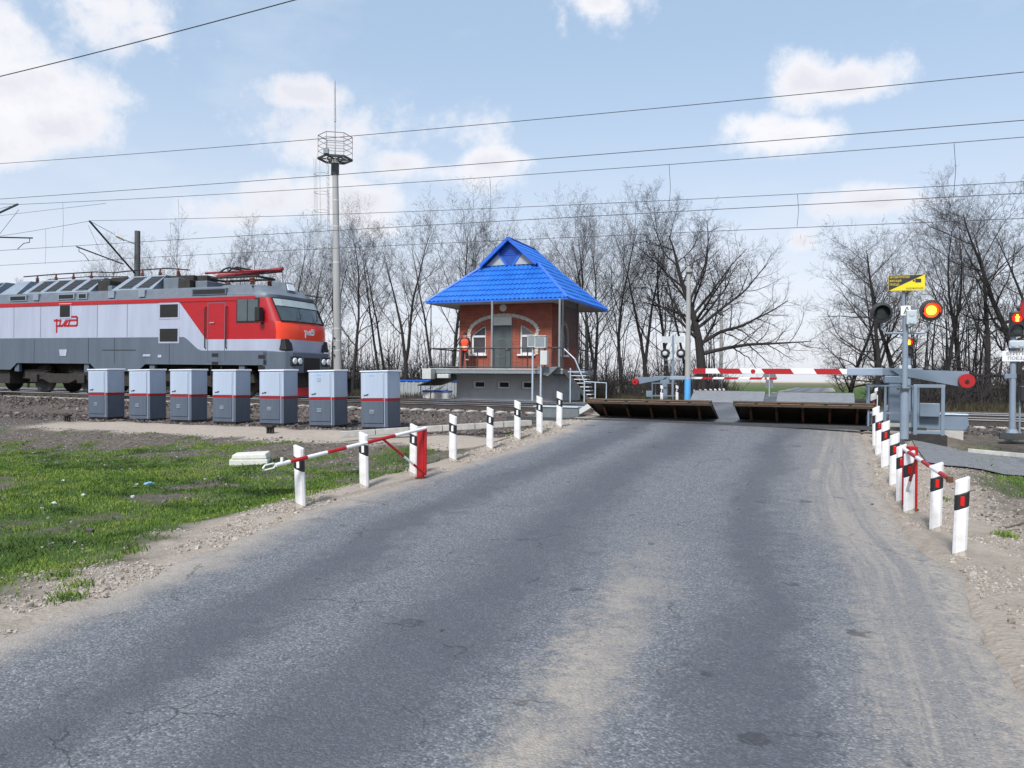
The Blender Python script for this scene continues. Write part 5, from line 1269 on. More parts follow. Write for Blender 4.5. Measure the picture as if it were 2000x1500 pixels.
# ================================================================== MANUAL SWING GATES
M_GRED = mat('gate_red', (.38, .007, .010), rough=.45, var=.15, scale=10)
M_GWHITE = mat('gate_white', (.74, .74, .75), rough=.5, var=.08)
M_RUST = mat('rusty_steel', (.13, .055, .030), rough=.85, var=.35, scale=12, bump=.3)
def gate(px, py, tip, hinge_z, tip_z, label, segs, handle=True, h=.80):
    z0 = float(ground_z(px, py, False)); e = empty('swing_gate', (px, py, z0), 0, label, 'barrier gate')
    k = MB(); k.box(-.055, .055, -.055, .055, -.2, h); k.build('gate_post', M_GRED, e, bevel=.008)
    k = MB(); k.lathe([(.09, -.05), (.09, .02)], (0, 0, .0), 12); k.build('post_foot', M_RUST, e)
    a = Vector((0, 0, hinge_z)); b_ = Vector((tip[0] - px, tip[1] - py, tip_z - z0)); d = (b_ - a).normalized()
    side = Vector((d.y, -d.x, 0)).normalized() * .10 * (1 if px > 0 else -1)
    k = MB(); k.tube([Vector((0, 0, hinge_z)) + side, Vector((0, 0, .06)) + side], .022, 8); k.bar(Vector((0, 0, hinge_z)), Vector((0, 0, hinge_z)) + side, .04, .03); k.bar(Vector((0, 0, .12)), Vector((0, 0, .12)) + side, .04, .03); k.build('hinge_tube', M_GRED, e)
    arm = None
    for u0, u1, m in segs:
        k = MB(); k.tube([a + side + (b_ - a) * u0, a + side + (b_ - a) * u1], .026, 10); o = k.build('arm_section', M_GWHITE if m == 'w' else M_GRED, e, True)
    p1 = a + side + (b_ - a) * .33; p0 = Vector((0, 0, .08)) + side; ms = [('r', 0, .30), ('w', .30, .52), ('r', .52, 1.0)]
    for m, u0, u1 in ms: k = MB(); k.tube([p0.lerp(p1, u0), p0.lerp(p1, u1)], .020, 8); k.build('brace', M_GWHITE if m == 'w' else M_GRED, e, True)
    if handle:
        q = a + side + (b_ - a); k = MB(); up = Vector((0, 0, 1)); k.tube([q, q + d * .03 + up * .03, q + d * .16 + up * .03, q + d * .19, q + d * .16 - up * .03, q + d * .03 - up * .03, q], .011, 6); k.build('handle_loop', M_GWHITE, e); k = MB(); k.cyl(q - d * .1, q - d * .1 + up * .08, .02, n=8); k.build('latch_pin', M_GWHITE, e)
    else:
        q = a + side + b_ - a; k = MB(); k.bar(q, q + d * .05, .06, .06); k.build('arm_end', M_RUST, e)
gate(-1.42, 12.35, (-3.10, 10.15), .80, .62, 'red post with long red and white swing arm folded back along the left verge', [(0, .24, 'w'), (.24, .44, 'r'), (.44, .58, 'w'), (.58, .70, 'r'), (.70, .82, 'w'), (.82, .92, 'r'), (.92, 1.0, 'w')])
gate(5.40, 10.62, (4.78, 8.40), .82, .72, 'red post with red and white swing arm folded back among the right posts', [(0, .14, 'w'), (.14, .34, 'r'), (.34, .48, 'w'), (.48, .66, 'r'), (.66, .84, 'w'), (.84, 1.0, 'r')], False, .86)

# ================================================================== RAISED CROSSING PLATES
M_BGREY = mat('machine_blue_grey', (.165, .215, .275), rough=.45, var=.07, scale=4)
M_PLATE = mat('plate_brown_steel', (.030, .023, .017), rough=.75, var=.35, scale=5, bump=.3, c2=(.070, .050, .033))
M_PLATETOP = mat('plate_top_grey', (.20, .21, .225), rough=.6, var=.15, scale=5)
def plate(s0, s1, t_edge, t_hinge, label, h=.48):
    zc = rail_z((s0 + s1) / 2) - .012 if t_edge > 0 else .755
    e = empty('crossing_plate', W3((s0 + s1) / 2, t_hinge, zc), -TA, label, 'barrier plate'); L_ = s1 - s0; D = t_edge - t_hinge; hw = L_ / 2
    # local y from hinge (0) to the lifted edge (D)
    sg = 1 if D > 0 else -1
    ins = .16                                        # ends taper inwards below
    k = MB(); k.hexa([(-hw, 0, 0), (hw, 0, 0), (hw, D, h), (-hw, D, h), (-hw, 0, .03), (hw, 0, .03), (hw, D, h + .03), (-hw, D, h + .03)]); k.m[1] = 1; k.build('plate_deck', [M_PLATE, M_PLATETOP], e)
    k = MB(); k.box(-hw - .02, hw + .02, min(D, D - sg * .05), max(D, D - sg * .05), h - .10, h + .032); k.build('lifted_edge', M_PLATE, e, bevel=.008)
    k = MB(); k.box(-hw, hw, min(D + sg * .01, D + sg * .03), max(D + sg * .01, D + sg * .03), h + .0, h + .034); k.build('edge_lip', mat('plate_edge_worn', (.11, .085, .06), rough=.6, var=.3, scale=10), e)
    for q in range(6):
        x = -hw + .25 + q * (L_ - .5) / 5
        B('warning_strip', mat('strip_faded', (.19, .105, .065), rough=.7, var=.3, scale=14), e, x=(x - .22, x + .22), y=(min(D + sg * .002, D + sg * .012), max(D + sg * .002, D + sg * .012)), z=(h - .045, h - .02))
    for x in (-hw + .02, hw - .02): k = MB(); k.prism([(0, 0), (D * .98, h - .1), (D * .98, h), (0, .0 - .04)], x - .012, x + .012, 'yz'); k.build('end_flange', M_PLATE, e)
    for q in range(5):
        x = -hw + .35 + q * (L_ - .7) / 4
        k = MB(); k.prism([(D * .1, .02), (D * .97, h - .12), (D * .97, h - .01), (D * .1, .0)], x - .02, x + .02, 'yz'); k.build('rib', M_PLATE, e)
        k = MB(); k.tube([(x, D * .45, -.08), (x, D * .8, h * .78)], .03, 8); k.build('lifting_strut', M_RUST, e)
    k = MB(); k.box(-hw, hw, min(D * .98, .0), max(D * .98, .0), -.06, .004); k.build('pit_floor', M_BLACK, e)
    return e
plate(-2.48, .62, -5.80, -4.3, 'left one of the two raised steel plates blocking the near road lane', .49)
plate(1.14, 4.20, -5.70, -4.2, 'right one of the two raised steel plates blocking the near road', .49)
plate(-2.48, .62, 11.4, 9.9, 'left raised grey plate on the far side of the tracks', .50)
plate(1.14, 4.20, 11.4, 9.9, 'right raised grey plate on the far side of the tracks', .50)
# hydraulic units beside the near plates
def hydraulic(s_, t_, flip, label):
    z0 = float(ground_z(*st(s_, t_), False)); e = empty('hydraulic_unit', W3(s_, t_, max(z0, .55)), -TA, label, 'hydraulic unit')
    k = MB(); k.prism([(-.62, .08), (.55, .08), (.62, .20), (.58, .42), (-.62, .42)], -.30, .30); k.build('housing', M_BGREY if flip < 0 else mat('unit_dark', (.13, .15, .16), rough=.5, var=.15), e, bevel=.02)
    k = MB(); k.hexa([(flip * .55, -.2, .20), (flip * 1.05, -.2, .50), (flip * 1.05, .1, .50), (flip * .55, .1, .20), (flip * .55, -.2, .36), (flip * 1.0, -.2, .62), (flip * 1.0, .1, .62), (flip * .55, .1, .36)]); k.build('link_arm', M_BOXG, e, bevel=.01)
    k = MB(); k.box(-.5, .5, -.34, .34, -.15, .08); k.build('base', M_CONC2, e)
    k = MB(); k.box(-.66, .6, -.33, .33, .42, .45); k.build('lid', M_FOIL, e, bevel=.008)
hydraulic(-3.55, -4.7, 1, 'dark grey hydraulic lifting unit left of the raised plate')
hydraulic(5.5, -4.9, -1, 'grey hydraulic lifting unit behind the signal mast on the right')
# pit frame across the road in front of the plates
tag(B('channel_frame', M_DKST, None, x=(-4.6, 5.2), y=(-6.02, -5.9), z=(.69, .772)), 'dark steel channel frame along the foot of the near plates', 'steel frame')
bpy.data.objects['channel_frame'].location = (float(T0[0]), float(T0[1]), 0); bpy.data.objects['channel_frame'].rotation_euler = (0, 0, -TA)

# ================================================================== BARRIER BOOMS
M_BRED = mat('boom_red', (.36, .006, .011), rough=.4, var=.06); M_BWHITE = mat('boom_white', (.72, .73, .76), rough=.4, var=.05)
def boom(s_, t_, zg, direction, L_, zb, label, th=.15, slant=1):
    """boom arm runs along local x: direction -1 to the left, +1 to the right"""
    e = empty('barrier_boom', W3(s_, t_, zg), -TA, label, 'barrier'); X = lambda q: q * direction; zz = zb - zg
    f = -.06
    a = .62
    k = MB(); k.box(min(X(a), X(L_)), max(X(a), X(L_)), -.045, .045, zz - th / 2, zz + th / 2); arm = k.build('boom_arm', M_BWHITE, e, bevel=.01)
    # red slanted bands wrap the front face
    n = 4; seg = (L_ - a) / n
    bands = [(1.09, 1.64), (2.15, 2.81), (3.32, 3.84)] if direction < 0 else [(1.72, 2.23), (2.73, 3.38), (3.89, 4.45)]
    for b0, b1 in bands:
        if b1 > L_: continue
        q = MB(); o = .085
        q.prism([(X(b0), zz - th / 2 - .002), (X(b1), zz - th / 2 - .002), (X(b1 + o), zz + th / 2 + .002), (X(b0 + o), zz + th / 2 + .002)], -.048, .048); q.build('red_band', M_BRED, arm)
    B('boom_tip', M_BRED, arm, x=(min(X(L_ - .30), X(L_ + .01)), max(X(L_ - .30), X(L_ + .01))), y=(-.049, .049), z=(zz - th / 2 - .004, zz + th / 2 + .004))
    q = MB(); q.lathe([(.055, -.004), (.055, .0)], (X(3.08 if direction < 0 else 4.65), -.047, zz), 16, 'y'); q.build('red_lamp', M_BRED, arm)
    # carrier and counterweight
    k = MB(); k.box(min(X(-.55), X(.95)), max(X(-.55), X(.95)), -.07, .07, zz - .08, zz + .08); k.build('boom_carrier', M_BGREY, e, bevel=.015)
    k = MB(); k.box(min(X(.25), X(1.0)), max(X(.25), X(1.0)), -.08, .08, zz - .085, zz + .09); k.build('boom_clamp', mat('clamp_pale', (.27, .33, .41), rough=.45, var=.06), e, bevel=.015)
    k = MB(); k.prism([(X(.1), zz + .06), (X(-1.45), zz + .02), (X(-1.45), zz - .26), (X(-1.25), zz - .31), (X(-.1), zz - .08)], .10, .14); k.prism([(X(.1), zz + .06), (X(-1.45), zz + .02), (X(-1.45), zz - .26), (X(-1.25), zz - .31), (X(-.1), zz - .08)], -.14, -.10); k.build('counterweight_arm', M_BGREY, e)
    k = MB(); k.lathe([(.02, -.40), (.05, -.40), (.05, -.38), (.15, -.38), (.15, .19), (.02, .19)], (X(-1.38), 0, zz - .19), 24, 'y'); k.build('counterweight', M_GRED, e, True)
    k = MB(); k.cyl((X(-1.38), -.42, zz - .19), (X(-1.38), -.38, zz - .19), .035, n=10); k.build('counterweight_bolt', M_BLACK, e)
    # drive column and frame
    k = MB(); k.box(-.12, .12, -.10, .18, .10, zz - .10); k.build('drive_column', M_BGREY, e, bevel=.02)
    B('drive_head', M_BGREY, e, bevel=.02, x=(-.22, .22), y=(-.12, .22), z=(zz - .26, zz - .09)); B('base_block', M_CONC2, e, x=(-.4, .4), y=(-.3, .4), z=(-.3, .10))
    for x in (-.55, .45):
        for y in (-.32, .45): B('frame_leg', M_BGREY, e, x=(x - .02, x + .02), y=(y - .02, y + .02), z=(-.1, .95))
    for y in (-.32, .45): B('frame_rail', M_BGREY, e, x=(-.58, .48), y=(y - .022, y + .022), z=(.91, .95)); B('frame_rail', M_BGREY, e, x=(-.52, .42), y=(y - .03, y + .03), z=(.30, .35))
    B('cable_box', M_BGREY, e, bevel=.015, x=(-.9 if direction > 0 else .5, -.62 if direction > 0 else .9), y=(-.1, .2), z=(.25, .55))
    return e
boom(4.62, -5.30, .74, -1, 4.50, 1.985, 'red and white barrier boom lowered across the near side of the road', .125, -1)
boom(-4.15, 13.0, .68, 1, 5.10, 1.87, 'thinner looking red and white boom lowered on the far side of the tracks', .10, 1)
# grey guard cage around the near drive
def cage():
    z0 = .66; e = empty('guard_cage', W3(4.95, -6.3, z0), -TA, 'grey steel guard frame around the near barrier drive', 'guard frame')
    for x in (.0, .52):
        B('cage_leg', M_BGREY, e, bevel=.006, x=(x - .035, x + .035), y=(-.035, .035), z=(-.2, 1.02))
    for z in (.0, .98): B('cage_rail', M_BGREY, e, bevel=.006, x=(-.04, .56), y=(-.032, .032), z=(z, z + .07))
    B('cage_base', M_UNDER, e, x=(-.2, .6), y=(-.1, .3), z=(-.25, -.02))
    for x, y in ((-.55, .5), (.1, 1.0)):
        k = MB(); k.tube([(x, y, 0), (x, y, 1.0), (x + .55, y, 1.0), (x + .55, y, 0)], .03, 6); k.build('bent_rail', M_BGREY, e)
cage()

# ================================================================== CROSSING SIGNALS
M_SGREY = mat('mast_blue_grey', (.21, .26, .325), rough=.45, var=.07, scale=4)
M_LIT = mat('lamp_lit_red', (.9, .1, .02), rough=.3, emit=(1.0, .025, .006, 2.2)); M_LITC = mat('lamp_lit_centre', (1, .5, .1), rough=.3, emit=(1.0, .30, .012, 3.2))
M_OFF = mat('lamp_off', (.030, .036, .036), rough=.15)
M_YEL = mat('sign_yellow', (.78, .60, .015), rough=.45, var=.05); M_SWHITE = mat('sign_white', (.74, .75, .78), rough=.4, var=.04); M_INK = mat('sign_ink', (.02, .02, .03), rough=.6)
M_SPK = mat('speaker_pale', (.48, .52, .54), rough=.5, var=.08)
def lamp(parent, x, z, y, lit, back=False):
    k = MB(); k.lathe([(.205, .03), (.215, .0), (.215, -.02), (.15, -.03), (.14, -.02)], (x, y, z), 32, 'y'); k.lathe([(.215, .02), (.18, .10), (.12, .14), (.0, .145)], (x, y, z), 24, 'y'); s = k.build('lamp_backboard', M_PBLACK, parent, True)
    k = MB(); k.lathe([(.145, -.02), (.14, -.035), (.08, -.055), (.0, -.06)], (x, y, z), 28, 'y'); k.build('lens', M_LIT if lit else M_OFF, s, True)
    if lit: k = MB(); k.lathe([(.095, -.052), (.07, -.062), (.0, -.066)], (x, y, z), 24, 'y'); k.build('lens_glow', M_LITC, s, True)
    k = MB()                                     # visor
    pts = [(x + .155 * math.cos(a), z + .155 * math.sin(a)) for a in np.linspace(R(-15), R(195), 18)]
    for a, b_ in zip(pts[:-1], pts[1:]): k.hexa([(a[0], y - .02, a[1]), (b_[0], y - .02, b_[1]), (b_[0] * .98 + x * .02, y - .02, b_[1] - .006), (a[0] * .98 + x * .02, y - .02, a[1] - .006), (a[0], y - .20, a[1] - .01), (b_[0], y - .20, b_[1] - .01), (b_[0] * .98 + x * .02, y - .20, b_[1] - .016), (a[0] * .98 + x * .02, y - .20, a[1] - .016)])
    k.build('visor', M_PBLACK, s)
    return s
def speaker(parent, x, z, horiz=False):
    k = MB(); w, h = (.30, .17) if horiz else (.19, .30); k.box(x - w / 2, x + w / 2, -.20, -.05, z - h / 2, z + h / 2); o = k.build('speaker', M_SPK, parent, bevel=.02)
    for q in (-.075, .075):
        cx, cz = (x + q, z) if horiz else (x, z + q); k = MB(); k.lathe([(.055, -.01), (.055, -.006), (.045, -.002), (.0, -.004)], (cx, -.205, cz), 16, 'y'); k.build('speaker_cone', M_FOIL, o)
def fig(parent, x, z, y, h, m):
    k = MB(); k.lathe([(h * .13, 0), (h * .13, -.006), (0, -.008)], (x, y, z + h * .38), 14, 'y'); k.prism([(x - h * .22, z + h * .22), (x + h * .22, z + h * .22), (x + h * .30, z + h * .02), (x + h * .17, z - h * .02), (x + h * .20, z - h * .5), (x - h * .20, z - h * .5), (x - h * .17, z - h * .02), (x - h * .30, z + h * .02)], y - .006, y); k.build('red_figure', m, parent)
def ped_head(parent, x, z, sc=1.0):
    k = MB(); k.box(x - .13 * sc, x + .13 * sc, -.13, .12, z - .27 * sc, z + .27 * sc); hd = k.build('signal_head', M_PBLACK, parent, bevel=.02)
    for q, lit in ((.13, True), (-.13, False)):
        k = MB(); k.lathe([(.105 * sc, 0), (.10 * sc, -.012), (.0, -.014)], (x, -.132, z + q * sc), 24, 'y'); k.build('lens', mat('ped_lens_red', (.10, .008, .004), rough=.3, emit=(1, .02, .0, .35)) if lit else M_OFF, hd)
        k = MB(); pts = [(x + .115 * sc * math.cos(a), z + q * sc + .115 * sc * math.sin(a)) for a in np.linspace(R(0), R(180), 14)]
        for a, b_ in zip(pts[:-1], pts[1:]): k.hexa([(a[0], -.13, a[1]), (b_[0], -.13, b_[1]), (b_[0], -.13, b_[1] - .006), (a[0], -.13, a[1] - .006), (a[0], -.24, a[1]), (b_[0], -.24, b_[1]), (b_[0], -.24, b_[1] - .006), (a[0], -.24, a[1] - .006)])
        k.build('visor', M_PBLACK, hd)
    fig(hd, x, z + .13 * sc, -.147, .15 * sc, M_LITC)
def signal():
    x0, y0 = 8.12, 16.3; z0 = .68
    e = empty('crossing_signal', (x0, y0, z0), R(-18), 'road crossing signal with right red lamp lit and yellow sign on top', 'traffic signal')
    k = MB(); k.tube([(0, 0, -.1), (0, 0, 2.55)], .055, 14); k.build('mast', M_SGREY, e, True)
    k = MB(); k.tube([(0, 0, -.1), (0, 0, .92)], .085, 14); k.build('mast_sleeve', M_SGREY, e, True); B('mast_flange', M_DKST, e, x=(-.13, .13), y=(-.13, .13), z=(.92, .95))
    k = MB(); k.tube([(-.03, .02, 2.5), (-.05, .02, 3.1)], .03, 8); k.build('sign_pole', M_SGREY, e)
    zl = 3.19 - z0
    for x, lit in ((-.47, False), (.45, True)):
        lamp(e, x, zl + (.0 if not lit else .03), -.10, lit)
    k = MB(); k.tube([(-.45, 0, zl - .20), (-.45, 0, zl - .33), (-.36, 0, zl - .42), (.34, 0, zl - .42), (.43, 0, zl - .33), (.43, 0, zl - .20)], .022, 8); k.build('lamp_bracket', M_SGREY, e, True)
    k = MB(); k.box(-.10, .08, -.06, -.045, zl - .06, zl + .14); p_ = k.build('letter_plate', M_SWHITE, e); text_mesh('А', .20, M_INK, 'letter', p_, (.015, -.063, zl + .03), (R(90), 0, 0))
    speaker(e, .085, zl - .11)
    zs = 3.80 - z0; w, h = .68, .32
    k = MB(); k.box(-w / 2, w / 2, -.075, -.06, zs - h / 2, zs + h / 2); so = k.build('sign_plate', M_YEL, e, bevel=.006)
    so_x = -.02
    k = MB(); k.prism([(-w / 2 + .005, zs + h / 2 - .004), (-w / 2 + .005, zs - h / 2 + .004), (w / 2 - .02, zs + h / 2 - .004)], -.079, -.0765); k.build('sign_black_field', M_INK, so)
    for q, (tx, sx, wd) in enumerate((('АВТОМАТИЧЕСКАЯ', .62, 0), ('ФИКСАЦИЯ', .62, 0), ('ПРОЕЗДА', .62, 0))): text_mesh(tx, .062, M_YEL, 'sign_text', so, (-w / 2 + .02, -.0815, zs + h / 2 - .045 - q * .075), (R(90), 0, 0), sx, 'LEFT', .001)
    text_mesh('ВИДЕОФИКСАЦИЯ', .048, M_INK, 'sign_text', so, (w / 2 - .03, -.0785, zs - h / 2 + .04), (R(90), 0, 0), .72, 'RIGHT', .001)
    k = MB(); k.box(.16, .27, -.079, -.0765, zs + .0, zs + .075); k.box(.115, .15, -.079, -.0765, zs + .02, zs + .055); k.build('camera_symbol', M_INK, so)
    so.location.x = -.0
signal()
def ped_signal(X, Y, z0, zhead, label, board, rz, sc=1.0):
    e = empty('pedestrian_signal', (X, Y, z0), rz, label, 'pedestrian signal'); zh = zhead - z0
    k = MB(); k.tube([(0, 0, -.1), (0, 0, zh - .25)], [.07, .055], 12); k.build('mast', M_SGREY, e, True)
    ped_head(e, .05 if board else 0, zh, sc)
    k = MB(); k.tube([(0, 0, .0), (0, 0, .14)], [.15, .08], 10); k.build('mast_foot', M_SGREY, e)
    if board:
        speaker(e, .05, zh - .45, True)
        k = MB(); k.box(-.22, .42, -.10, -.085, zh - .82, zh - .59); so = k.build('warning_plate', M_SWHITE, e, bevel=.004)
        text_mesh('БЕРЕГИСЬ', .095, M_INK, 'sign_text', so, (.10, -.103, zh - .655), (R(90), 0, 0), 1.0, 'CENTER', .001); text_mesh('ПОЕЗДА', .095, M_INK, 'sign_text', so, (.10, -.103, zh - .755), (R(90), 0, 0), 1.1, 'CENTER', .001)
        B('foot_bracket', M_DKST, e, x=(-.25, .35), y=(-.16, -.02), z=(-.08, .06)); B('cable_box', M_PBLACK, e, bevel=.02, x=(.14, .50), y=(-.05, .25), z=(.75, 1.1)); k = MB(); k.tube([(.15, .1, .0), (.15, .1, .8)], .02, 6); k.build('cable_pipe', M_SGREY, e)
        B('clamp', M_BGREY, e, x=(-.16, .06), y=(-.06, .06), z=(1.26, 1.36))
    else:
        B('junction_box', M_SPK, e, bevel=.015, x=(-.22, .06), y=(-.1, .1), z=(zh - .78, zh - .48))
ped_signal(11.02, 17.35, .60, 3.05, 'pedestrian signal with red figure and white warning plate at the right edge', True, R(-25))
ped_signal(10.05, 20.0, .60, 2.66, 'small pedestrian signal with red figure behind the road signal mast', False, R(-22), .82)
# round red prohibition sign cut by the right picture edge
def round_sign():
    e = empty('round_sign', (9.63, 14.4, .45), R(-25), 'round red prohibition sign cut off by the right picture edge', 'road sign')
    k = MB(); k.tube([(0, .03, -.1), (0, .03, 2.95)], .03, 8); k.build('sign_post', M_SGREY, e); k = MB(); k.lathe([(.30, .01), (.30, -.01), (0, -.012)], (0, 0, 2.66), 36, 'y'); s = k.build('sign_disc', M_BRED, e); B('white_bar', M_SWHITE, s, x=(-.22, .22), y=(-.018, -.013), z=(2.61, 2.71))
    k = MB(); k.tube([(.305 * math.cos(a), -.006, 2.66 + .305 * math.sin(a)) for a in np.linspace(0, 2 * math.pi, 37)], .012, 6); k.build('sign_rim', M_BRED, s)
round_sign()

# far crossing signal seen from behind
def far_signal():
    s_, t_ = -4.0, 14.2; e = empty('far_crossing_signal', W3(s_, t_, .66), R(-22), 'crossing signal on the far side seen from behind, black lamps and sign backs', 'traffic signal')
    k = MB(); k.tube([(0, 0, -.1), (0, 0, 3.3)], .06, 10); k.build('mast', M_SGREY, e, True)
    for x in (-.38, .40):
        k = MB(); k.lathe([(.24, 0), (.24, .05), (0, .05)], (x, 0, 2.42), 24, 'y'); o = k.build('lamp_backboard', M_PBLACK, e); k = MB(); k.lathe([(.12, 0), (.12, -.12), (.08, -.16), (0, -.17)], (x, -.0, 2.42), 16, 'y'); k.build('lamp_housing', M_SPK, o, True)
    for x in (-.30, .27): B('sign_back', M_SPK, e, x=(x - .26, x + .26), y=(-.02, .0), z=(2.96, 3.28))
    k = MB(); k.tube([(-.38, 0, 2.2), (-.38, 0, 2.1), (.40, 0, 2.1), (.40, 0, 2.2)], .02, 6); k.build('lamp_bracket', M_SGREY, e); B('speaker', M_SPK, e, x=(-.14, .0), y=(-.15, 0), z=(2.16, 2.4)); k = MB(); k.tube([(-.5, -.02, 1.85), (.55, -.02, 1.87)], .012, 5); k.build('cable_arm', M_SGREY, e)
far_signal()
def lamp_pole(X, Y, z0, top, r, label, blue=False):
    e = empty('lamp_pole', (X, Y, z0), 0, label, 'pole'); H = top - z0
    k = MB(); k.tube([(0, 0, -.2), (0, 0, H)], [r, r * .62], 12); k.build('pole', M_POLE, e, True)
    if blue: k = MB(); k.tube([(0, 0, -.2), (0, 0, 1.15)], [r + .006, r * .96 + .006], 12); k.build('blue_foot', mat('pole_blue', (.10, .38, .74), rough=.5, var=.06), e, True)
    k = MB(); k.lathe([(r * .9, 0), (r * .9, .08)], (0, 0, H - .35), 10); k.build('band', M_DKST, e)
lamp_pole(8.15, 36.6, .68, 7.05, .145, 'slim concrete pole with light blue foot beyond the tracks', True)
lamp_pole(14.3, 54.0, .55, 6.6, .15, 'slimmer concrete pole farther off, behind the far barrier boom')
def back_sign():
    e = empty('far_road_sign', (17.3, 53, .55), R(-22), 'triangular road sign seen from behind, beyond the far boom', 'road sign')
    k = MB(); k.tube([(0, 0, -.2), (0, 0, 1.9)], .045, 8); k.build('sign_post', M_SPK, e); k = MB(); k.prism([(-.52, 1.35), (.52, 1.35), (.30, 1.85), (-.30, 1.85)], -.02, .0); k.build('sign_back', M_GREYST, e); B('sign_panel', M_GREYST, e, x=(-.24, .24), y=(-.03, -.01), z=(.75, 1.33))
back_sign()

# ================================================================== SMALL THINGS
def kerb_run():
    pts = [(-4.35, 20.05), (-2.7, 20.72), (-1.0, 21.28), (.55, 21.75)]
    e = empty('kerb', (0, 0, 0), 0, 'low pale concrete kerb running from the cabinets to the crossing', 'kerb')
    P = [Vector((x, y, 0)) for x, y in pts]; n = 6
    for i in range(n):
        def at(u): u *= len(P) - 1; k = min(int(u), len(P) - 2); return P[k].lerp(P[k + 1], u - k)
        a, b_ = at(i / n), at((i + 1) / n); d = (b_ - a).normalized(); za = float(ground_z(a.x, a.y)); zb_ = float(ground_z(b_.x, b_.y)); za = .30 + i / n * .25; zb_ = .30 + (i + 1) / n * .25
        k = MB(); k.bar(Vector((a.x, a.y, za)) + d * .01, Vector((b_.x, b_.y, zb_)) - d * .01, .12, .16); k.build('kerb_stone', M_CONC2, e, bevel=.012)
kerb_run()
def kerb_right():
    e = empty('path_kerb', (0, 0, 0), 0, 'thin pale kerb along the far edge of the footpath on the right', 'kerb')
    for i in range(5):
        a, b_ = st(5.9 + i * 1.3, -6.55), st(7.15 + i * 1.3, -6.6); za, zb_ = float(ground_z(*a, False)), float(ground_z(*b_, False))
        k = MB(); k.bar((a[0], a[1], za + .03), (b_[0], b_[1], zb_ + .03), .10, .16); k.build('kerb_stone', M_CONC2, e, bevel=.01)
kerb_right()
def slabs():
    x, y = -5.72, 17.3; z0 = float(ground_z(x, y)); e = empty('stone_slabs', (x, y, z0), R(10), 'two white concrete slabs stacked on the gravel by the grass', 'concrete slabs')
    m = mat('white_slab', (.62, .62, .56), rough=.85, var=.12, scale=7, bump=.3)
    k = MB(); k.box(-.42, .38, -.22, .22, -.05, .10); k.build('slab', m, e, bevel=.02); k = MB(); k.hexa([(-.38, -.2, .108), (.36, -.2, .108), (.40, .24, .108), (-.34, .22, .108), (-.36, -.19, .20), (.33, -.19, .22), (.38, .22, .25), (-.33, .21, .22)]); k.build('slab', m, e, bevel=.02)
slabs()
def bollard(X, Y, label):
    z0 = float(ground_z(X, Y)); e = empty('cable_marker', (X, Y, z0), -TA, label, 'cable marker')
    B('cap', M_UNDER, e, bevel=.015, x=(-.13, .13), y=(-.09, .09), z=(.17, .24)); 
    for x in (-.09, .0, .09): B('leg', M_UNDER, e, x=(x - .022, x + .022), y=(-.03, .03), z=(-.1, .17))
bollard(-6.75, 22.05, 'small black cable marker on legs before the third cabinet from the right'); bollard(-14.6, 25.9, 'small dark cable marker on the gravel left of all cabinets')
def litter():
    m1 = mat('litter_white', (.50, .51, .53), rough=.6, var=.12); m2 = mat('litter_blue', (.22, .42, .60), rough=.5, var=.15)
    rs = random.Random(5)
    spec = [(-6.6, 14.35, m2, .085, 'crumpled pale blue bottle lying in the grass'), (-6.05, 12.6, m1, .055, 'white litter scrap in the grass, nearest the road'), (-6.9, 12.7, m1, .055, 'white litter scrap in the middle of the grass'), (-6.8, 14.3, m1, .05, 'white litter scrap beside the blue bottle'), (-6.9, 11.9, m1, .055, 'pale crumpled bag low in the grass'), (-8.3, 14.6, m1, .045, 'small white scrap at the left of the grass'), (-5.9, 15.2, m1, .045, 'small white scrap at the gravel edge')]
    for x, y, m, r_, lb in spec:
        z = float(ground_z(x, y)); k = MB(); lev = []
        for j in range(1, 7):
            t = math.pi * j / 7; lev.append([(r_ * (1.3 if m is m2 else 1) * math.sin(t) * math.cos(q * .785) * rs.uniform(.7, 1.2), r_ * .7 * math.sin(t) * math.sin(q * .785) * rs.uniform(.7, 1.2), -r_ * .45 * math.cos(t) * rs.uniform(.7, 1.2)) for q in range(8)])
        k.ring(lev); o = k.build('litter', m); o.location = (x, y, z + r_ * .35); o.rotation_euler = (0, 0, rs.uniform(0, 3)); tag(o, lb, 'litter', 'litter in the grass')
litter()
def boulder():
    k = MB(); rs = random.Random(3); lev = []
    for j in range(1, 9):
        t = math.pi * j / 9; lev.append([(1.05 * math.sin(t) * math.cos(q * .449) * rs.uniform(.9, 1.08), .7 * math.sin(t) * math.sin(q * .449) * rs.uniform(.9, 1.08), .62 * -math.cos(t) * rs.uniform(.92, 1.06)) for q in range(14)])
    k.ring(lev); o = k.build('spoil_heap', mat('pale_soil', (.125, .11, .09), rough=.95, var=.25, scale=6, bump=.6, bscale=18), None, True); o.location = W3(-8.3, 22.5, .85); tag(o, 'pale rounded heap of soil among the brush right of the house', 'soil heap')
boulder()
def twig():
    z = lambda x, y: float(ground_z(x, y, False)) + .04
    pts = [(6.0, 9.55), (6.35, 9.75), (6.9, 10.1), (7.4, 10.55)]
    k = MB(); k.tube([(x, y, z(x, y) + .02 + i * .03) for i, (x, y) in enumerate(pts)], [.009, .012, .012, .008], 6); k.tube([(6.9, 10.1, z(6.9, 10.1) + .07), (7.1, 10.0, z(7.1, 10) + .12)], [.008, .004], 5); tag(k.build('fallen_branch', mat('dead_wood', (.10, .075, .055), rough=.9)), 'thin fallen branch lying on the right verge', 'branch')
twig()

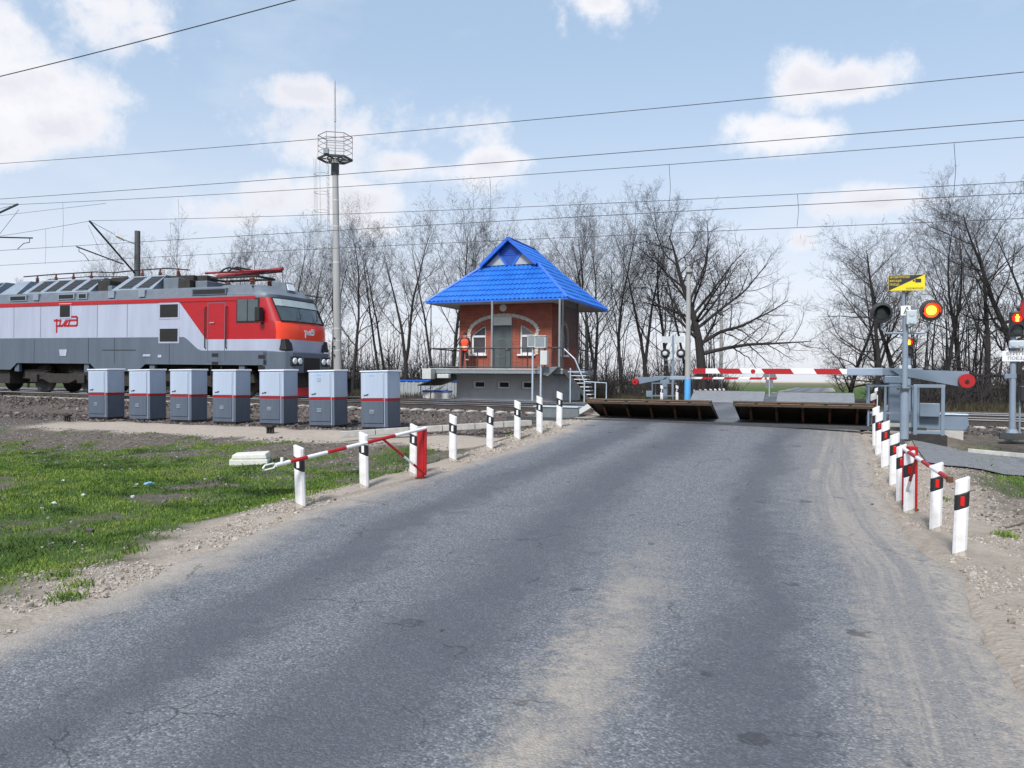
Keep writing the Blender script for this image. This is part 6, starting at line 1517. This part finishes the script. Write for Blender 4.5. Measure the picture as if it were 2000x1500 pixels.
# ================================================================== STONES AND GRASS
def scatter_stones(name, XY, size, colmat, label, seed=1, flat=.65, sink=.25):
    r = np.random.default_rng(seed); n = len(XY)
    base = np.array([(-1, -1, -1), (1, -1, -1), (1, 1, -1), (-1, 1, -1), (-1, -1, 1), (1, -1, 1), (1, 1, 1), (-1, 1, 1)], float) * .5
    F = np.array([(3, 2, 1), (3, 1, 0), (4, 5, 6), (4, 6, 7), (0, 1, 5), (0, 5, 4), (1, 2, 6), (1, 6, 5), (2, 3, 7), (2, 7, 6), (3, 0, 4), (3, 4, 7)])
    V = base[None] * r.uniform(.55, 1.2, (n, 8, 3)); sz = r.uniform(size[0], size[1], n) * r.uniform(.6, 1.0, n) * np.where(r.random(n) < .05, 2.1, 1.0); V = V * sz[:, None, None]; V[:, :, 2] *= flat
    a = r.uniform(0, 6.28, n); c, s_ = np.cos(a), np.sin(a); b_ = r.uniform(-.5, .5, n); x = V[:, :, 0] * c[:, None] - V[:, :, 1] * s_[:, None]; y = V[:, :, 0] * s_[:, None] + V[:, :, 1] * c[:, None]
    z = V[:, :, 2] + x * np.sin(b_)[:, None] * .5
    gz = ground_z(XY[:, 0], XY[:, 1], False)
    W = np.stack([x + XY[:, 0:1], y + XY[:, 1:2], z + gz[:, None] + (sz * flat * (.5 - sink))[:, None]], 2).reshape(-1, 3)
    FF = (F[None] + np.arange(n)[:, None, None] * 8).reshape(-1, 3)
    tag(link(name, np_mesh(name, W, FF, colmat, np.repeat(r.uniform(0, 1, n), 8))), label, kind='stuff')
M_BALL = mat_rnd('ballast_stone', [(.050, .040, .037), (.095, .078, .070), (.13, .112, .102), (.17, .15, .14), (.30, .27, .25)])
M_PEB = mat_rnd('limestone_pebble', [(.20, .165, .135), (.32, .28, .235), (.42, .37, .32), (.52, .48, .43), (.26, .22, .19)])
M_DPEB = mat_rnd('dark_pebble', [(.07, .063, .058), (.13, .12, .11), (.20, .185, .17), (.36, .34, .32)])
rg = np.random.default_rng(4)
def rand_st(n, s0, s1, t0, t1): s_ = rg.uniform(s0, s1, n); t_ = rg.uniform(t0, t1, n); return T0[None] + s_[:, None] * TU[None] + t_[:, None] * TN[None]
P = np.concatenate([rand_st(15000, -34, -2.9, -5.9, -1.0), rand_st(3500, -34, -3, -1.0, 3.5), rand_st(3800, 5.2, 15, -4.0, 3.0)])
off = np.maximum(XL(P[:, 1]) - P[:, 0], P[:, 0] - XR(P[:, 1])); s_, t_ = to_st(P[:, 0], P[:, 1])
keep = (off > .5) & ~((t_ > -.75) & (t_ < 2.25) & (np.abs(((s_ + 36.0 + .2725) % .545) - .2725) < .17)); P = P[keep]
scatter_stones('track_ballast', P, (.035, .085), M_BALL, 'loose brown grey ballast stones along the tracks', 2)
# pale limestone chips along both verges
n = 30000; Y = rg.uniform(3.5, 21, n); side = rg.random(n) < .55; d = np.abs(rg.normal(.0, .75, n)) + .05
X = np.where(side, XL(Y) - d, XR(Y) + d * 1.3); P = np.stack([X, Y], 1); s_, t_ = to_st(X, Y); P = P[(t_ < -6) & (fnoise(X, Y, .8, 21) > .42)]
scatter_stones('verge_chippings', P, (.008, .028), M_PEB, 'pale limestone chips strewn along the sandy verges', 3)
P = np.concatenate([rand_st(8500, -27, -5, -13.0, -8.0), rand_st(1500, -29, -20, -9, -5.5), rand_st(1600, -20, -3, -19, -13)]); P = P[(XL(P[:, 1]) - P[:, 0]) > 1.2]
X = rg.uniform(6, 12, 2600); Y = rg.uniform(8, 15, 2600); P2 = np.stack([X, Y], 1); P2 = P2[(X - XR(Y)) > 1.2]
scatter_stones('rubble', np.concatenate([P, P2]), (.012, .042), M_DPEB, 'grey rubble and clods between the sand strip and the grass', 5)
# small clods on the asphalt
n = 420; Y = rg.uniform(2.3, 14, n); u = np.clip(np.where(rg.random(n) < .5, rg.normal(.6, .06, n), rg.uniform(.02, .98, n)), .01, .99); X = XL(Y) + u * (XR(Y) - XL(Y))
P = np.stack([X, Y], 1)
scatter_stones('road_grit', P, (.008, .022), M_DPEB, 'scattered grit lying on the asphalt', 6, .6, -.6)

def grass():
    n0 = 520000; r = np.random.default_rng(9)
    X = np.concatenate([r.uniform(-17, 1.5, n0), r.uniform(5.5, 13, n0 // 6)]); Y = np.concatenate([r.uniform(5.2, 23, n0), r.uniform(6, 17, n0 // 6)])
    sand, gravel, g, back, field = masks(X, Y); p = g * (1 - sand) ; p = p * (.35 + .65 * sm(.35, .6, fnoise(X, Y, .45, 31)))
    keep = (r.random(len(X)) < p) & (np.abs(X) < Y * .72 + 1); X, Y = X[keep], Y[keep]; n = len(X)
    # stray tufts on the verge
    tx = np.array([-3.98, -4.05, -3.6, -4.3, -3.75, 5.9, 6.3, -2.9, -1.9, -4.5, -4.35]); ty = np.array([8.2, 7.1, 6.4, 6.3, 6.8, 9.4, 11.5, 10.9, 13.0, 6.9, 7.6])
    k = r.integers(0, len(tx), 1800); X = np.concatenate([X, tx[k] + r.normal(0, .08, 1800)]); Y = np.concatenate([Y, ty[k] + r.normal(0, .08, 1800)]); n = len(X)
    Z = ground_z(X, Y, False); cl = fnoise(X, Y, .6, 33)
    h = r.uniform(.014, .045, n) * (.5 + 1.3 * cl) * np.where(r.random(n) < .03, 1.9, 1); w = r.uniform(.003, .0065, n) * np.where(Y > 11, 1.5, 1.0); a = r.uniform(0, 6.28, n); la = r.uniform(0, 6.28, n); ll = r.uniform(.2, .9, n) * h
    dx, dy = np.cos(a) * w, np.sin(a) * w; lx, ly = np.cos(la) * ll, np.sin(la) * ll
    V = np.stack([np.stack([X - dx, Y - dy, Z - .01], 1), np.stack([X + dx, Y + dy, Z - .01], 1), np.stack([X + lx * .35 + dx * .7, Y + ly * .35 + dy * .7, Z + h * .6], 1), np.stack([X + lx, Y + ly, Z + h], 1)], 1)
    # two triangles per blade
    F = np.array([(0, 1, 2), (0, 2, 3)])[None] + np.arange(n)[:, None, None] * 4
    rv = np.clip(.5 + 1.5 * (fnoise(X, Y, 1.2, 35) - .5) + .3 * (r.random(n) - .5) + .9 * (fnoise(X, Y, .3, 36) - .5), 0, 1)
    m = mat_rnd('grass_blade', [(.026, .050, .012), (.060, .108, .020), (.110, .185, .030), (.165, .245, .040), (.22, .24, .075)], .7)
    b = m.node_tree.nodes['Principled BSDF']; b.inputs['Transmission Weight'].default_value = 0
    tag(link('grass', np_mesh('grass', V.reshape(-1, 3), F.reshape(-1, 3), m, np.repeat(rv, 4))), 'short patchy spring grass in the ditch and on the verges', kind='stuff')
grass()

# ================================================================== BARE TREES
M_BARK = mat('bark', (.024, .021, .020), rough=.95, var=.35, scale=9, bump=.5, bscale=25)
M_TWIG = mat('twig', (.036, .031, .031), rough=.95, var=.25, scale=5)
class TreeGen:
    def __init__(s, seed): s.r = np.random.default_rng(seed); s.V = {0: [], 1: []}; s.F = {0: [], 1: []}; s.n = {0: 0, 1: 0}; s.tw = []
    def tube(s, pts, rad, ns, part):
        pts = np.asarray(pts); k = len(pts); d = np.gradient(pts, axis=0); d /= np.linalg.norm(d, axis=1)[:, None] + 1e-9
        ref = np.array([.31, .87, .12]); u = np.cross(d, ref); u /= np.linalg.norm(u, axis=1)[:, None] + 1e-9; w = np.cross(d, u); a = np.arange(ns) * 2 * math.pi / ns
        ring = pts[:, None] + (u[:, None] * np.cos(a)[None, :, None] + w[:, None] * np.sin(a)[None, :, None]) * np.asarray(rad)[:, None, None]
        i0 = s.n[part]; s.V[part].append(ring.reshape(-1, 3)); s.n[part] += k * ns
        j = np.arange(k - 1)[:, None] * ns; q = np.arange(ns)[None]; q2 = (q + 1) % ns
        Q = np.stack([j + q, j + q2, j + ns + q2, j + ns + q], 2).reshape(-1, 4) + i0; s.F[part].append(np.concatenate([Q[:, [0, 1, 2]], Q[:, [0, 2, 3]]]))
    def path(s, p, d, L, n, wob, up):
        d = np.array(d, float); d /= np.linalg.norm(d); P = [np.array(p, float)]; st_ = L / n
        for i in range(n):
            d = d + s.r.normal(0, wob, 3) + np.array([0, 0, up]); d /= np.linalg.norm(d); P.append(P[-1] + d * st_)
        return np.array(P)
    def grow(s, p, d, L, r, lv, cfg):
        n, ns, wob, up = cfg['seg'][lv]; P = s.path(p, d, L, n, wob, up); tip = r * cfg['tip'][lv]; R_ = np.linspace(r, tip, n + 1)
        s.tube(P, R_, ns, 0 if lv <= cfg.get('trunk_lv', 0) else 1)
        if lv >= cfg['max']: return P
        nc = cfg['kids'][lv]; nc = max(1, int(nc * (.7 + .6 * s.r.random()))); a0 = s.r.uniform(0, 6.28)
        lo = cfg['lo'][lv]
        if lv + 1 == cfg['max']:
            u = lo + (1 - lo) * ((np.arange(nc) + s.r.uniform(.1, .9, nc)) / nc); f = u * n; k = np.minimum(f.astype(int), n - 1); dd = P[k + 1] - P[k]; q = P[k] + dd * (f - k)[:, None]; dd /= np.linalg.norm(dd, axis=1)[:, None]
            sd = s.r.normal(0, 1, (nc, 3)); sd -= dd * (sd * dd).sum(1)[:, None]; sd /= np.linalg.norm(sd, axis=1)[:, None]; an = np.radians(cfg['ang'][lv] + s.r.normal(0, 9, nc))[:, None]
            s.twigs(q, dd * np.cos(an) + sd * np.sin(an) + np.array([0, 0, .12]), L * cfg['len'][lv] * (1.05 - .62 * u * cfg['taper'][lv]) * s.r.uniform(.7, 1.2, nc), np.maximum(.004, R_[k] * cfg['rad'][lv] * .85)); return P
        for i in range(nc):
            u = lo + (1 - lo) * ((i + s.r.uniform(.1, .9)) / nc); f = u * n; k = min(int(f), n - 1); q = P[k] + (P[k + 1] - P[k]) * (f - k); dd = P[min(k + 1, n)] - P[k]; dd /= np.linalg.norm(dd)
            a0 += 2.399 + s.r.normal(0, .4); ref = np.cross(dd, [.3, .2, .93] if abs(dd[2]) < .9 else [1, 0, 0]); ref /= np.linalg.norm(ref); w = np.cross(dd, ref)
            side = ref * math.cos(a0) + w * math.sin(a0); ang = R(cfg['ang'][lv] + s.r.normal(0, 9)); nd = dd * math.cos(ang) + side * math.sin(ang)
            LL = L * cfg['len'][lv] * (1.05 - .62 * u * cfg['taper'][lv]) * s.r.uniform(.7, 1.2); rr = min(R_[k] * .75, max(.0045, R_[k] * cfg['rad'][lv] * s.r.uniform(.75, 1.15)))
            s.grow(q, nd, LL, rr, lv + 1, cfg)
        return P
    def twigs(s, q, d, L, r): s.tw.append((q, d / np.linalg.norm(d, axis=1)[:, None], np.asarray(L), np.asarray(r)))
    def flush(s):
        if not s.tw: return
        q, d, L, r = (np.concatenate([t[i] for t in s.tw]) for i in range(4)); s.tw = []; n = len(q)
        u = np.cross(d, [.31, .87, .12]); u /= np.linalg.norm(u, axis=1)[:, None] + 1e-9; w = np.cross(d, u)
        mid = q + d * (L * .55)[:, None] + s.r.normal(0, .05, (n, 3)) * L[:, None]; tip = q + d * L[:, None] + s.r.normal(0, .12, (n, 3)) * L[:, None] + np.array([0, 0, .08]) * L[:, None]; V = []
        for c, k in ((q, 1.0), (mid, .75)):
            for a in (0, 2.094, 4.189): V.append(c + (u * math.cos(a) + w * math.sin(a)) * (r * k)[:, None])
        V.append(tip); V = np.stack(V, 1).reshape(-1, 3)
        F = np.array([(0, 1, 4), (0, 4, 3), (1, 2, 5), (1, 5, 4), (2, 0, 3), (2, 3, 5), (3, 4, 6), (4, 5, 6), (5, 3, 6)])[None] + np.arange(n)[:, None, None] * 7
        s.V[1].append(V); s.F[1].append(F.reshape(-1, 3) + s.n[1]); s.n[1] += len(V)
    def meshes(s, name):
        s.flush()
        return [np_mesh(name + ('_trunk', '_crown')[k], np.concatenate(s.V[k]), np.concatenate(s.F[k]), (M_BARK, M_TWIG)[k], smooth=True) for k in (0, 1)]
CFG_UP = dict(seg=[(16, 9, .045, .012), (9, 6, .085, .055), (6, 4, .12, .05), (4, 3, .17, .05), (2, 3, .2, .03)], tip=[.10, .18, .25, .35, .6], kids=[15, 10, 8, 6], lo=[.26, .14, .10, .10], ang=[37, 40, 42, 44], len=[.50, .46, .46, .50], taper=[.75, .6, .5, .4], rad=[.42, .48, .5, .55], max=4, trunk_lv=0)
CFG_WIDE = dict(CFG_UP, seg=[(14, 9, .05, .01), (10, 6, .11, .035), (7, 4, .14, .035), (4, 3, .17, .04), (2, 3, .2, .02)], kids=[16, 11, 8, 6], lo=[.18, .15, .1, .1], ang=[52, 46, 45, 42], len=[.50, .48, .48, .52], rad=[.46, .5, .5, .55])
CFG_SLIM = dict(CFG_UP, kids=[13, 10, 8, 6], lo=[.42, .2, .15, .12], ang=[33, 36, 40, 42], len=[.44, .48, .48, .5])
CFG_LOW = dict(CFG_WIDE, kids=[18, 11, 8, 6], lo=[.06, .12, .1, .1], ang=[58, 46, 44, 42], len=[.46, .48, .48, .5])
def tree_variant(seed, cfg, H, r, fork=0, lean=(0, 0)):
    g = TreeGen(seed)
    if fork == 0: g.grow((0, 0, -.3), (lean[0], lean[1], 1), H, r, 0, cfg)
    else:
        P = g.path((0, 0, -.3), (lean[0], lean[1], 1), H * .22, 5, .03, .02); g.tube(P, np.linspace(r, r * .85, 6), 9, 0)
        for q in range(fork):
            a = q * 6.28 / fork + seed; d = np.array([math.cos(a) * .22, math.sin(a) * .22, 1]); g.grow(P[-1], d, H * .78 * (1 - .08 * q), r * .68, 0, dict(cfg, lo=[max(.12, cfg['lo'][0] - .2)] + cfg['lo'][1:], kids=[max(7, cfg['kids'][0] - 7)] + cfg['kids'][1:]))
    return g.meshes('tree%d' % seed)
def oak():
    g = TreeGen(77); H = 10.6; c = dict(CFG_WIDE, kids=[17, 11, 8, 7], lo=[.30, .15, .1, .1], ang=[46, 44, 44, 42], len=[.52, .46, .46, .5])
    TP = g.grow((0, 0, -.3), (.035, 0, 1), H, .34, 0, c)
    # the long low limbs that reach right over the road
    for z, dx, L_, r_, up in ((2.7, (1, -.15, .30), 6.6, .17, .012), (3.3, (1, .2, .50), 6.4, .16, .02), (4.2, (1, -.1, .75), 6.0, .14, .02), (3.9, (-.9, .1, .8), 4.0, .12, .04), (5.0, (.85, .3, .9), 5.6, .12, .03), (5.6, (-.8, -.2, 1.0), 4.2, .11, .04), (4.6, (.2, -.9, .8), 4.6, .12, .03), (5.8, (.6, -.1, 1.0), 5.0, .11, .03)):
        cc = dict(c, seg=[c['seg'][0], (12, 7, .07, up)] + c['seg'][2:], kids=[0, 16, 9, 8], lo=[.3, .22, .1, .1], rad=[.4, .42, .5, .55], len=[.4, .42, .46, .5])
        g.grow([float(np.interp(z, TP[:, 2], TP[:, q])) for q in (0, 1)] + [z], dx, L_, r_ * .78, 1, cc)
    return g.meshes('tree_oak')
VAR = [tree_variant(1, CFG_UP, 12, .17), tree_variant(2, CFG_SLIM, 12, .14), tree_variant(3, CFG_UP, 12, .19, 2), tree_variant(4, CFG_SLIM, 11.5, .15, 2), tree_variant(5, CFG_WIDE, 10, .19), tree_variant(6, CFG_LOW, 9.5, .20), tree_variant(7, CFG_UP, 11.5, .15, 0, (.08, .05))]
OAK = oak()
def put_tree(me, X, Y, sc, rz, label, grp, z=.6, sz=1.0):
    e = empty('bare_tree', (X, Y, z), rz, label, 'tree', grp); e.scale = (sc, sc, sc * sz)
    link('trunk', me[0], e); link('crown', me[1], e); return e
TREES = [
#  X, Y, variant, scale, height factor, rotation, label, group
 (-24.0, 60.5, 2, 1.02, 1.0, .4, 'bare bushy tree rising above the middle of the locomotive roof', 'trees behind the locomotive'),
 (-33.5, 67.0, 0, .92, 1.0, 1.9, 'bare tree behind the upper left catenary mast', 'trees behind the locomotive'),
 (-40.5, 66.0, 3, .82, 1.0, 3.0, 'leftmost bare tree seen above the locomotive rear', 'trees behind the locomotive'),
 (-37.0, 69.0, 1, .86, 1.0, 5.0, 'bare tree above the louvred roof hood of the locomotive', 'trees behind the locomotive'),
 (-29.5, 65.5, 6, .97, 1.0, .9, 'bare tree just right of the dark catenary mast', 'trees behind the locomotive'),
 (-21.0, 61.5, 1, .92, 1.0, 2.2, 'bare slim tree above the folded pantograph', 'trees behind the locomotive'),
 (-18.2, 59.5, 0, .88, 1.0, 4.1, 'bare tree above the driving cab', 'trees behind the locomotive'),
 (-15.6, 57.0, 6, 1.0, 1.0, 3.7, 'bare tree left of the concrete radio mast', 'trees behind the locomotive'),
 (-12.9, 56.5, 3, .98, 1.0, .7, 'bare tree partly hidden behind the radio mast', 'trees left of the house'),
 (-10.9, 53.8, 0, .98, 1.0, 5.1, 'bare straight tree right beside the radio mast', 'trees left of the house'),
 (-9.2, 55.0, 1, .93, 1.0, 1.3, 'slender bare tree between radio mast and twin-stemmed tree', 'trees left of the house'),
 (-7.1, 52.6, 2, 1.03, 1.0, 2.8, 'tall twin-stemmed bare tree left of the guard house', 'trees left of the house'),
 (-5.3, 53.5, 1, .95, 1.0, .2, 'slender bare tree right of the twin-stemmed tree', 'trees left of the house'),
 (-3.9, 51.5, 0, 1.0, 1.0, 3.3, 'thick bare tree seen behind the veranda end', 'trees left of the house'),
 (-2.4, 52.5, 6, .95, 1.0, 4.6, 'bare tree showing just left of the blue roof', 'trees left of the house'),
 (.3, 53.0, 2, .98, 1.0, 1.0, 'bare tree whose crown tops the roof ridge', 'trees behind the house'),
 (2.3, 50.5, 3, .98, 1.0, 2.0, 'bare tree behind the right roof slope', 'trees behind the house'),
 (4.6, 49.0, 0, .95, 1.0, 5.6, 'bare straight tree by the right eave of the house', 'trees right of the house'),
 (5.6, 52.0, 1, .98, 1.0, .4, 'slim bare tree a little behind the right eave', 'trees right of the house'),
 (6.7, 47.6, 6, .98, 1.0, 2.4, 'curved bare tree between the house and the far signal', 'trees right of the house'),
 (8.3, 48.0, 2, .94, 1.0, 4.2, 'forked bare tree just left of the far signal', 'trees right of the house'),
 (9.7, 48.6, 0, .93, 1.0, .9, 'bare tree behind the far signal and pole', 'trees right of the house'),
 (16.6, 35.8, 4, .80, 1.0, .3, 'bare spreading tree behind the yellow sign, left end of the right clump', 'trees at the right'),
 (18.2, 37.0, 5, .84, 1.0, 2.0, 'bare many-branched tree right behind the road signal', 'trees at the right'),
 (20.0, 36.5, 0, .74, 1.0, 3.6, 'bare tree above the counterweight of the near boom', 'trees at the right'),
 (21.2, 35.0, 4, .90, 1.0, 5.0, 'bare tree left of the pedestrian signal', 'trees at the right'),
 (22.6, 34.6, 5, 1.08, 1.0, 1.2, 'tallest bare tree at the right picture edge', 'trees at the right'),
 (24.4, 36.0, 2, .88, 1.0, 2.7, 'bare tree half cut by the right picture edge', 'trees at the right'),
 (17.5, 41.0, 5, .72, 1.0, 4.4, 'lower bare tree at the left foot of the right clump', 'trees at the right'),
 (19.4, 42.0, 3, .80, 1.0, 1.4, 'bare twin tree deeper in the right clump', 'trees at the right'),
 (24.0, 42.0, 0, .88, 1.0, .6, 'bare tree deep behind the pedestrian signal', 'trees at the right'),
]
for X, Y, v, sc, sz, rz, lb, gp in TREES: put_tree(VAR[v], X, Y, sc * .92, rz, lb, gp, .6, sz)
# back row: the same kind of tree, seen only between the front ones
rb = random.Random(17)
for i in range(8):
    X_, Y_ = st(-50 + i * 6.2 + rb.uniform(-1.5, 1.5), rb.uniform(27.5, 33)); put_tree(VAR[rb.choice((0, 1, 2, 3, 6))], float(X_), float(Y_), rb.uniform(.86, 1.0), rb.uniform(0, 6), 'bare tree of the back row, seen between the front trees along the tracks', 'back row of trees along the tracks', .5)
put_tree(OAK, 11.15, 46.3, 1.0, 0, 'big bare oak with thick trunk and long low limbs over the road', 'trees right of the house')

# brushwood at the foot of the trees and the thin stems deeper in the wood
def brush():
    g = TreeGen(31); r = g.r
    def clump(X, Y, h, n):
        for q in range(n):
            a = r.uniform(0, 6.28); d = np.array([math.cos(a) * r.uniform(.1, .6), math.sin(a) * r.uniform(.1, .6), 1]); L_ = h * r.uniform(.5, 1.1); P = g.path((X + r.normal(0, .3), Y + r.normal(0, .3), .55), d, L_, 3, .14, .02); g.tube(P, np.linspace(.020, .009, 4), 3, 1); k = r.integers(1, 4, 6); dd = r.normal(0, .55, (6, 3)) + d; dd[:, 2] = np.abs(dd[:, 2]) * .6 + .2; g.twigs(P[k], dd, L_ * r.uniform(.25, .5, 6), np.full(6, .010))
    for i in range(560):                                  # left belt
        s_ = r.uniform(-48, -3.4); t_ = r.uniform(19.5, 31); p = st(s_, t_); clump(p[0], p[1], r.uniform(1.0, 2.8), 8)
    for i in range(90):                                   # verge bushes running out to the field
        s_ = r.uniform(-8, -3.6); t_ = r.uniform(15.5, 40); p = st(s_, t_); clump(p[0], p[1], r.uniform(.7, 1.5), 7)
    for i in range(290):
        s_ = r.uniform(5.6, 18); t_ = r.uniform(10.5, 24); p = st(s_, t_); clump(p[0], p[1], r.uniform(.8, 2.2), 7)
    for i in range(210):                                  # thin poles deeper in the wood
        if r.random() < .7: p = st(r.uniform(-52, -4), r.uniform(24, 40))
        else: p = st(r.uniform(7, 22), r.uniform(16, 30))
        h = r.uniform(3.5, 7); P = g.path((p[0], p[1], .4), (r.normal(0, .05), r.normal(0, .05), 1), h, 7, .04, .01); g.tube(P, np.linspace(r.uniform(.035, .075), .01, 8), 4, 1)
        for w in range(9):
            k = r.integers(1, 7); a = r.uniform(0, 6.28); Q = g.path(P[k], (math.cos(a), math.sin(a), .9), r.uniform(.8, 2.2), 3, .14, .04); g.tube(Q, np.linspace(.016, .006, 4), 3, 1); g.twigs(Q[[1, 1, 2, 2, 3]], r.normal(0, .7, (5, 3)) + np.array([math.cos(a) * .5, math.sin(a) * .5, .7]), r.uniform(.3, .8, 5), np.full(5, .006))
    g.flush()
    tag(link('brushwood', np_mesh('brushwood', np.concatenate(g.V[1]), np.concatenate(g.F[1]), M_TWIG)), 'tangled leafless brush and saplings at the foot of the trees', kind='stuff')
brush()
def dry_grass():
    r = np.random.default_rng(12); n = 60000
    s_ = np.where(r.random(n) < .72, r.uniform(-30, -3.6, n), r.uniform(5.4, 17, n)); t_ = r.uniform(9, 24, n); X = T0[0] + s_ * TU[0] + t_ * TN[0]; Y = T0[1] + s_ * TU[1] + t_ * TN[1]
    ok = ~((s_ > -14.9) & (s_ < -6.0) & (t_ < 15.5)); X, Y = X[ok], Y[ok]; n = len(X); Z = ground_z(X, Y)
    h = r.uniform(.12, .42, n); w = .012; a = r.uniform(0, 6.28, n); lx, ly = r.normal(0, .12, n), r.normal(0, .12, n); dx, dy = np.cos(a) * w, np.sin(a) * w
    V = np.stack([np.stack([X - dx, Y - dy, Z - .02], 1), np.stack([X + dx, Y + dy, Z - .02], 1), np.stack([X + lx, Y + ly, Z + h], 1)], 1).reshape(-1, 3)
    m = mat_rnd('dry_grass_blade', [(.030, .025, .017), (.055, .045, .030), (.085, .070, .046), (.050, .058, .024), (.115, .098, .068)])
    tag(link('dry_grass', np_mesh('dry_grass', V, np.arange(n * 3).reshape(-1, 3), m, np.repeat(r.random(n), 3))), 'dry brown grass on the bank beyond the tracks', kind='stuff')
dry_grass()
